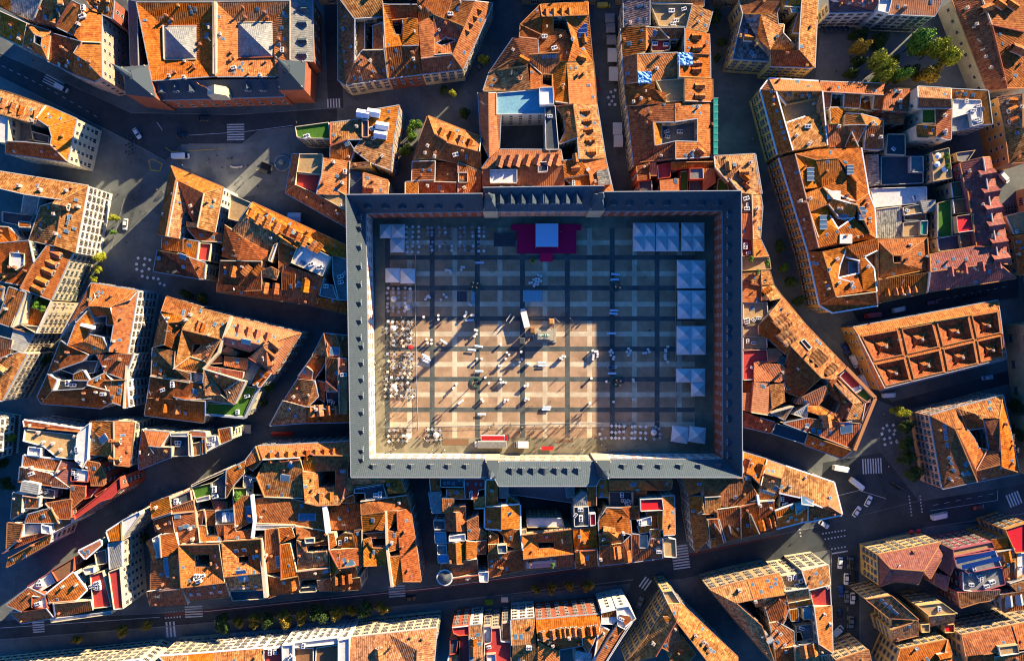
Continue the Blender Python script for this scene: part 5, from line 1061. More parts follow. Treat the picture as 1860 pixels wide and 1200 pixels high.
WING_S2 = ring('slate roofed wing at the bottom right of the square, sunlit', ['1108,834,15.2 1314,834,15.2 1348,866,24 1108,866,24'], px_dm('W2', ' '.join('%f,%f' % (x, 1005) for x in (625, 765, 895, 1045, 1195, 1345))), 'white')
PAN = ring('tall slate house with eight pale dormers between two spires, top of the square', ['877,341,23 1098,338,23 1098,382,16 877,383,16'], px_dm('V7', '1195,168 1275,168 1355,168 1435,168 1515,168') + ' ' + px_dm('V8', '37,168 117,168 197,168 275,168'), 'pink', dz=1.75)
CAR = ring('slate house with long rear roof between two spires, bottom of the square', ['884,838,16 1108,838,16 1082,882,25 906,882,25'], px_dm('W1', '1280,1030 1360,1030 1440,1030 1520,1030') + ' ' + px_dm('W2', '40,1030 125,1030 205,1030 285,1030'), 'cream', dz=1.35)
CAR.f('s', '923,882.5,17.5 1040,882.5,17.5 1042,912,13.5 923,896,13.5')
CAR.f('z', '906,884,18 922,884 922,903 907,903').f('z', '1028,884,18 1042,884 1042,900 1030,903')


def spire(root, c0, quad, z0, ze, tip, wall='Wcream'):
    """square slate tower head, bell stage and needle"""
    q = pts('S', quad, z0)
    c = sum(q, Vector()) / 4 - c0
    c.z = 0
    b = MB()
    hw = [(p - c0) for p in q]
    for i in range(4):
        j = (i + 1) % 4
        a_, e_ = hw[i], hw[j]
        b.face([Vector((a_.x, a_.y, 0)), Vector((e_.x, e_.y, 0)), Vector((e_.x, e_.y, z0)), Vector((a_.x, a_.y, z0))], wall)
    b.build('tower_shaft', root)
    b = MB()
    t = [c + (p - c) * .26 + Vector((0, 0, 0)) for p in hw]
    for i in range(4):
        j = (i + 1) % 4
        b.face([hw[i], hw[j], Vector((t[j].x, t[j].y, ze)), Vector((t[i].x, t[i].y, ze))], 's')
    b.face([Vector((p.x, p.y, ze)) for p in t], 's')
    b.build('tower_roof', root)
    b = MB()
    b.tube(c + Vector((0, 0, ze - .2)), c + Vector((0, 0, ze + 2.6)), 1.25, 1.15, 's', 8)
    b.tube(c + Vector((0, 0, ze + 2.6)), c + Vector((0, 0, ze + 2.9)), 1.4, 1.3, 's', 8)
    b.build('lantern', root)
    b = MB()
    b.tube(c + Vector((0, 0, ze + 2.9)), c + Vector((0, 0, tip - 1.5)), 1.25, .12, 's', 8)
    b.tube(c + Vector((0, 0, tip - 1.5)), c + Vector((0, 0, tip)), .07, .05, 'metal', 5)
    for dz in (-1.5,):
        for k in range(4):
            b.tube(c + Vector((0, 0, tip + dz)), c + Vector((.35 * math.cos(k * 1.57), .35 * math.sin(k * 1.57), tip + dz)), .16, .1, 'metal', 5)
    b.build('needle', root)
    for k in range(4):
        p = c + (hw[k] - c) * .86
        m_ = MB()
        m_.tube((p.x, p.y, z0 - .3), (p.x, p.y, z0 + 1.6), .28, .22, 'stoneblock', 7)
        m_.tube((p.x, p.y, z0 + 1.6), (p.x, p.y, z0 + 2.3), .34, .05, 'stoneblock', 7)
        m_.build('pinnacle', root)


PAN.extra += [lambda r, c: spire(r, c, '877,350 904,350 904,384 877,384', 17.5, 27, 38), lambda r, c: spire(r, c, '1071,349 1099,349 1099,383 1071,383', 17.5, 27, 38)]
CAR.extra += [lambda r, c: spire(r, c, '881,835 907,835 907,869 881,869', 17, 26.5, 37), lambda r, c: spire(r, c, '1080,835 1109,835 1109,869 1080,869', 17, 26.5, 37)]
pal.extra += [lambda r, c: spire(r, c, '221,122 268,118 283,178 228,172', 17.6, 25, 39, 'Wbrick'), lambda r, c: spire(r, c, '505,109 555,111 553,163 506,164', 17.6, 25, 39, 'Wbrick')]


def palace_front(root, c0):
    b = MB()
    a = P('T2', 556, 512, 18.5) - c0
    e = P('T2', 682, 562, 15) - c0
    b.box(a.x, e.y, 12, e.x, a.y + 1, 18.2, 'Wstone')
    b.face([(a.x, e.y, 18.2), (e.x, e.y, 18.2), ((a.x + e.x) / 2, e.y, 20.8)], 'Wstone')
    b.face([(e.x, a.y + 1, 18.2), (a.x, a.y + 1, 18.2), ((a.x + e.x) / 2, a.y + 1, 20.8)], 'Wstone')
    b.face([(a.x, e.y, 18.2), ((a.x + e.x) / 2, e.y, 20.8), ((a.x + e.x) / 2, a.y + 1, 20.8), (a.x, a.y + 1, 18.2)], 'Wstone')
    b.face([((a.x + e.x) / 2, e.y, 20.8), (e.x, e.y, 18.2), (e.x, a.y + 1, 18.2), ((a.x + e.x) / 2, a.y + 1, 20.8)], 'Wstone')
    b.build('pediment', root)
    m_ = MB()
    m_.box(P('T2', 598, 15, 17.6).x - c0.x - .5, P('T2', 605, 425, 17.6).y - c0.y, 16.6, P('T2', 598, 15, 17.6).x - c0.x + .9, P('T2', 600, 15, 17.6).y - c0.y, 18.0, 'Wcream')
    m_.build('ridge_wall', root)


pal.extra.append(palace_front)


def turret(root, c0):
    c = P('U7', 186, 884, 17.5) - c0
    b = MB()
    b.tube((c.x, c.y, 0), (c.x, c.y, 17.1), 2.5, 2.5, 'Wwhite', 20)
    b.tube((c.x, c.y, 17.1), (c.x, c.y, 17.7), 2.9, 3.0, 'Wwhite', 20)
    b.build('turret', root)
    b = MB()
    b.tube((c.x, c.y, 17.7), (c.x, c.y, 19.7), 2.5, .4, 'a', 20)
    b.build('turret_roof', root)


TUR.extra.append(turret)


def lanterns(root, c0):
    """blue glass roof boxes with white ribs"""
    for x0, y0, x1, y1 in ((405, 180, 445, 255), (640, 165, 678, 218), (480, 460, 520, 540), (712, 410, 742, 485)):
        a, e = P('T7', x0, y0, 18.03) - c0, P('T7', x1, y1, 18.03) - c0
        b = MB()
        b.box(a.x, e.y, 16, e.x, a.y, 18.84, 'skyglass')
        for i in range(4):
            y = e.y + (a.y - e.y) * i / 3
            b.box(a.x - .1, y - .15, 18.84, e.x + .1, y + .15, 18.96, 'gutter')
        b.build('roof_lantern', root)
    for x0, y0, x1, y1 in ((525, 315, 600, 365), (595, 570, 668, 625)):
        a, e = P('T7', x0, y0, 17.15) - c0, P('T7', x1, y1, 17.15) - c0
        b = MB()
        b.box(a.x, e.y, 13.5, e.x, a.y, 18.19, 'Wwhite')
        for i in range(3):
            x = a.x + (e.x - a.x) * (i + .5) / 3
            b.box(x - .5, a.y - .02, 16.42, x + .5, a.y + .05, 17.7, 'pane')
            b.box(x - .5, e.y - .05, 16.42, x + .5, e.y + .02, 17.7, 'pane')
        b.build('roof_pavilion', root)


LAN.extra.append(lanterns)


def tarps(root, c0):
    rnd = random.Random(3)
    for x0, y0, x1, y1 in ((232, 432, 312, 500), (472, 318, 560, 392)):
        b = MB()
        n = 7
        g = [[P('T5', x0 + (x1 - x0) * i / n + rnd.uniform(-3, 3), y0 + (y1 - y0) * j / n + rnd.uniform(-3, 3), 20.3 + rnd.uniform(-.3, .45)) - c0 for i in range(n + 1)] for j in range(n + 1)]
        for j in range(n):
            for i in range(n):
                b.face([g[j][i], g[j + 1][i], g[j + 1][i + 1], g[j][i + 1]], 'l')
        for L_ in ([g[0][i] for i in range(n + 1)], [g[n][i] for i in range(n + 1)][::-1], [g[j][0] for j in range(n + 1)][::-1], [g[j][n] for j in range(n + 1)]):
            for i in range(n):
                d_ = Vector((0, 0, 1.3))
                b.face([L_[i], L_[i + 1], L_[i + 1] - d_, L_[i] - d_], 'l')
        b.build('tarpaulin', root)


BT.extra.append(tarps)


def solars(root, c0):
    for r_ in range(2):
        for i in range(6):
            x, y = 815 + i * 46 + r_ * 40, 472 - i * 11 + r_ * 42
            p = P('V4', x, y, 22.7) - c0
            b = MB()
            b.box(-1.25, -.95, -.04, 1.25, .95, .04, 'solar', Matrix.Translation(p) @ Matrix.Rotation(.24, 4, 'Z') @ Matrix.Rotation(.25, 4, 'X'))
            b.build('solar_panel', root)


SOL.extra.append(solars)


def solar_one(root, c0):
    p = P('T4', 662, 186, 18.3) - c0
    b = MB()
    T = Matrix.Translation(p) @ Matrix.Rotation(-.18, 4, 'Y')
    b.box(-1.55, -2.4, -.05, 1.55, 2.4, .05, 'solar', T)
    for i in range(4):
        b.box(-1.55, -2.4 + i * 1.6 - .04, .05, 1.55, -2.4 + i * 1.6 + .04, .08, 'white', T)
    b.build('solar_panel', root)


sp.extra.append(solar_one)
build_all()
# ------------------------------------------------------------------ ground, roads, paving, markings


def ground_mat(key, name, c1, c2, scale, rough=.9, fine=6.0):
    m, nt, b = newmat(name, rough, .25)
    L = nt.links.new
    tc = nd(nt, 'ShaderNodeTexCoord')
    n1 = nd(nt, 'ShaderNodeTexNoise', Scale=scale, Detail=6.0, Roughness=.6)
    n2 = nd(nt, 'ShaderNodeTexNoise', Scale=fine, Detail=3.0)
    L(tc.outputs['Object'], n1.inputs['Vector']); L(tc.outputs['Object'], n2.inputs['Vector'])
    a = nd(nt, 'ShaderNodeMath', operation='MULTIPLY_ADD'); a.inputs[1].default_value = .35
    s_ = nd(nt, 'ShaderNodeMath', operation='SUBTRACT'); s_.inputs[1].default_value = .17
    L(n2.outputs['Fac'], a.inputs[0]); L(n1.outputs['Fac'], s_.inputs[0]); L(s_.outputs[0], a.inputs[2])
    r = ramp(nt, [(.32, c1), (.66, c2)])
    vo = nd(nt, 'ShaderNodeTexVoronoi', Scale=.11); vo.distance = 'MANHATTAN'
    L(tc.outputs['Object'], vo.inputs['Vector'])
    sp_ = nd(nt, 'ShaderNodeSeparateColor'); L(vo.outputs['Color'], sp_.inputs[0])
    mr = nd(nt, 'ShaderNodeMapRange'); mr.inputs[3].default_value = .86; mr.inputs[4].default_value = 1.12
    L(sp_.outputs[0], mr.inputs[0])
    wr = nd(nt, 'ShaderNodeTexNoise', Scale=.35, Detail=6.0, Roughness=.75)
    L(tc.outputs['Object'], wr.inputs['Vector'])
    w2 = nd(nt, 'ShaderNodeMapRange'); w2.inputs[1].default_value = .3; w2.inputs[2].default_value = .7; w2.inputs[3].default_value = .82; w2.inputs[4].default_value = 1.12
    L(wr.outputs['Fac'], w2.inputs[0])
    mm = nd(nt, 'ShaderNodeMath', operation='MULTIPLY'); L(mr.outputs[0], mm.inputs[0]); L(w2.outputs[0], mm.inputs[1])
    vs = nd(nt, 'ShaderNodeVectorMath', operation='SCALE'); L(r.outputs[0], vs.inputs[0]); L(mm.outputs[0], vs.inputs['Scale'])
    L(a.outputs[0], r.inputs[0]); L(vs.outputs[0], b.inputs['Base Color'])
    bp = nd(nt, 'ShaderNodeBump', Strength=.25, Distance=.03)
    L(n2.outputs['Fac'], bp.inputs['Height']); L(bp.outputs[0], b.inputs['Normal'])
    M[key] = m


ground_mat('Gpave', 'street_paving', (.068, .080, .082), (.165, .178, .166), .045)
ground_mat('Gasphalt', 'asphalt', (.034, .042, .046), (.066, .076, .08), .05)
ground_mat('Gwalk', 'granite_pavement', (.13, .142, .138), (.22, .228, .21), .08)
ground_mat('Gcell', 'brown_setts', (.31, .20, .115), (.48, .315, .19), .12)
ground_mat('Gdark', 'dark_setts', (.065, .078, .074), (.12, .132, .120), .2)
ground_mat('Glight', 'cream_setts', (.52, .43, .28), (.70, .59, .41), .2)
ground_mat('Gcobble', 'olive_setts', (.17, .155, .10), (.29, .255, .165), .15)
ground_mat('Gred', 'red_bus_lane', (.12, .04, .035), (.19, .07, .055), .1)
plain('Gmark', 'road_paint', (.62, .62, .60), .7, var=.3, scale=1.5)
plain('Gyellow', 'yellow_road_paint', (.55, .36, .05), .7, var=.3)


def sheet(name, st, z, k, fr='S'):
    q = [Vector((p.x, p.y, z)) for p in pts(fr, st, 0)]
    if area2(q) < 0:
        q = q[::-1]
    b = MB()
    for t in tessellate_polygon([q]):
        tri = [q[i] for i in t]
        if area2(tri) < 0:
            tri = tri[::-1]
        b.face(tri, k)
    return tag(b.build(name), kind='structure')


g = MB()
g.face([(-1500, -1500, 0), (1500, -1500, 0), (1500, 1500, 0), (-1500, 1500, 0)], 'Gpave')
tag(g.build('ground'), kind='structure')
ROADS = ['-60,70 120,150 238,205 430,208 612,196 612,226 470,236 440,262 330,262 300,292 245,262 120,200 -60,110', '586,-60 612,-60 624,196 596,196',
         '-60,1128 300,1112 760,1066 1235,1005 1500,952 1660,912 1900,872 1900,945 1690,955 1570,985 1240,1050 760,1096 300,1136 -60,1165', '1508,985 1562,975 1562,1260 1512,1260', '1495,840 1600,822 1668,908 1500,952 1490,905',
         '1150,1050 1210,1052 1150,1120 1120,1120', '1545,560 1850,500 1850,540 1560,585', '1540,600 1570,690 1620,730 1850,668 1860,690 1640,745 1580,720 1530,640']
for i_, s_ in enumerate(ROADS):
    sheet('road', s_, .004 + .001 * i_, 'Gasphalt')
sheet('bus_lane', '300,1114 760,1068 1235,1007 1420,968 1420,973 1235,1013 760,1074 300,1120', .016, 'Gred')
sheet('pavement', '330,262 440,262 520,245 540,330 620,385 612,396 520,345 430,360 330,300', .014, 'Gwalk')
sheet('pavement', '1490,60 1700,60 1790,160 1480,150', .015, 'Gwalk')


def kerb(st, h=.13):
    q = pts('S', st, 0)
    b = MB()
    for i in range(len(q) - 1):
        L = q[i + 1] - q[i]
        edge_strip(b, q[i], q[i + 1], Vector((L.y, -L.x, 0)).normalized(), .18, 0, h, 'Gwalk', .18)
    tag(b.build('kerb'), kind='structure')


for s_ in ('-60,70 120,150 238,205 430,208 612,196', '-60,110 120,200 245,262 300,292', '342,262 440,262 470,238 530,232', '-60,1128 300,1112 760,1066 1225,1006', '-60,1166 300,1137 760,1097 1150,1052', '1562,985 1562,1200', '1510,1000 1510,1200',
           '1680,958 1900,926', '226,360 205,440 186,500', '1250,1003 1490,955'):
    kerb(s_)
MK = MB()


def bar(cx, cy, L, W, ang, k='Gmark', z=.021):
    c = P('S', cx, cy, 0)
    u = Vector((math.cos(ang), math.sin(ang), 0)) * L / 2
    v = Vector((-math.sin(ang), math.cos(ang), 0)) * W / 2
    MK.face([c - u - v + Vector((0, 0, z)), c + u - v + Vector((0, 0, z)), c + u + v + Vector((0, 0, z)), c - u + v + Vector((0, 0, z))], k)


def zebra(cx, cy, n, L, W, step, ang):
    """n bars of length L along ang, stacked across it"""
    a = math.radians(ang)
    for i in range(n):
        d = (i - (n - 1) / 2) * step * PPM
        bar(cx - math.sin(a) * d, cy - math.cos(a) * d, L, W, a)


def stripe(st, wd=.16, k='Gmark', dash=0):
    q = [tuple(float(v) for v in t.split(',')) for t in st.split()]
    for i in range(len(q) - 1):
        (x0, y0), (x1, y1) = q[i], q[i + 1]
        L = math.hypot(x1 - x0, y1 - y0) / PPM
        a = math.atan2(-(y1 - y0), x1 - x0)
        if not dash:
            bar((x0 + x1) / 2, (y0 + y1) / 2, L, wd, a, k)
        else:
            n = int(L / dash)
            for j in range(n):
                t = (j + .5) / n
                bar(x0 + (x1 - x0) * t, y0 + (y1 - y0) * t, dash * .5, wd, a, k)


zebra(428, 240, 7, 6.6, .5, .95, 1)
zebra(606, 188, 5, 3.6, .55, 1.1, 92)
zebra(352, 1110, 5, 6.8, .5, .95, 3)
zebra(310, 1142, 3, 5.8, .7, 1.4, 95)
zebra(721, 1073, 5, 6.3, .5, .95, 4)
zebra(1236, 1011, 9, 6.4, .55, 1.05, 8)
zebra(1172, 1059, 3, 4.6, .6, 1.2, 55)
zebra(1584, 846, 8, 5.8, .5, .98, 93)
zebra(1842, 906, 5, 5, .6, 1.1, 112)
zebra(70, 1138, 5, 4.5, .45, .9, 4)
zebra(97, 150, 4, 8, .4, .95, -27)
for a_, b_ in (((1492, 969), (1537, 962)), ((1496, 979), (1537, 972)), ((1508, 997), (1538, 992)), ((1651, 898), (1656, 938)), ((1671, 898), (1675, 932)), ((298, 1112), (340, 1108)), ((298, 1122), (330, 1119)), ((1452, 958), (1455, 976))):
    stripe('%f,%f %f,%f' % (*a_, *b_), .55, dash=1.1)
stripe('342,246 440,240 532,228'); stripe('285,222 295,237', .25); stripe('-20,1141 290,1120'); stripe('370,1110 705,1076 800,1066', .22); stripe('810,1064 1230,1006', .18, dash=0)
stripe('1510,1005 1540,1000', .5); stripe('0,118 95,165 180,215', .18, dash=3); stripe('1690,918 1810,895', .15, dash=4); stripe('1690,927 1812,908 1812,890', .15); stripe('1540,1005 1540,1190', .14, dash=3)
stripe('300,268 312,276 350,274 410,270', .25, 'Gyellow'); stripe('1500,905 1560,890 1610,905', .15); stripe('1700,545 1830,520', .15, dash=3)
for q_ in ('270,293 277,289 295,298 290,311 274,309 270,293',):
    stripe(q_, .4, 'Gyellow')
tag(MK.build('road_markings'), kind='structure')
# ---- the square's paving: brown fields, dark and cream bands
pv = MB()
XD = [703.5, 785, 867, 949, 1030.5, 1112, 1193.5]
XL = [744, 826, 908, 990, 1071, 1152.5, 1234]
YD = [467.5, 522.8, 578.5, 633.5, 688.5, 743.8]
YL = [440.5, 496.8, 552.2, 606.5, 661.5, 716.3, 770.5]
xs = sorted(set([682, 699, 1262, 1297] + [x + s * 4.5 for x in XD for s in (-1, 1)] + [x + s * 4.3 for x in XL for s in (-1, 1)]))
ys = sorted(set([392, 414, 795, 822] + [y + s * 4.3 for y in YD for s in (-1, 1)] + [y + s * 4.4 for y in YL for s in (-1, 1)]))
for i in range(len(xs) - 1):
    for j in range(len(ys) - 1):
        x, y = (xs[i] + xs[i + 1]) / 2, (ys[j] + ys[j + 1]) / 2
        if x < 699 or x > 1262 or y < 414 or y > 795:
            k = 'Gcobble'
        elif any(abs(x - a) < 4.5 for a in XD) or any(abs(y - a) < 4.3 for a in YD):
            k = 'Gdark'
        elif any(abs(x - a) < 4.3 for a in XL) or any(abs(y - a) < 4.4 for a in YL):
            k = 'Glight'
        else:
            k = 'Gcell'
        pv.face([P('S', xs[i], ys[j + 1]) + Vector((0, 0, .006)), P('S', xs[i + 1], ys[j + 1]) + Vector((0, 0, .006)), P('S', xs[i + 1], ys[j]) + Vector((0, 0, .006)), P('S', xs[i], ys[j]) + Vector((0, 0, .006))], k)
tag(pv.build('square_paving'), kind='structure')
# ------------------------------------------------------------------ things in the square
RS = random.Random(11)


def at(fr, x, y, z=0.0):
    return P(fr, x, y, z)


# ---- pyramid canopies
def canopy_thing(label, group, quad, h=3.3, rise=1.5):
    """quad: the four roof corners (frame S), clockwise from the top left"""
    q = [P('S', x, y, h) for x, y in quad]
    c = sum(q, Vector()) / 4
    root = thing('canopy', label, 'canopy', Vector((c.x, c.y, 0)), 0, group)
    c0 = Vector((c.x, c.y, 0))
    b = MB()
    ap = Vector((0, 0, h + rise))
    L = [p - c0 for p in q]
    for i in range(4):
        a_, e_ = L[i], L[(i + 1) % 4]
        m_ = (a_ + e_) / 2
        # a slight sag along each hip panel
        k1, k2 = a_ * .5 + ap * .5 - Vector((0, 0, .10)), e_ * .5 + ap * .5 - Vector((0, 0, .10))
        b.face([e_, a_, k1, k2], 'canvas'); b.face([k2, k1, ap], 'canvas')
        d_ = Vector((0, 0, -.35))
        b.face([a_, e_, e_ + d_, a_ + d_], 'canvas')
    b.build('canvas_roof', root)
    for p in L:
        m2 = MB()
        k = p * .97
        m2.tube((k.x, k.y, 0), (k.x, k.y, h - .05), .05, .05, 'metal', 6)
        m2.build('post', root)
    m3 = MB()
    m3.tube((0, 0, h + rise - .15), (0, 0, h + rise + .35), .10, .03, 'white', 6)
    m3.build('finial', root)
    return root


def quads(fr, x0, y0, x1, y1, nx, ny):
    ox, oy, k = FR[fr]
    X = lambda x: ox + x / k
    Y = lambda y: oy + y / k
    out = []
    for j in range(ny):
        for i in range(nx):
            xa, xb = X(x0 + (x1 - x0) * i / nx + .8), X(x0 + (x1 - x0) * (i + 1) / nx - .8)
            ya, yb = Y(y0 + (y1 - y0) * j / ny + .8), Y(y0 + (y1 - y0) * (j + 1) / ny - .8)
            out.append(((i, j), [(xa, ya), (xb, ya), (xb, yb), (xa, yb)]))
    return out


PLACE = {(0, 0): 'top left', (1, 0): 'top right', (0, 1): 'lower left', (1, 1): 'lower right'}
for nm, fr, box_ in (('the canopy block nearest the stage', 'V8', (702, 308, 870, 524)), ('the middle canopy block along the top edge of the square', 'V8', (874, 306, 1047, 524)), ('the canopy block in the top right corner of the square', 'V8', (1065, 306, 1240, 522)),
                     ('the uppermost canopy block down the right side', 'V8', (1032, 588, 1248, 802)), ('the second canopy block down the right side', 'V8', (1037, 815, 1250, 1030)), ('the third canopy block down the right side', 'V8', (1030, 1083, 1250, 1300))):
    for ij, q in quads(fr, *box_, 2, 2):
        canopy_thing('white canopy, %s in %s' % (PLACE[ij], nm), 'white pyramid canopies in blocks of four', q)
for lab, fr, q in (('white pyramid canopy, left of the upper pair above the gap with chairs', 'W2', (1028, 285, 1138, 390)), ('white pyramid canopy, right of the upper pair beside the gap with chairs', 'W2', (1139, 285, 1246, 390)), ('single white pyramid canopy right of the gap with chairs', 'W2', (1138, 392, 1245, 494)),
                   ('grey white canopy at the far top left corner of the square', 'V7', (288, 318, 373, 425)), ('grey white canopy at the top left next to the blue tables', 'V7', (375, 318, 478, 423)), ('grey white canopy below the top left pair', 'V7', (368, 426, 475, 532)),
                   ('white canopy on its own in the left terrace, left of a pair', 'V7', (330, 648, 440, 758)), ('white canopy on its own in the left terrace, right of a pair', 'V7', (443, 652, 553, 765))):
    canopy_thing(lab, 'white pyramid canopies in small sets', quads(fr, *q, 1, 1)[0][1])
for lab, q in (('tilted white canopy in the bottom right corner of the square, left one', [(1000, 712), (1122, 728), (1110, 852), (986, 832)]), ('tilted white canopy in the bottom right corner of the square, right one', [(1130, 716), (1251, 733), (1243, 853), (1115, 833)])):
    canopy_thing(lab, 'tilted canopies in the corner', [(980 + x / 4.137, 600 + y / 4.137) for x, y in q])

# ---- stage
st_ = thing('stage', 'crimson carpeted stage with a pale blue roof panel and front ramp', 'stage', P('S', 993, 434))
c0 = P('S', 993, 434)


def prism(mb, quadpx, z0, z1, k, top=None):
    q = [P('S', x, y, z1) - c0 for x, y in quadpx][::-1]
    q = q if area2(q) > 0 else q[::-1]
    mb.face(q, top or k)
    for i in range(len(q)):
        a_, e_ = q[i], q[(i + 1) % len(q)]
        mb.face([Vector((a_.x, a_.y, z0)), Vector((e_.x, e_.y, z0)), e_, a_], k)


b = MB(); prism(b, [(939, 407), (1047, 407), (1047, 460), (939, 460)], 0, 1.1, 'black', 'magenta'); b.build('platform', st_)
for q in ([(928, 408), (939, 408), (939, 418), (928, 418)], [(1047, 408), (1056, 408), (1056, 418), (1047, 418)]):
    b = MB(); prism(b, q, 0, 1.05, 'magenta'); b.build('side_step', st_)
b = MB()
a_, e_ = [P('S', x, 460, 1.1) - c0 for x in (981, 1004)]
g_, h_ = [P('S', x, 475, 0.25) - c0 for x in (981, 1004)]
b.face([g_, h_, e_, a_], 'magenta')
b.face([Vector((g_.x, g_.y, 0)), Vector((h_.x, h_.y, 0)), h_, g_], 'magenta'); b.face([Vector((h_.x, h_.y, 0)), Vector((e_.x, e_.y, 0)), e_, h_], 'magenta'); b.face([Vector((a_.x, a_.y, 0)), Vector((g_.x, g_.y, 0)), g_, a_], 'magenta')
b.build('ramp', st_)
b = MB(); q = [P('S', x, y, 5.2) - c0 for x, y in ((973, 448), (1014, 448), (1014, 406), (973, 406))]
b.face(q, 'panelblue'); d_ = Vector((0, 0, -.35))
for i in range(4):
    b.face([q[i] + d_, q[(i + 1) % 4] + d_, q[(i + 1) % 4], q[i]], 'panelblue')
b.face([p + d_ for p in q][::-1], 'white')
b.build('roof_cover', st_)
for p in q:
    b = MB(); b.tube((p.x * .97, p.y * .98, 0), (p.x * .97, p.y * .98, 4.9), .14, .14, 'metal', 6); b.build('truss_tower', st_)
for x0, x1 in ((888, 930),):
    bb = thing('bleacher', 'dark stepped riser left of the crimson stage', 'riser', P('S', 913, 434))
    for i in range(4):
        m_ = MB(); p0, p1 = P('S', 897, 424 + i * 6, .3 + .25 * (3 - i)), P('S', 936, 429.5 + i * 6, .3 + .25 * (3 - i))
        r0 = P('S', 913, 434)
        m_.box(p0.x - r0.x, p1.y - r0.y, 0, p1.x - r0.x, p0.y - r0.y, .3 + .25 * (3 - i), 'a'); m_.build('step', bb)

# ---- statue
SR = 1.25
sr = thing('equestrian_statue', 'green bronze horse and rider on a tall pedestal in the middle of the square', 'statue', P('S', 989, 609))
sr.scale = (SR, SR, 1.1)
b = MB(); b.box(-3.6, -2.2, 0, 3.6, 2.2, .5, 'stoneblock'); b.box(-2.9, -1.7, .5, 2.9, 1.7, .9, 'stoneblock'); b.box(-2.0, -1.0, .9, 2.0, 1.0, 3.2, 'stoneblock'); b.box(-2.2, -1.2, 3.2, 2.2, 1.2, 3.5, 'stoneblock'); b.build('pedestal', sr)


def skin(name, nodes, edges, mats, sub=2, loc=None):
    """a continuous body grown from a jointed skeleton: nodes = (x, y, z, rx, ry)"""
    me = D.meshes.new(name + '_skeleton')
    me.from_pydata([n[:3] for n in nodes], edges, [])
    o = D.objects.new(name + '_skeleton', me)
    COL.objects.link(o)
    m_ = o.modifiers.new('s', 'SKIN')
    m_.use_smooth_shade = True
    lay = me.skin_vertices[0].data if me.skin_vertices else None
    if lay is None:
        bm = bmesh.new(); bm.from_mesh(me); bm.verts.layers.skin.verify(); bm.to_mesh(me); bm.free()
        lay = me.skin_vertices[0].data
    for i, n in enumerate(nodes):
        lay[i].radius = (n[3], n[4] if len(n) > 4 else n[3])
        lay[i].use_root = i == 0
    s_ = o.modifiers.new('u', 'SUBSURF'); s_.levels = s_.render_levels = sub
    bpy.context.view_layer.update()
    out = D.meshes.new_from_object(o.evaluated_get(bpy.context.evaluated_depsgraph_get()))
    D.objects.remove(o)
    out.name = name
    out.materials.clear()
    for k in mats:
        out.materials.append(M[k])
    return out


HZ = 3.5
hn = [(.0, 0, HZ + 1.75, .50, .55), (.75, 0, HZ + 1.8, .52, .58), (-.75, 0, HZ + 1.8, .55, .6), (-1.25, 0, HZ + 2.3, .36), (-1.65, 0, HZ + 2.85, .26), (-1.95, 0, HZ + 2.95, .2), (-2.35, 0, HZ + 2.6, .13), (1.05, 0, HZ + 1.75, .3), (1.45, 0, HZ + 1.4, .16), (1.55, 0, HZ + .7, .10),
      (-.8, .28, HZ + 1.1, .2), (-1.15, .3, HZ + .75, .12), (-.95, .3, HZ + .3, .09), (-.8, -.28, HZ + 1.1, .2), (-.8, -.3, HZ + .55, .11), (-.8, -.3, HZ + .05, .11), (.8, .28, HZ + 1.1, .24), (.95, .3, HZ + .6, .12), (.85, .3, HZ + .05, .12), (.8, -.28, HZ + 1.1, .24), (1.0, -.3, HZ + .6, .12), (.9, -.3, HZ + .05, .12)]
he = [(0, 1), (0, 2), (2, 3), (3, 4), (4, 5), (5, 6), (1, 7), (7, 8), (8, 9), (2, 10), (10, 11), (11, 12), (2, 13), (13, 14), (14, 15), (1, 16), (16, 17), (17, 18), (1, 19), (19, 20), (20, 21)]
link('horse', skin('horse', hn, he, ['bronze']), sr)
rn = [(.05, 0, HZ + 2.35, .3, .25), (.05, 0, HZ + 2.8, .28, .22), (.03, 0, HZ + 3.2, .3, .2), (0, 0, HZ + 3.45, .12), (-.03, 0, HZ + 3.7, .19), (0, .35, HZ + 3.2, .12), (-.2, .5, HZ + 2.85, .1), (-.55, .4, HZ + 2.75, .08), (0, -.35, HZ + 3.2, .12), (-.1, -.5, HZ + 2.85, .1), (-.5, -.3, HZ + 2.7, .08),
      (-.2, .5, HZ + 2.15, .18), (-.3, .58, HZ + 1.6, .12), (-.45, .6, HZ + 1.2, .1), (-.2, -.5, HZ + 2.15, .18), (-.3, -.58, HZ + 1.6, .12), (-.45, -.6, HZ + 1.2, .1)]
re_ = [(0, 1), (1, 2), (2, 3), (3, 4), (2, 5), (5, 6), (6, 7), (2, 8), (8, 9), (9, 10), (0, 11), (11, 12), (12, 13), (0, 14), (14, 15), (15, 16)]
link('rider', skin('rider', rn, re_, ['bronze']), sr)


def fence(label, st_, h=1.1, k='metal', name='barrier', cat='fence'):
    q = [P('S', *[float(v) for v in t.split(',')]) for t in st_.split()]
    root = thing(name, label, cat, q[0])
    for i in range(len(q) - 1):
        a_, e_ = q[i] - q[0], q[i + 1] - q[0]
        n = max(1, int((e_ - a_).length / 2))
        b = MB()
        for z in (.15, h):
            b.tube(a_ + Vector((0, 0, z)), e_ + Vector((0, 0, z)), .05, .05, k, 5)
        for j in range(n * 4):
            p = a_ + (e_ - a_) * (j + .5) / (n * 4)
            b.tube((p.x, p.y, .15), (p.x, p.y, h), .02, .02, k, 4)
        b.build('rail_panel', root)
        for j in range(n + 1):
            p = a_ + (e_ - a_) * j / n
            m_ = MB(); m_.tube((p.x, p.y, 0), (p.x, p.y, h + .1), .06, .06, k, 6); m_.build('post', root)
    return root


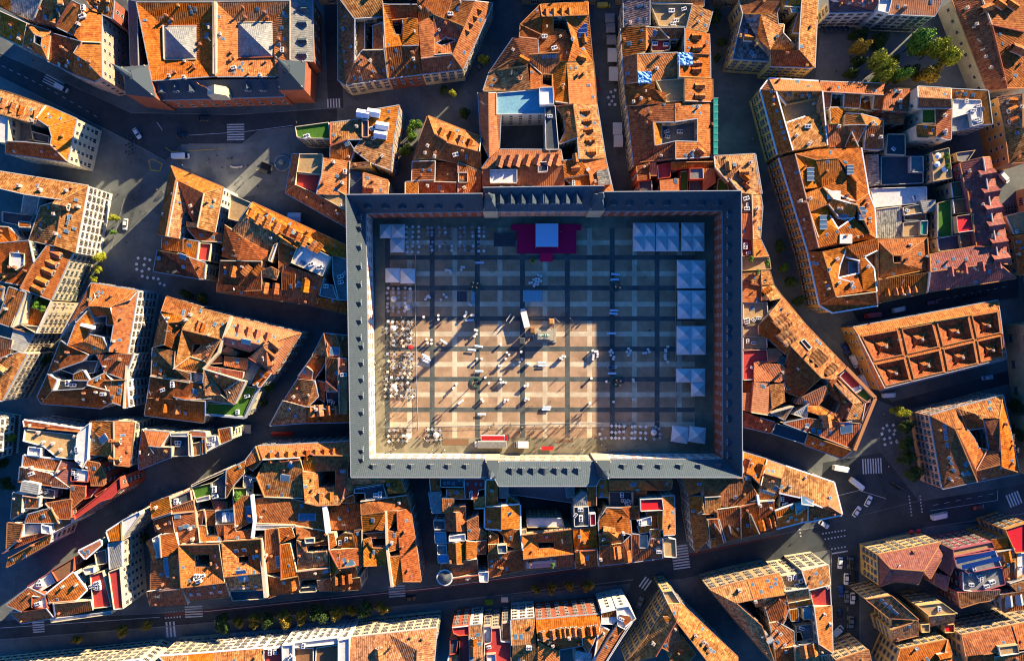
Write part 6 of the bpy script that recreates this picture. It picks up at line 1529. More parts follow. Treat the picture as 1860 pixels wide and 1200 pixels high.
fence('iron railing round the statue pedestal', '966,578 1007,578 1007,618 969,618 969,596')
fence('slanted white barrier right of the statue', '1007,577 1017,586', 1.1, 'white')
fence('thin rail of posts along the left café terraces', '755,440 755,560 757,690 760,780', 1.0)
fence('rope line of posts below the left café tables', '695,776 757,775', 1.0)
fence('long barrier line along the bottom of the square', '790,774 870,772 960,770 1050,768 1200,765', 1.0)
fence('barrier line beside the right hand canopies', '1226,480 1227,600 1227,760', 1.0)
for lab, x, y, w, d, hh, k in (('small dark kiosk box below the statue', 948, 619, 2.1, 2.4, 2.3, 'a'), ('tan timber booth left of the statue', 967, 600, 1.8, 2.2, 2.2, 'y'), ('brown booth at the upper right of the statue railing', 1001, 584, 1.8, 1.9, 2.3, 'Wochre'), ('dark box beside the lower right lamp post', 1128, 691, 2.0, 1.8, 1.3, 'a')):
    r = thing('kiosk', lab, 'kiosk', P('S', x, y))
    b = MB(); b.box(-w / 2, -d / 2, 0, w / 2, d / 2, hh, k); b.build('cabin', r)
    b = MB(); b.frustum((-w / 2 - .12, -d / 2 - .12, w / 2 + .12, d / 2 + .12), hh, (-w / 2 + .2, -d / 2 + .2, w / 2 - .2, d / 2 - .2), hh + .25, k); b.build('lid', r)
for lab, q, k in (('light blue groundsheet near the dark mat', (856, 528, 862, 550), 'cyan'), ('light blue groundsheet above the box truck', (950, 527, 985, 548), 'cyan'), ('dark square mat beside the blue groundsheet', (830, 529, 848, 548), 'a'), ('long dark mat by the bottom left tables', (804, 797, 851, 808), 'eave'), ('dark mat among the crowd at the bottom', (1008, 797, 1041, 803), 'eave')):
    b = MB(); p0, p1 = P('S', q[0], q[3]), P('S', q[2], q[1])
    b.box(p0.x, p0.y, .012, p1.x, p1.y, .05, k); tag(b.build('groundsheet'), lab, 'groundsheet')
bsh = MB()

# ---- lamp posts with a round stone bench
def lamp_post(x, y, label, bench=True):
    r = thing('lamp_post', label, 'lamp post', P('S', x, y), 0, 'tall lamp posts of the square')
    if bench:
        b = MB()
        n = 28
        for i in range(n):
            a0, a1 = 2 * math.pi * i / n, 2 * math.pi * (i + 1) / n
            for r0, r1, z0, z1 in ((1.35, 2.1, .0, .5),):
                A = [Vector((r_ * math.cos(a_), r_ * math.sin(a_), z)) for z in (z0, z1) for r_, a_ in ((r0, a0), (r1, a0), (r1, a1), (r0, a1))]
                b.face([A[4], A[5], A[6], A[7]], 'darkgreen'); b.face([A[1], A[2], A[6], A[5]], 'stoneblock'); b.face([A[3], A[0], A[4], A[7]], 'stoneblock')
        b.build('ring_bench', r)
    b = MB(); b.tube((0, 0, 0), (0, 0, 1.2), .42, .3, 'rail', 10); b.tube((0, 0, 1.2), (0, 0, 6.8), .16, .1, 'rail', 8); b.tube((0, 0, 6.8), (0, 0, 7.6), .1, .04, 'rail', 8); b.build('shaft', r)
    for i in range(4):
        a_ = .6 + i * math.pi / 2
        e_ = Vector((math.cos(a_) * 1.15, math.sin(a_) * 1.15, 6.9))
        b = MB(); b.tube((0, 0, 6.3), e_, .05, .05, 'rail', 6); b.build('arm', r)
        b = MB(); b.tube(e_, e_ + Vector((0, 0, .75)), .22, .36, 'white', 8); b.tube(e_ + Vector((0, 0, .75)), e_ + Vector((0, 0, 1.0)), .36, .16, 'rail', 8); b.build('lantern', r)


lamp_post(864, 520, 'four armed lamp post on a ring bench, upper left in the square')
lamp_post(1118, 520, 'four armed lamp post on a ring bench, upper right in the square')
lamp_post(864, 694, 'four armed lamp post on a ring bench, lower left in the square, sunlit')
lamp_post(1118, 693, 'four armed lamp post on a ring bench, lower right in the square')


# ---- shared small meshes
def table_mesh(k):
    b = MB()
    b.box(-.5, -.5, .71, .5, .5, .76, k)
    b.tube((0, 0, 0), (0, 0, .71), .05, .05, 'metal', 6)
    b.box(-.3, -.05, 0, .3, .05, .04, 'metal'); b.box(-.05, -.3, 0, .05, .3, .04, 'metal')
    return b.mesh('cafe_table')


def chair_mesh():
    b = MB()
    b.box(-.24, -.24, .42, .24, .24, .47, 'a')
    b.box(-.24, .2, .47, .24, .25, .9, 'a')
    for x in (-.2, .2):
        for y in (-.2, .2):
            b.tube((x, y, 0), (x, y, .42), .02, .02, 'metal', 4)
    return b.mesh('cafe_chair')


TABW, TABG, CHAIR = table_mesh('white'), table_mesh('metal'), chair_mesh()
plain('clothpink', 'cream_cloth', (.75, .62, .48), .8)
plain('psky2', 'pale_blue_top', (.35, .42, .52), .5)
nch = [0]


def tables(fr, spots, label, group, j=2.0, mesh=None, chairs=2, jit=.25):
    ox, oy, k = FR[fr]
    first = None
    for (x, y) in spots:
        p = P(fr, x, y, .75)
        p = Vector((p.x + RS.uniform(-jit, jit), p.y + RS.uniform(-jit, jit), 0))
        rz = RS.choice([0, .785, .785, RS.uniform(0, 1.5)])
        o = inst(mesh or TABW, 'cafe_table', None, p, rz)
        tag(o, label, 'table', group)
        if any(w_ in group for w_ in ('top terrace', 'left of the stage', 'shaded left')):
            o.material_slots[0].link = 'OBJECT'; o.material_slots[0].material = M[RS.choice(['psky2', 'metal', 'stoneblock', 'white'])]
        if 'sunlit' in group or 'foot' in group or 'corner' in group or 'cluster' in group:
            o.material_slots[0].link = 'OBJECT'; o.material_slots[0].material = M[RS.choice(['white', 'metal', 'clothpink', 'metal', 'stoneblock', 'a', 'psky2'])]
        for c_ in range(chairs):
            if nch[0] >= 290:
                break
            a_ = rz + RS.choice([0, 1, 2, 3]) * math.pi / 2
            q = inst(CHAIR, 'cafe_chair', None, p + Vector((math.sin(a_) * -.85, math.cos(a_) * .85, 0)), a_)
            tag(q, 'dark chair at one of the tables of ' + group, 'chair', 'chairs of ' + group)
            nch[0] += 1


grid = lambda xs_, ys_: [(x, y) for y in ys_ for x in xs_]
tables('V7', grid((492, 537, 580), (342, 378, 415, 452, 488, 526)), 'small white café table in the top left rows beside the grey canopies', 'the top left blue white tables', chairs=0)
tables('V7', grid((652, 680, 735, 780, 828), (348, 378, 405, 455, 487, 515)), 'small white café table in the dark terrace at the top', 'the dark top terrace', chairs=0)
tables('V7', grid((892, 925, 985, 1032, 1075), (345, 378, 410, 455, 487, 517)), 'small white café table in the terrace left of the stage', 'the terrace left of the stage', chairs=0)
tables('V7', grid((348, 390, 432, 478, 522), (802, 838, 872, 912, 942, 975)), 'dark bordered café table in the shaded left terrace', 'the shaded left terrace', mesh=TABW, chairs=0)
tables('X3', grid((330, 400, 465, 535, 600, 655), (485, 565, 645, 725, 800)), 'white café table in the upper half of the crowded sunlit terrace', 'the crowded sunlit terrace, upper half', chairs=3, jit=.5)
tables('X3', grid((330, 405, 495, 570, 645), (930, 1000, 1100, 1180)), 'white café table in the lower half of the crowded sunlit terrace', 'the crowded sunlit terrace, lower half', chairs=3, jit=.5)
tables('X4', grid((305, 385, 455, 525, 595, 660), (48, 125, 208, 298)), 'white café table at the foot of the left terrace near the lamp shadow', 'the foot of the left terrace', chairs=3, jit=.4)
tables('X4', grid((345, 415, 475, 535, 600), (760, 830, 900)), 'white café table in the bottom left corner of the square', 'the bottom left corner tables', chairs=2, jit=.3)
tables('X4', grid((880, 935, 990, 1050), (750, 825, 890)), 'white café table in the second bottom left cluster', 'the second bottom left cluster', chairs=2, jit=.3)
tables('X8', grid((340, 390, 430, 490), (622, 695, 765)), 'white café table in the shaded bottom right terrace, left half', 'the bottom right terrace, left half', chairs=2, jit=.2)
tables('X8', grid((580, 620, 685, 750), (628, 698, 770)), 'white café table in the shaded bottom right terrace, right half', 'the bottom right terrace, right half', chairs=2, jit=.2)
tables('X8', [(835, 655), (905, 660), (870, 635), (845, 770), (915, 765), (920, 715), (205, 720), (215, 775), (235, 650), (265, 770)], 'dark table at the edge of the shaded bottom right terrace', 'the bottom right terrace edge', mesh=TABG, chairs=1)
tables('T8', [(970, 690), (1015, 692), (1055, 702), (965, 735), (1012, 740), (1050, 765), (960, 772), (1002, 785), (1002, 817), (1040, 827), (1075, 835), (1110, 842), (1125, 872), (1152, 878)], 'white café table by the small dark red house', 'the café by the dark red house', chairs=1)
tables('V5', [(335, 758), (370, 758), (312, 772), (345, 782), (378, 782), (308, 800), (372, 806), (318, 828), (350, 825), (388, 838), (325, 858), (358, 852), (385, 848)], 'white café table in the junction beside the dark tree column', 'the junction café', chairs=1)
tables('T4', [(830, 555), (858, 550), (820, 590), (850, 585), (838, 612), (860, 630), (828, 632)], 'white café table between the awnings of the narrow street', 'the awning street café', chairs=1)


def stand_mesh():
    b = MB()
    b.tube((0, 0, 0), (0, 0, .5), .42, .36, 'canvas', 9, False); b.tube((0, 0, .5), (0, 0, 1.55), .36, .40, 'canvas', 9, False); b.tube((0, 0, 1.55), (0, 0, 1.72), .52, .5, 'canvas', 9)
    return b.mesh('wrapped_stack')


STAND = stand_mesh()
STK = {'X3': [(820, 415, 'a'), (1020, 395, 'b'), (1022, 450, 'b'), (860, 720, 'c'), (925, 730, 'c'), (875, 770, 'c'), (925, 780, 'c'), (885, 130, 'd'), (900, 150, 'd'), (865, 145, 'd'), (845, 175, 'd'), (1095, 110, 'e'), (1130, 145, 'e'), (1055, 180, 'e'), (1405, 350, 'f'), (1395, 375, 'f'), (1380, 405, 'f'), (1475, 395, 'f'), (1500, 395, 'f'), (1100, 755, 'g')],
       'X4': [(1265, 130, 'h'), (1225, 185, 'h'), (1350, 355, 'i'), (1320, 375, 'i'), (1300, 390, 'i')],
       'X5': [(20, 590, 'j'), (45, 600, 'j'), (40, 650, 'j'), (15, 680, 'j'), (370, 790, 'k'), (485, 930, 'l'), (440, 985, 'l'), (455, 900, 'l'), (660, 990, 'm'), (630, 1025, 'm'), (550, 1070, 'm'), (650, 890, 'n'), (740, 1050, 'o'), (765, 1060, 'o'), (350, 1080, 'p'), (375, 1080, 'p'), (1185, 975, 'q'), (1215, 950, 'q'), (1245, 955, 'q'), (1210, 985, 'q'), (110, 985, 'r'), (45, 985, 'r')],
       'X6': [(160, 40, 's'), (370, 65, 't'), (405, 105, 't'), (375, 110, 't'), (440, 110, 't'), (210, 118, 'u'), (700, 155, 'v'), (740, 130, 'v'), (735, 155, 'v'), (110, 335, 'w'), (130, 365, 'w'), (430, 345, 'x'), (470, 345, 'x'), (420, 370, 'x'), (715, 325, 'y'), (750, 335, 'y'), (705, 350, 'y')],
       'X7': [(110, 775, 'A'), (140, 785, 'A'), (165, 785, 'A'), (120, 820, 'A'), (170, 815, 'A'), (165, 845, 'A'), (120, 850, 'A'), (115, 878, 'A'), (335, 770, 'B'), (320, 790, 'B'), (355, 800, 'B'), (330, 830, 'B'), (370, 850, 'B'), (360, 875, 'B'), (545, 750, 'C'), (570, 775, 'C'), (525, 790, 'C'), (560, 805, 'C'), (540, 830, 'C'), (780, 760, 'D'), (795, 790, 'D'), (755, 800, 'D'), (725, 805, 'D'), (1020, 725, 'E'), (995, 765, 'E'), (995, 785, 'E'), (990, 825, 'E'), (985, 845, 'E'), (992, 875, 'E'), (1020, 910, 'E')],
       'X8': [(95, 45, 'F'), (600, 60, 'G'), (605, 80, 'G'), (600, 300, 'H'), (365, 330, 'I'), (75, 345, 'J'), (280, 85, 'K')],
       'V7': [(785, 663, 'L'), (800, 663, 'L'), (818, 668, 'L'), (820, 682, 'L'), (905, 640, 'M'), (920, 642, 'M'), (900, 660, 'M'), (1480, 700, 'N'), (1500, 708, 'N'), (1465, 728, 'N'), (1485, 730, 'N'), (1445, 735, 'N'), (1462, 748, 'N'), (1480, 752, 'N'), (1500, 745, 'N'), (1432, 757, 'N'), (1455, 768, 'N'), (1475, 772, 'N'), (1415, 760, 'N'), (1448, 782, 'N'), (960, 918, 'O'), (975, 928, 'O')]}
WHERE = dict(a='at the sunlit tip nearest the left terrace', b='in the second sunlit tip from the left', c='left of the spire shadow', d='in shade between the upper left bands', e='in a loose trio left of the blue groundsheet', f='just above the shade line near the upper left lamp', g='inside the spire shadow', h='left of the ring bench with the long lamp shadow', i='in a slanting line below the sunlit ring bench',
             j='right of the spire shadow near the lit edge', k='alone above the dark cross band left of the statue', l='in a slanting line left of the statue shadow', m='at the tip of the statue shadow', n='inside the statue shadow', o='between two trestles below the statue', p='left of the pediment shaped shadow tip', q='right of and below the statue with one long block of shadow', r='beside a trestle left of the statue shadow',
             s='just right of the sunlit ring bench', t='in a ragged row right of the sunlit ring bench', u='alone below the sunlit ring bench', v='at the dark band below the statue', w='on the dark band below the sunlit lamp', x='midway between two dark bands in the lower half', y='beside the lower dark band crossing', A='in the big group right at the shade line', B='in the first group inside the right shade',
             C='in the second group inside the right shade', D='in the third group inside the right shade', E='in the long string beside the right canopies', F='on the shade line above the lower right lamp', G='above the lower right terrace on a cream band', H='lower on the cream band right of the lamp', I='on the dark band below the lower right lamp', J='on the shade line near the bottom right', K='just left of the lower right lamp',
             L='in a short row in the upper left shade', M='in a trio right of the short row in the upper left shade', N='in the big cluster below the stage bush', O='below the light blue groundsheet on the left')
for fr, lst in STK.items():
    for x, y, w_ in lst:
        o = inst(STAND, 'wrapped_stack', None, P(fr, x, y, 1.7).xy.to_3d(), RS.uniform(0, 6), (1, 1, RS.uniform(.85, 1.1)))
        tag(o, 'white wrapped stack ' + WHERE[w_], 'chair stack', 'white stacks ' + WHERE[w_])


def trestle(fr, x, y, rz, label, ln=3.3, wd=.8, n=1):
    r = thing('trestle_table', label, 'trestle', P(fr, x, y, .8).xy.to_3d(), rz, 'white topped trestle tables')
    b = MB(); b.box(-ln / 2, -wd / 2, .76, ln / 2, wd / 2, .82, 'white'); b.build('table_top', r)
    b = MB(); b.box(-ln / 2 + .1, -wd / 2 + .06, .82, ln / 2 - .3, wd / 2 - .1, .88, 'panelblue'); b.build('cover', r)
    for sx in (-1, 1):
        b = MB()
        for sy in (-1, 1):
            b.tube((sx * ln * .38 - .25, sy * wd * .35, 0), (sx * ln * .38, sy * wd * .35, .76), .035, .035, 'metal', 5)
            b.tube((sx * ln * .38 + .25, sy * wd * .35, 0), (sx * ln * .38, sy * wd * .35, .76), .035, .035, 'metal', 5)
        b.tube((sx * ln * .38, -wd * .35, .5), (sx * ln * .38, wd * .35, .5), .03, .03, 'metal', 5)
        b.build('leg', r)


for fr, x, y, rz, lab in (('V8', 572, 695, -.1, 'white trestle above the upper right lamp, upper of two'), ('V8', 565, 735, .05, 'white trestle above the upper right lamp, lower of two'), ('V8', 560, 966, 0, 'white trestle on the dark band right of the statue, upper of two'), ('V8', 556, 990, -.1, 'white trestle on the dark band right of the statue, lower of two'), ('V8', 540, 1138, 0, 'white trestle on the cream band right of the shade line'),
                          ('W2', 543, 278, .05, 'white trestle above the lower right lamp, upper of two'), ('W2', 545, 322, 0, 'white trestle above the lower right lamp, lower of two'), ('W1', 1032, 118, -.15, 'pale trestle left of the statue shadow on the dark band, upper of two'), ('W1', 980, 145, -.1, 'pale trestle left of the statue shadow on the dark band, lower of two'), ('W1', 1035, 305, 0, 'pale trestle above the sunlit ring bench'),
                          ('W1', 1055, 628, 0, 'pale trestle at the lower dark crossing left of the middle'), ('W1', 1508, 240, 0, 'pale trestle below the statue, upper of two'), ('W1', 1512, 262, .05, 'pale trestle below the statue, lower of two'), ('W1', 1545, 575, 0, 'pale trestle on the lowest dark band, upper of two'), ('W1', 1538, 592, 0, 'pale trestle on the lowest dark band, lower of two'), ('W1', 770, 85, -.6, 'tilted pale trestle inside the spire shadow'),
                          ('X3', 850, 945, -.42, 'bright white trestle beside the spire shadow tip, topmost of three'), ('X3', 865, 985, -.42, 'bright white trestle beside the spire shadow tip, middle of three'), ('X3', 850, 1020, -.42, 'bright white trestle beside the spire shadow tip, lowest of three'), ('V7', 965, 1040, .05, 'blue white trestle just above the shade line left of the truck'), ('V7', 1040, 608, 0, 'small white trestle below the terrace left of the stage'), ('X7', 350, 975, .1, 'white trestle right of the first shaded group')):
    trestle(fr, x, y, rz, lab)
for x, y, rz, lab in ((925, 577, .9, 'tall folded white banner frame left of the box truck'), (931, 581, .9, 'second folded white banner frame right beside the truck')):
    r = thing('folded_banner', lab, 'banner', P('S', x, y), rz)
    b = MB(); b.face([(-1.8, -.1, .1), (1.8, -.1, .1), (1.4, .5, 2.3), (-1.6, .3, 2.6)], 'white'); b.face([(-1.6, .38, 2.6), (1.4, .58, 2.3), (1.8, -.02, .1), (-1.8, -.02, .1)], 'white')
    b.face([(-1.8, -.1, .1), (-1.6, .3, 2.6), (-1.6, .38, 2.6), (-1.8, -.02, .1)], 'white'); b.face([(1.8, -.02, .1), (1.4, .58, 2.3), (1.4, .5, 2.3), (1.8, -.1, .1)], 'white'); b.build('sheet', r)
    b = MB(); b.tube((-1.6, .35, 0), (-1.6, .35, 2.7), .05, .05, 'metal', 5); b.tube((1.4, .55, 0), (1.4, .55, 2.5), .05, .05, 'metal', 5); b.build('pole', r)
# parasols over single tables
def parasol_mesh(k):
    b = MB()
    b.tube((0, 0, 0), (0, 0, 2.7), .04, .04, 'metal', 6)
    n = 8
    for i in range(n):
        a0, a1 = 2 * math.pi * i / n, 2 * math.pi * (i + 1) / n
        A, E = Vector((1.25 * math.cos(a0), 1.25 * math.sin(a0), 2.15)), Vector((1.25 * math.cos(a1), 1.25 * math.sin(a1), 2.15))
        b.face([A, E, (0, 0, 2.7)], k); b.face([A - Vector((0, 0, .22)), E - Vector((0, 0, .22)), E, A], k); b.face([(0, 0, 2.66), E - Vector((0, 0, .02)), A - Vector((0, 0, .02))], k)
    return b.mesh('parasol')


for k, sp_ in (('canvas', [('X3', 410, 170, 'top of the shaded left terrace, left'), ('X3', 597, 285, 'shaded left terrace, right edge'), ('X3', 405, 570, 'crowded sunlit terrace, second row'), ('X4', 605, 845, 'bottom left corner tables, right'), ('X4', 990, 825, 'second bottom left cluster'), ('X4', 415, 170, 'foot of the left terrace'), ('X8', 850, 700, 'bottom right terrace, right end')]),
               ('redpaint', [('V4', 470, 268, 'lower right pavement, left red one'), ('V4', 522, 262, 'lower right pavement, right red one'), ('W2', 1345, 676, 'foot of the right wing, upper red one'), ('W2', 1347, 765, 'foot of the right wing, lower red one'), ('T4', 748, 490, 'awning street, red one'), ('T4', 755, 540, 'awning street, lower red one'), ('X3', 640, 830, 'crowded sunlit terrace, red one')]),
               ('a', [('T6', 555 + 31 * i, 188, 'shady tree square, dark one %s from the left' % w_) for i, w_ in enumerate(('first', 'second', 'third', 'fourth', 'fifth', 'sixth'))])):
    me = parasol_mesh(k)
    for fr, x, y, lab in sp_:
        z = 16 if 'foot of the right wing' in lab else 0
        if z:
            continue
        tag(inst(me, 'parasol', None, P(fr, x, y, 2.5).xy.to_3d(), RS.uniform(0, 1), .95 if k != 'redpaint' else .8), {'canvas': 'white', 'redpaint': 'red', 'a': 'dark'}[k] + ' parasol at the ' + lab, 'parasol', 'parasols')


# awnings on posts in the streets
def awning(label, fr, x0, y0, x1, y1, k='canvas', h=2.9, group=None):
    q = [P(fr, x, y, h) for x, y in ((x0, y0), (x1, y0), (x1, y1), (x0, y1))]
    c = sum(q, Vector()) / 4; c.z = 0
    r = thing('street_awning', label, 'awning', c, 0, group)
    b = MB(); L = [p - c for p in q]
    m0, m1 = (L[0] + L[3]) / 2 + Vector((0, 0, .5)), (L[1] + L[2]) / 2 + Vector((0, 0, .5))
    b.face([m0, m1, L[1], L[0]][::-1], k); b.face([L[3], L[2], m1, m0], k)
    b.face([L[0], L[3], m0], k); b.face([L[2], L[1], m1], k)
    for i in range(4):
        b.face([L[i], L[(i + 1) % 4], L[(i + 1) % 4] - Vector((0, 0, .3)), L[i] - Vector((0, 0, .3))], k)
    b.build('cover', r)
    for p in L:
        m_ = MB(); m_.tube((p.x * .95, p.y * .95, 0), (p.x * .95, p.y * .95, h), .05, .05, 'metal', 6); m_.build('post', r)


plain('awngrey', 'grey_canvas', (.30, .30, .31), .85, .1, var=.1)
for i, (y0, y1, k, w_) in enumerate(((82, 138, 'awngrey', 'topmost'), (140, 198, 'awngrey', 'second'), (212, 270, 'awngrey', 'third'), (292, 375, 'canvas', 'fourth'), (405, 490, 'canvas', 'fifth'), (742, 815, 'canvas', 'sixth'), (817, 890, 'canvas', 'seventh'))):
    dx = y0 * .07
    awning('%s pale awning from the top in the narrow street' % w_, 'T4', 792 + dx, y0, 848 + dx, y1, k, group='awnings down the narrow street')
for i, w_ in enumerate(('first', 'second', 'third', 'fourth')):
    awning('%s square tan awning from the left under the maroon roof' % w_, 'T6', 560 + 70 * i, 115, 626 + 70 * i, 158, 'clothpink', group='awnings by the tree square')
awning('grey square awning at the lane corner, left one', 'U5', 634, 105, 692, 165, 'awngrey', group='lane corner awnings')
awning('grey square awning at the lane corner, right one', 'U5', 694, 98, 745, 148, 'awngrey', group='lane corner awnings')
awning('long red awning over the lane left of the slate wing', 'U3', 1010, 1015, 1165, 1045, 'redpaint')
awning('bright blue kiosk cover in the shaded lane', 'U1', 1050, 425, 1145, 490, 'panelblue')
awning('green canopy at a shop front on the bottom street', 'V2', 288, 172, 340, 208, 'e')
awning('pink canopy at a shop front on the bottom street', 'V2', 395, 158, 440, 190, 'clothpink')
# scaffold with teal netting
r = thing('scaffold', 'tall scaffold wrapped in teal netting along a house front', 'scaffold', P('T5', 692, 770))
c0 = P('T5', 692, 770)
b = MB(); a_, e_ = P('T5', 682, 600, 16) - c0, P('T5', 706, 940, 16) - c0
b.box(a_.x, e_.y, .2, a_.x + 1.6, a_.y, 17.2, 'tealnet'); b.build('netting', r)
for i in range(9):
    m_ = MB(); y = e_.y + (a_.y - e_.y) * i / 8; m_.tube((a_.x + 1.75, y, 0), (a_.x + 1.75, y, 18), .05, .05, 'metal', 5); m_.tube((a_.x, y, 17.4), (a_.x + 1.75, y, 17.4), .05, .05, 'metal', 5); m_.build('pole', r)
# fountain, subway entrance, bench
r = thing('fountain', 'round dark stone fountain with a pale figure in the sloping square', 'fountain', P('T2', 990, 938))
b = MB(); b.tube((0, 0, 0), (0, 0, .55), 3.1, 3.1, 'stoneblock', 24, False)
n = 24
for i in range(n):
    a0, a1 = 2 * math.pi * i / n, 2 * math.pi * (i + 1) / n
    A = [Vector((r_ * math.cos(a), r_ * math.sin(a), .55)) for r_, a in ((2.75, a0), (3.1, a0), (3.1, a1), (2.75, a1))]
    b.face(A, 'stoneblock')
b.build('basin', r)
b = MB(); b.tube((0, 0, .3), (0, 0, .42), 2.76, 2.76, 'x', 24); b.build('water', r)
b = MB(); b.tube((0, 0, .2), (0, 0, 2.4), .55, .4, 'stoneblock', 10); b.tube((0, 0, 2.4), (0, 0, 2.6), 1.0, 1.0, 'stoneblock', 14); b.build('column', r)
b = MB(); b.tube((0, 0, 2.6), (0, 0, 3.4), .35, .25, 'clothpink', 8); b.tube((0, 0, 3.4), (0, 0, 3.9), .28, .14, 'clothpink', 8); b.tube((0, 0, 3.9), (0, 0, 4.2), .16, .12, 'clothpink', 8); b.build('figure', r)
r = thing('subway_entrance', 'dark railed stairwell opening in the lit patch of the sloping square', 'entrance', P('S', 483, 305.5), -.35)
b = MB(); b.box(-2.2, -1.7, .01, 2.2, 1.7, .05, 'black'); b.build('stairwell', r)  # flat black slab; the dark of the opening is painted, no well cut
b = MB()
for x0, y0, x1, y1 in ((-2.3, -1.8, 2.3, -1.7), (-2.3, 1.7, 2.3, 1.8), (2.2, -1.7, 2.3, 1.7)):
    b.box(x0, y0, 0, x1, y1, 1.0, 'rail')
b.build('railing', r)
b = MB()
for i in range(10):
    t0, t1 = -1.1 + .22 * i, -1.1 + .22 * (i + 1)
    f_ = lambda t, d: Vector((2.6 * math.sin(t), -2.2 * math.cos(t) * .4 + d, 0))
    A = [f_(t0, 0), f_(t1, 0), f_(t1, .7), f_(t0, .7)]
    up = Vector((0, 0, .45))
    b.face([p + up for p in A], 'clothpink'); b.face([A[0], A[1], A[1] + up, A[0] + up], 'stoneblock'); b.face([A[2], A[3], A[3] + up, A[2] + up], 'stoneblock')
    if i in (0, 9):
        k_ = 0 if i == 0 else 1
        b.face([A[3], A[0], A[0] + up, A[3] + up] if i == 0 else [A[1], A[2], A[2] + up, A[1] + up], 'stoneblock')
o = b.build('curved_bench', None, P('S', 430, 302)); tag(o, 'pale crescent shaped bench in the sloping square', 'bench')
# flag on the palace
r = thing('flag', 'red and yellow striped flag on a pole above the palace pediment', 'flag', P('T2', 590, 535, 18))
b = MB(); b.tube((0, 0, 0), (0, 0, 8), .07, .05, 'metal', 6); b.build('pole', r)
b = MB()
for i in range(8):
    for j, k in enumerate(('flagred', 'flagyellow', 'flagyellow', 'flagred')):
        x0, x1 = -.45 * i, -.45 * (i + 1)
        w0, w1 = .25 * math.sin(i * .9), .25 * math.sin((i + 1) * .9)
        z0, z1 = 5.2 + .65 * j - .12 * i, 5.2 + .65 * (j + 1) - .12 * i
        b.face([(x0, w0 + i * .25, z0), (x1, w1 + (i + 1) * .25, z0 - .12), (x1, w1 + (i + 1) * .25, z1 - .12), (x0, w0 + i * .25, z1)], k)
b.build('cloth', r)
# ------------------------------------------------------------------ vehicles
def car_parts(L, W, Hb, Ht, cab0, cab1, van=False):
    """body loft, glass house, wheel, lamp meshes for a car of length L (nose at +x)"""
    b = MB()
    b.mat('white')
    n = 12
    st = []
    for i in range(n + 1):
        t = i / n
        x = -L / 2 + L * t
        ed = min(t, 1 - t)
        hw = W / 2 * (1 - .22 * max(0, 1 - ed / .09) ** 2 - (.03 if .25 < t < .75 else 0) * 0)
        zt = Hb * (1 - .22 * max(0, 1 - ed / .07) ** 1.5) - (.06 if t > .8 and not van else 0)
        st.append((x, hw, zt))
    sec = lambda x, hw, zt: [(x, -hw * .94, .28), (x, -hw, .5), (x, -hw * .97, zt * .86), (x, -hw * .84, zt), (x, hw * .84, zt), (x, hw * .97, zt * .86), (x, hw, .5), (x, hw * .94, .28)]
    S_ = [sec(*s) for s in st]
    for i in range(n):
        for j in range(8):
            k = (j + 1) % 8
            b.face([S_[i][j], S_[i][k], S_[i + 1][k], S_[i + 1][j]][::-1], 'white')
    b.face(S_[0][::-1][::-1], 'white'); b.face(S_[-1][::-1], 'white')
    # roof slab
    ins = .24 if not van else .16
    r0 = (cab0 + (.55 if not van else .12), -W / 2 + ins, cab1 - (.62 if not van else .55), W / 2 - ins)
    b.box(r0[0], r0[1], Ht - .05, r0[2], r0[3], Ht, 'white')
    body = b.mesh('body')
    g = MB()
    base = (cab0, -W / 2 * .82, cab1, W / 2 * .82)
    g.frustum(base, Hb - .03, r0, Ht - .05, 'pane')
    if van:
        g = MB(); g.mat('white'); g.mat('pane')
        g.frustum((cab0, -W / 2 * .93, cab1 - .75, W / 2 * .93), Hb - .03, (r0[0], r0[1], r0[2] - .35, r0[3]), Ht - .05, 'white')
        g.frustum((cab1 - .75, -W / 2 * .9, cab1, W / 2 * .9), Hb - .03, (r0[2] - .35, r0[1], r0[2], r0[3]), Ht - .05, 'pane')
    glass = g.mesh('glasshouse')
    return body, glass


def wheel_mesh():
    b = MB()
    b.tube((0, -.11, 0), (0, .11, 0), .33, .33, 'black', 14); b.tube((0, -.115, 0), (0, .115, 0), .19, .19, 'metal', 10)
    return b.mesh('wheel')


WHEEL = wheel_mesh()
b = MB(); b.box(-.03, -.2, -.07, .03, .2, .07, 'panelblue'); HEADL = b.mesh('headlight')
CARM = {'car': (car_parts(4.4, 1.8, .92, 1.45, -1.75, 1.0), 4.4, 1.8), 'small': (car_parts(3.7, 1.65, .92, 1.48, -1.7, .85), 3.7, 1.65), 'van': (car_parts(5.2, 1.95, 1.05, 2.1, -2.5, 1.95, True), 5.2, 1.95), 'longvan': (car_parts(6.6, 2.1, 1.1, 2.6, -3.2, 2.7, True), 6.6, 2.1)}
for k_, c_ in dict(pwhite=(.74, .74, .73), pgrey=(.16, .17, .18), pblack=(.018, .02, .024), pblue=(.015, .05, .22), pcrim=(.24, .012, .03), psky=(.38, .50, .60), pyellow=(.75, .50, .02), pgreen=(.30, .55, .06), pred=(.45, .02, .015)).items():
    plain(k_, 'car_paint_' + k_[1:], c_, .28, .6, var=.04)


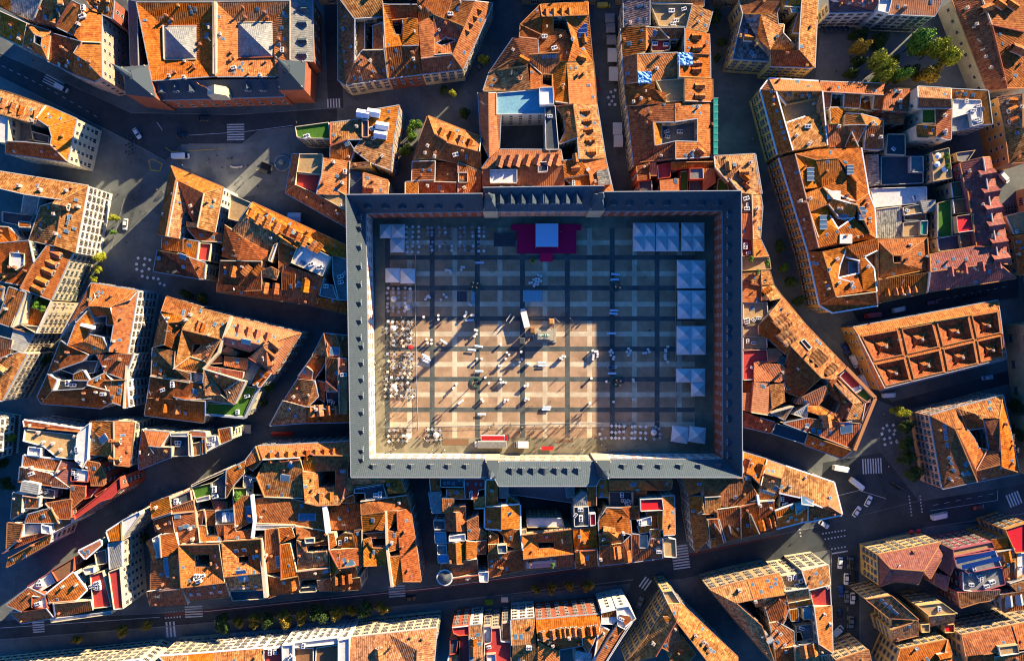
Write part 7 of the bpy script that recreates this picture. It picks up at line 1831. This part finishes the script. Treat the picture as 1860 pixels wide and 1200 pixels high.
def vehicle(kind, x, y, deg, paint, label, name=None, cat=None):
    (body, glass), L, W = CARM[kind]
    van = 'van' in kind
    r = thing(name or ('van' if van else 'car'), label, cat or ('van' if van else 'car'), P('S', x, y), math.radians(deg), 'cars and vans in the streets')
    inst(body, 'body', r, mats={0: paint})
    inst(glass, 'glasshouse' if not van else 'cabin', r, mats={0: paint} if van else None)
    for sx in (-1, 1):
        for sy in (-1, 1):
            inst(WHEEL, 'wheel', r, (sx * L * .31, sy * (W / 2 - .1), .33))
    for sy in (-1, 1):
        inst(HEADL, 'headlight', r, (L / 2 - .12, sy * W * .3, .66))


for v in (('van', 114, 161, -28, 'pwhite', 'white van driving down the dark diagonal street'), ('car', 250, 243, -58, 'pwhite', 'white car turning at the top of the sloping square'), ('longvan', 330, 284.5, 2, 'pwhite', 'white ambulance sized van parked at the lit square edge'), ('car', 371, 216, 0, 'pblack', 'black car on the road in front of the palace'), ('car', 332, 247, 4, 'pblack', 'dark car waiting left of the palace crossing'),
          ('car', 229, 408, -96, 'pwhite', 'white car in the lit slope beside the bollards'), ('van', 1096, 12, 0, 'pyellow', 'bright yellow van at the top of the awning street'), ('small', 872, 122, 50, 'pgrey', 'small grey car under the lane tree at the top'), ('van', 1631, 562, 12, 'pwhite', 'white van in the shaded street above the pit roofed building'), ('car', 1693, 549, 10, 'pcrim', 'crimson car in the shaded street above the pit roofed building'),
          ('longvan', 1585, 572, 6, 'pred', 'long dark red van in the shaded street'), ('van', 1821, 323, -48, 'pwhite', 'white van beside the saw tooth roofs'), ('car', 1534, 633, -55, 'pblue', 'bright blue car left of the pit roofed building'), ('van', 1550, 656, -62, 'pwhite', 'white van behind the blue car'), ('longvan', 1568, 694, -58, 'pwhite', 'long white van below the blue car'), ('van', 1613, 717, 4, 'pwhite', 'white van parked across the junction corner'),
          ('car', 1792, 685, 8, 'psky', 'pale blue car in the shade below the pit roofed building'), ('longvan', 1526, 850, -10, 'pwhite', 'white van nearest the triangular shade at the junction'), ('longvan', 1555, 878, -38, 'pwhite', 'long white van pointing into the junction'), ('car', 1576, 909, 62, 'pwhite', 'white car turning at the junction, upper one'), ('car', 1555, 928, 55, 'pwhite', 'white car turning at the junction, lower one'), ('longvan', 1704, 935, 12, 'pwhite', 'long white van in the bottom right street'),
          ('car', 1495, 951, -32, 'pwhite', 'white car half hidden by the tan roof corner'), ('car', 1525, 1021, -94, 'pwhite', 'white taxi at the head of the right hand taxi queue'), ('car', 1545, 1020, -92, 'pblack', 'black car beside the first white taxi'), ('car', 1536, 1050, -92, 'pwhite', 'white taxi with a green roof edge, second row'), ('car', 1547, 1046, -88, 'pblack', 'black car beside the second taxi'), ('car', 1526, 1072, -86, 'pblue', 'dark blue car in the third row of the taxi queue'), ('car', 1537, 1082, -90, 'pgrey', 'grey car in the taxi queue'),
          ('car', 1547.5, 1085, -92, 'pwhite', 'white taxi beside the grey car'), ('car', 1523, 1113, -86, 'pblack', 'black car alone below the taxi queue'), ('van', 1520, 1144, 42, 'psky', 'pale blue van parked aslant by the house wall'), ('car', 1162, 1093, 68, 'pgrey', 'dark grey car between the flatiron and the glass tower'), ('car', 746, 1085, 4, 'pblack', 'black car on the shaded bottom street'), ('car', 1775, 920, 10, 'pcrim', 'dark red car in the bottom right street'), ('car', 1545, 1128, -92, 'pgrey', 'grey car far down the taxi street')):
    vehicle(*v)


def truck(x, y, deg, label, L, W, h, cab_len, box='canvas', cab='pwhite', name='box_truck', roof=None):
    r = thing(name, label, 'truck', P('S', x, y), math.radians(deg))
    b = MB(); b.box(-L / 2, -W / 2, .9, L / 2 - cab_len - .15, W / 2, h, box)
    if roof:
        b.box(-L / 2 + .25, -W / 2 + .25, h, L / 2 - cab_len - .5, W / 2 - .25, h + .06, roof)
    b.build('cargo_box', r)
    b = MB(); b.frustum((L / 2 - cab_len, -W / 2 + .08, L / 2, W / 2 - .08), .5, (L / 2 - cab_len, -W / 2 + .08, L / 2 - .1, W / 2 - .08), 1.35, cab); b.frustum((L / 2 - cab_len, -W / 2 + .1, L / 2 - .12, W / 2 - .1), 1.35, (L / 2 - cab_len, -W / 2 + .22, L / 2 - .65, W / 2 - .22), 2.25, 'pane', ktop=cab); b.build('cab', r)
    b = MB(); b.box(-L / 2 + .2, -.5, .55, L / 2 - cab_len, .5, .9, 'metal'); b.build('chassis', r)
    for fx in (-.32, -.2, .36) if L > 9 else (-.28, .36):
        for sy in (-1, 1):
            inst(WHEEL, 'wheel', r, (fx * L, sy * (W / 2 - .15), .45), 0, 1.35)
    for sy in (-1, 1):
        inst(HEADL, 'headlight', r, (L / 2 - .02, sy * W * .33, .8))
    return r


truck(953, 576, 104, 'white box truck with blue cab above the statue', 8.0, 2.3, 3.3, 1.7, 'canvas', 'psky')
truck(890, 805, 180, 'long white and grey truck parked along the bottom of the square', 12.8, 2.5, 3.3, 1.7, 'Wgrey', 'pwhite', 'long_truck', 'g')
truck(947, 806, 180, 'short white box truck behind the long truck at the bottom of the square', 5.4, 2.3, 2.9, 1.2, 'canvas', 'pwhite')
truck(900, 794, 0, 'red and white pick up truck behind the long truck', 11.0, 2.2, 2.0, 1.7, 'canvas', 'pred', 'red_truck', 'pred')
r = thing('market_stall', 'bright red stall table among the bottom crowd', 'stall', P('S', 995, 813))
b = MB(); b.box(-2.2, -.7, .75, 2.2, .7, .85, 'redpaint'); b.build('table_top', r)
for sx in (-1, 1):
    for sy in (-1, 1):
        b = MB(); b.tube((sx * 2, sy * .6, 0), (sx * 2, sy * .6, .75), .04, .04, 'metal', 5); b.build('leg', r)


def moto_mesh():
    b = MB()
    for x in (-.65, .65):
        b.tube((x, -.06, .3), (x, .06, .3), .3, .3, 'black', 10)
    b.tube((-.6, 0, .45), (.35, 0, .7), .14, .16, 'a', 7); b.tube((.35, 0, .7), (.65, 0, .3), .05, .05, 'metal', 5); b.tube((.45, -.35, 1.0), (.45, .35, 1.0), .03, .03, 'metal', 5); b.tube((.35, 0, .7), (.45, 0, 1.0), .05, .04, 'metal', 5); b.box(-.75, -.13, .68, .05, .13, .8, 'black')
    return b.mesh('motorcycle')


MOTO = moto_mesh()
for grp, pl, rz in (('line of motorcycles in the shade above the pit roofed building', [(1750 + 7 * i, 540 - 1.2 * i) for i in range(7)], 1.8), ('motorcycles parked beside the dark tree column', [(1618 + 3.5 * i, 876 + 2.2 * i) for i in range(6)], .7), ('motorcycles at the top of the sloping square', [(232 + (i % 3) * 6, 250 + (i // 3) * 13 + (i % 3) * 4) for i in range(8)], .4), ('row of motorcycles at the market hall', [(1826 + (i % 6) * 5.5, 376 + (i // 6) * 7 - (i % 6) * .6) for i in range(12)], 1.6)):
    for x, y in pl:
        tag(inst(MOTO, 'motorcycle', None, P('S', x, y), rz + RS.uniform(-.15, .15)), 'dark motorcycle in the ' + grp if not grp.startswith('motorcycles') else 'dark motorcycle among the ' + grp, 'motorcycle', grp)
b = MB(); b.tube((0, 0, 0), (0, 0, .9), .12, .1, 'rail', 8); b.tube((0, 0, .9), (0, 0, 1.02), .13, .04, 'rail', 8)
BOL = b.mesh('bollard')
for i in range(16):
    tag(inst(BOL, 'bollard', None, P('S', 260 - 27 * i / 15, 328 + 96 * i / 15)), 'iron bollard in the row down the lit slope', 'bollard', 'bollards down the lit slope')
for i in range(12):
    tag(inst(BOL, 'bollard', None, P('S', 256 - 2 * i * .3, 318 + i * 1.0 - 12) if 0 else P('S', 1610 - 1.5 * i, 905 - 4.0 * i)), 'iron bollard by the junction pavement', 'bollard', 'bollards at the junction')


b = MB(); b.tube((0, 0, .022), (0, 0, .05), .42, .42, 'rail', 14); MANH = b.mesh('manhole_cover')
for i, (x, y) in enumerate([(300, 240), (390, 226), (520, 218), (160, 165), (60, 110), (450, 300), (250, 330), (230, 440), (200, 1128), (420, 1098), (600, 1088), (830, 1072), (1000, 1055), (1120, 1046), (1300, 1012), (1420, 985), (1530, 930), (1600, 870), (1640, 930), (1750, 912), (1536, 1100), (1535, 1160), (1590, 720), (1700, 695), (900, 470), (1010, 745), (740, 600), (1180, 600)]):
    tag(inst(MANH, 'manhole_cover', None, P('S', x, y)), 'round iron manhole cover in the paving', 'manhole cover', 'manhole covers')


def street_lamp(x, y, label, rz=0):
    r = thing('street_lamp', label, 'street lamp', P('S', x, y), rz, 'street lamps')
    b = MB(); b.tube((0, 0, 0), (0, 0, .8), .16, .12, 'rail', 8); b.tube((0, 0, .8), (0, 0, 6.2), .08, .06, 'rail', 8); b.build('pole', r)
    b = MB(); b.tube((0, 0, 6.1), (.9, 0, 6.4), .04, .04, 'rail', 5); b.build('arm', r)
    b = MB(); b.tube((.9, 0, 6.1), (.9, 0, 6.5), .16, .24, 'white', 8); b.tube((.9, 0, 6.5), (.9, 0, 6.65), .26, .05, 'rail', 8); b.build('lamp_head', r)


for x, y, lab in ((266, 386, 'street lamp with a long shadow on the lit slope'), (215.6, 352, 'street lamp beside the white windowed front'), (435, 341, 'street lamp in the lit patch behind the triangular house'), (345, 309, 'street lamp just above the triangular tan roof'), (316, 222, 'street lamp on the pavement left of the palace'), (545, 226, 'street lamp right of the palace front'), (1560, 700, 'street lamp by the parked vans'), (1600, 800, 'street lamp on the junction'), (1640, 880, 'street lamp by the crossing on the right'), (1500, 930, 'street lamp near the tan roof corner'), (480, 1105, 'street lamp in the shaded bottom street, left'), (880, 1068, 'street lamp in the shaded bottom street, right'), (1410, 560, 'street lamp in the curving street'), (650, 182, 'street lamp below the balconied corner house')):
    street_lamp(x, y, lab, RS.uniform(0, 6))

# ------------------------------------------------------------------ trees
def tree_meshes(key, seed):
    rnd = random.Random(seed)
    t = MB()
    t.tube((0, 0, 0), (.05, .03, .45), .045, .032, 'bark', 7)
    lobes = []
    for i in range(9):
        a = rnd.uniform(0, 6.28)
        rr = rnd.uniform(.18, .62) if i else 0
        lobes.append(Vector((rr * math.cos(a), rr * math.sin(a), rnd.uniform(.55, 1.05))))
    for l in lobes:
        t.tube((.05, .03, .43), l * .93, .022, .006, 'bark', 5, False)
    c = MB()
    for l in lobes:
        R_ = rnd.uniform(.26, .42)
        for _ in range(int(330 * R_ / .36)):
            v = Vector((rnd.gauss(0, 1), rnd.gauss(0, 1), rnd.gauss(0, .8))).normalized() * R_ * rnd.uniform(.55, 1.05)
            p = l + v
            s = rnd.uniform(.035, .075)
            n = (v.normalized() + Vector((rnd.uniform(-.7, .7), rnd.uniform(-.7, .7), rnd.uniform(-.2, .9)))).normalized()
            u = n.orthogonal().normalized()
            w_ = n.cross(u)
            a = rnd.uniform(0, 6.28)
            u, w_ = u * math.cos(a) + w_ * math.sin(a), w_ * math.cos(a) - u * math.sin(a)
            c.face([p - u * s, p + w_ * s * .6, p + u * s, p - w_ * s * .6], key)
    return t.mesh('trunk'), c.mesh('crown')


TREES = {k: [tree_meshes(k, s) for s in (1, 2, 3)] for k in ('leafgreen', 'leafyellow', 'leafautumn', 'leafdark')}


def tree(x, y, r_px, key, label, group, ratio=1.0, tall=None):
    rad = r_px / PPM * 1.2
    hgt = max(3.5, min(9.5, rad * 2.2)) * ratio
    hgt = tall or hgt
    p = P('S', x, y, hgt * .8)
    o = thing('tree', label, 'tree', (p.x, p.y, 0), RS.uniform(0, 6.28), group)
    tm, cm = RS.choice(TREES[key])
    sc_ = (rad * 1.05, rad * 1.05, hgt)
    inst(tm, 'trunk', o, scale=sc_)
    inst(cm, 'crown', o, scale=sc_)


Y_, G_, A_, K_ = 'leafyellow', 'leafgreen', 'leafautumn', 'leafdark'
for x, y, r, k, lab in ((206, 396, 9, Y_, 'yellow green tree by the white car on the lit slope'), (205, 422, 6, G_, 'small tree below the yellow green one on the slope'), (181, 468, 12, Y_, 'large yellow green tree at the cream fronts'), (178, 491, 8, Y_, 'small yellow green tree under the large one'), (171, 506, 7, Y_, 'low tree at the tip of the striped orange house'), (877, 107, 11, Y_, 'bright tree in the lane above the grey car'), (821, 169, 8, Y_, 'little bright tree in the lane south of the balconied house'),
                        (753, 228, 13, G_, 'green tree at the top of the leafy steps'), (747, 249, 12, G_, 'green tree in the middle of the leafy steps'), (738, 273, 13, G_, 'green tree at the foot of the leafy steps'), (806, 165, 10, K_, 'dark tree left of the little bright one'), (845, 205, 12, K_, 'dark tree beside the pool hotel'), (1300, 34, 13, K_, 'dark tree by the furnished terrace, upper'), (1310, 78, 11, K_, 'dark tree by the furnished terrace, lower'), (1304, 105, 8, K_, 'small dark tree left of the yellow house'),
                        (1417, 447, 12, K_, 'topmost dark tree of the curving street'), (1425, 485, 10, G_, 'second tree down the curving street'), (1436, 513, 13, K_, 'third tree down the curving street'), (1448, 547, 12, K_, 'lowest dark tree of the curving street'), (1636, 748, 14, Y_, 'sunlit tree at the head of the dark tree column'), (1643, 776, 14, K_, 'second tree of the dark column at the junction'), (1645, 804, 16, K_, 'third tree of the dark column at the junction'), (1648, 832, 15, K_, 'fourth tree of the dark column at the junction'), (1657, 861, 16, K_, 'last tree of the dark column at the junction'),
                        (1842, 733, 13, K_, 'dark tree at the right edge, upper'), (1848, 788, 14, K_, 'dark tree at the right edge, lower'), (17, 796, 13, Y_, 'yellow green tree by the pale flats at the left edge'), (12, 879, 13, K_, 'dark tree below the pale flats'), (5, 842, 11, K_, 'dark tree right at the left edge'), (370, 543, 13, K_, 'dark tree in the shaded lane above the tan house'), (338, 533, 11, K_, 'second dark tree in the shaded lane'), (488, 704, 10, G_, 'green shrub like tree in the gully'), (480, 730, 8, K_, 'dark tree in the lower gully'),
                        (139, 1160, 9, A_, 'left autumn tree by the curved cream front'), (222, 1142, 11, A_, 'middle autumn tree by the curved cream front'), (266, 1134, 10, A_, 'right autumn tree by the curved cream front'), (85, 655, 10, K_, 'dark tree in the gorge lane at the left'), (263, 975, 9, K_, 'dark tree in the gully beside the flatiron')):
    tree(x, y, r, k, lab, 'street trees')
ORD = ['first', 'second', 'third', 'fourth', 'fifth', 'sixth', 'seventh', 'eighth', 'ninth', 'tenth', 'eleventh', 'twelfth', 'thirteenth', 'fourteenth']
for i, (x, y, r) in enumerate(sorted([(455, 315, 50), (550, 295, 30), (648, 300, 40), (735, 292, 44), (838, 268, 44), (942, 258, 38), (1045, 250, 54), (1148, 245, 40), (1240, 230, 32), (1325, 215, 50), (1440, 215, 38)])):
    tree(270 + x / 3.382, 1040 + y / 3.382, r * 1.15 / 3.382, A_ if i % 3 else K_, '%s autumn tree from the left along the shaded bottom street' % ORD[i], 'autumn trees along the bottom street')
for i, (x, y, r) in enumerate([(625, 110, 32), (730, 90, 37), (840, 85, 37), (950, 85, 42)]):
    tree(800 + x / 3.577, 1040 + y / 3.577, r / 3.577, A_, '%s autumn tree in the short row below the tan stepped houses' % ORD[i], 'autumn trees in the short row')
for x, y, r, k, lab in ((1180, 265, 85, G_, 'big bright green tree in the tree square'), (1290, 315, 72, Y_, 'yellow tree right of the bright green one'), (1365, 370, 66, Y_, 'golden tree nearest the stone palace'), (800, 315, 55, A_, 'olive tree on the left of the tree square'), (790, 230, 60, K_, 'dark tree at the top left of the tree square'), (920, 260, 70, K_, 'dark tree in the top middle of the tree square'), (770, 400, 45, K_, 'dark olive tree low on the left of the tree square'), (925, 430, 72, Y_, 'bright lit tree in the middle of the tree square'),
                        (930, 505, 60, Y_, 'yellow green tree touching the ornate block'), (1040, 500, 55, G_, 'green tree right of the one touching the ornate block'), (1250, 480, 72, A_, 'olive yellow tree below the golden one'), (1130, 470, 60, K_, 'dark tree between the green and olive trees'), (740, 480, 42, K_, 'dark tree by the ornate block corner'), (1010, 395, 42, K_, 'small dark tree in the centre of the tree square')):
    tree(1340 + x / 3.577, y / 3.577, r / 3.577, k, lab, 'trees of the tree square', tall=16 if k in (G_, Y_) else (13 if k == A_ else 8))


def plant(fr, x, y, z, r, label, key=G_):
    o = thing('potted_plant', label, 'plant', P(fr, x, y, z))
    b = MB(); b.tube((0, 0, 0), (0, 0, .5), .28, .36, 'brickstack', 9); b.build('pot', o)
    tm, cm = TREES[key][1]
    inst(cm, 'leaves', o, (0, 0, .1), scale=(r, r, r * 1.6))


plant('V7', 1440, 592, 0, 1.5, 'dark bush in a pot at the foot of the stage ramp', Y_)
for fr, x, y, z, r, lab in (('T7', 70, 715, 19.5, 1.6, 'leafy pot on the roof deck behind the east wing, left'), ('T7', 110, 790, 19.5, 1.3, 'leafy pot on the roof deck behind the east wing, lower'), ('T7', 165, 735, 20, 1.5, 'leafy pot on the roof deck behind the east wing, right'), ('T6', 1340, 1020, 13.4, 1.6, 'garden terrace plant by the white umbrellas, upper'), ('T6', 1345, 1085, 13.4, 1.5, 'garden terrace plant by the white umbrellas, lower'), ('U7', 945, 785, 18, 1.3, 'green plant on the glass strip over the street'), ('U5', 685, 490, 19, 2.2, 'large leafy planting on a small deck, south west block'), ('U2', 300, 285, 14.5, 2.2, 'courtyard tree top in the white gabled flats'), ('U2', 340, 320, 14.5, 1.7, 'second courtyard tree top in the white gabled flats')):
    plant(fr, x, y, z, r, lab)
for fr, x, y, lab in (('T6', 1283, 1020, 'white garden umbrella on a green roof terrace, upper left'), ('T6', 1280, 1075, 'white garden umbrella on a green roof terrace, lower left'), ('T6', 1328, 1105, 'white garden umbrella on a green roof terrace, lower right')):
    o = inst(parasol_mesh('canvas'), 'parasol', None, P(fr, x, y, 13.4) , 0, .95); tag(o, lab, 'parasol')

# ------------------------------------------------------------------ people
def person_mesh(pose):
    s = {'stand': (0, 0), 'walk': (.28, .22), 'sit': (0, 0)}[pose]
    hz = .95 if pose != 'sit' else .50
    N = [(0, 0, hz, .15, .11), (0, 0, hz + .25, .15, .11), (0, .01, hz + .45, .18, .11), (0, .01, hz + .56, .06), (0, -.01, hz + .66, .095), (0, -.01, hz + .76, .085)]
    E = [(0, 1), (1, 2), (2, 3), (3, 4), (4, 5)]
    for sg in (-1, 1):
        k = len(N)
        sw = s[1] * sg
        N += [(sg * .2, .01, hz + .44, .055), (sg * .24, sw * .5, hz + .2, .045), (sg * .23, -.05 + sw, hz - .02, .035), (sg * .22, -.08 + sw, hz - .1, .03)]
        E += [(2, k), (k, k + 1), (k + 1, k + 2), (k + 2, k + 3)]
        k = len(N)
        st2 = -s[0] * sg
        if pose == 'sit':
            N += [(sg * .1, -.02, hz - .02, .085), (sg * .11, -.44, hz, .07), (sg * .11, -.46, .08, .05), (sg * .11, -.6, .04, .04)]
        else:
            N += [(sg * .1, 0, hz - .06, .085), (sg * .1, st2 * .5 - .02, .5, .065), (sg * .1, st2, .08, .045), (sg * .1, st2 - .14, .04, .04)]
        E += [(0, k), (k, k + 1), (k + 1, k + 2), (k + 2, k + 3)]
    me = skin('person', N, E, ['pshirt0', 'pants', 'skin', 'hair', 'black'], 1)
    mi = []
    for f in me.polygons:
        c = f.center
        z = c.z
        if z > hz + .60:
            mi.append(3 if (z > hz + .70 or c.y > .02) else 2)
        elif z > hz + .52 or (abs(c.x) > .17 and z < hz + .02 and z > hz - .16):
            mi.append(2)
        elif z > hz + .02:
            mi.append(0)
        elif z > .1:
            mi.append(1)
        else:
            mi.append(4)
    me.polygons.foreach_set('material_index', mi)
    return me


SH = dict(dark=(.03, .032, .04), white=(.68, .66, .62), red=(.42, .04, .03), blue=(.06, .12, .30), ochre=(.45, .22, .05), grey=(.22, .22, .23), green=(.08, .14, .06), pink=(.60, .30, .28))
plain('pshirt0', 'dark_shirt', (.03, .032, .04)); plain('pants', 'dark_trousers', (.03, .035, .055)); plain('skin', 'skin', (.50, .28, .18), .6); plain('hair', 'dark_hair', (.03, .02, .012), .6)
for k_, c_ in SH.items():
    plain('sh_' + k_, k_ + '_top', c_, .85, var=.1)
PER = {k: person_mesh(k) for k in ('stand', 'walk', 'sit')}
COLS = ['dark'] * 5 + ['white'] * 3 + ['red', 'blue', 'blue', 'ochre', 'grey', 'grey', 'green', 'pink']


def people(n, x0, y0, x1, y1, where, sit=.0, fr='S'):
    ox, oy, k = FR[fr]
    for i in range(n):
        x, y = ox + RS.uniform(x0, x1) / k, oy + RS.uniform(y0, y1) / k
        c = RS.choice(COLS)
        pose = 'sit' if RS.random() < sit else RS.choice(['stand', 'walk', 'walk'])
        p = P('S', x, y)
        if roof_height(p.x, p.y) > 1:
            continue
        o = inst(PER[pose], 'person', None, p, RS.uniform(0, 6.28), RS.uniform(.95, 1.08), {0: 'sh_' + c})
        tag(o, 'person in a %s top %s %s' % (c, {'sit': 'sitting', 'walk': 'walking', 'stand': 'standing'}[pose], where), 'person', 'people ' + where)


people(58, 885, 768, 1062, 790, 'in the crowd at the bottom middle of the square')
people(28, 955, 790, 1062, 818, 'beside the red stall at the bottom of the square')
people(28, 690, 575, 752, 632, 'among the upper half of the crowded sunlit terrace', .6)
people(26, 690, 642, 752, 730, 'among the lower half of the crowded sunlit terrace', .55)
people(10, 682, 640, 692, 735, 'along the sunlit left arcade')
people(14, 695, 722, 755, 775, 'near the rope line below the left terrace')
people(14, 690, 778, 750, 818, 'among the bottom left corner tables', .4)
people(20, 750, 778, 812, 818, 'among the second bottom left tables', .35)
people(10, 1062, 768, 1092, 815, 'at the shade line by the bottom right terrace')
people(10, 1092, 770, 1195, 818, 'in the shaded bottom right terrace', .5)
people(3, 1025, 752, 1050, 764, 'with long shadows above the barrier line')
people(2, 960, 733, 968, 740, 'as a pair on the lowest dark band')
people(6, 770, 620, 1060, 750, 'alone on the open sunlit paving')
people(4, 1030, 578, 1048, 600, 'right of the statue barrier')
people(3, 950, 600, 964, 618, 'between the kiosk and the statue')
people(14, 765, 410, 890, 460, 'in the shaded terraces at the top', .6)
people(6, 1230, 690, 1290, 780, 'near the right hand canopies')
people(3, 975, 410, 1040, 455, 'on the crimson stage carpet edge')
people(12, 377, 268, 430, 308, 'in the shaded sloping square')
people(6, 400, 300, 480, 345, 'in the lit patches of the sloping square')
people(6, 236, 250, 262, 300, 'at the bus stop above the slope')
people(6, 235, 330, 300, 400, 'on the lit slope by the bollards')
people(6, 1098, 130, 1125, 330, 'in the narrow awning street')
people(6, 1300, 120, 1380, 280, 'in the green netted street')
people(2, 1500, 60, 1560, 140, 'in the tree square')
people(10, 1590, 740, 1660, 880, 'at the junction café')
people(4, 280, 790, 420, 880, 'in the lower left lane')
people(2, 640, 168, 800, 190, 'in the lane below the balconied house')
people(1, 380, 1110, 760, 1130, 'under the autumn trees')
people(1, 1240, 1020, 1500, 1060, 'on the lower main street')
# ------------------------------------------------------------------ light and camera
w = D.worlds.new('World')
sc.world = w
w.use_nodes = True
nt = w.node_tree
sky = nt.nodes.new('ShaderNodeTexSky')
sky.sky_type = 'NISHITA'
sky.sun_disc = False
sky.sun_elevation = SUN_EL
sky.sun_rotation = math.atan2(SUN_DIR[0], SUN_DIR[1])
sky.ozone_density = 2.0
sky.air_density = 1.0
sky.dust_density = 0.2
hs = nt.nodes.new('ShaderNodeHueSaturation')
hs.inputs['Saturation'].default_value = 1.1
nt.links.new(sky.outputs[0], hs.inputs['Color'])
tint = nt.nodes.new('ShaderNodeMix')
tint.data_type = 'RGBA'
tint.blend_type = 'MULTIPLY'
tint.inputs[0].default_value = 1
tint.inputs[7].default_value = (.13, .50, 1.0, 1)
nt.links.new(hs.outputs[0], tint.inputs[6])
nt.links.new(tint.outputs[2], nt.nodes['Background'].inputs[0])
nt.nodes['Background'].inputs[1].default_value = 0.085
sun = D.lights.new('Sun', 'SUN')
sun.energy = 5.0
sun.angle = math.radians(0.5)
sun.color = (1.0, .80, .52)
so = link('Sun', sun)
dv = Vector((SUN_DIR[0] * math.cos(SUN_EL), SUN_DIR[1] * math.cos(SUN_EL), math.sin(SUN_EL)))
so.rotation_euler = (-dv).to_track_quat('-Z', 'Y').to_euler()
cam = D.cameras.new('Camera')
cam.sensor_width = 36
cam.lens = 18 / (930 / PPM / H)
cam.clip_end = 3000
co = link('Camera', cam)
co.location = (0, 0, H)
sc.camera = co
sc.view_settings.view_transform = 'Standard'
sc.view_settings.look = 'None'
sc.view_settings.exposure = 1.5
sc.view_settings.gamma = 1
sc.cycles.max_bounces = 6
sc.cycles.diffuse_bounces = 1
sc.cycles.filter_width = 1.1
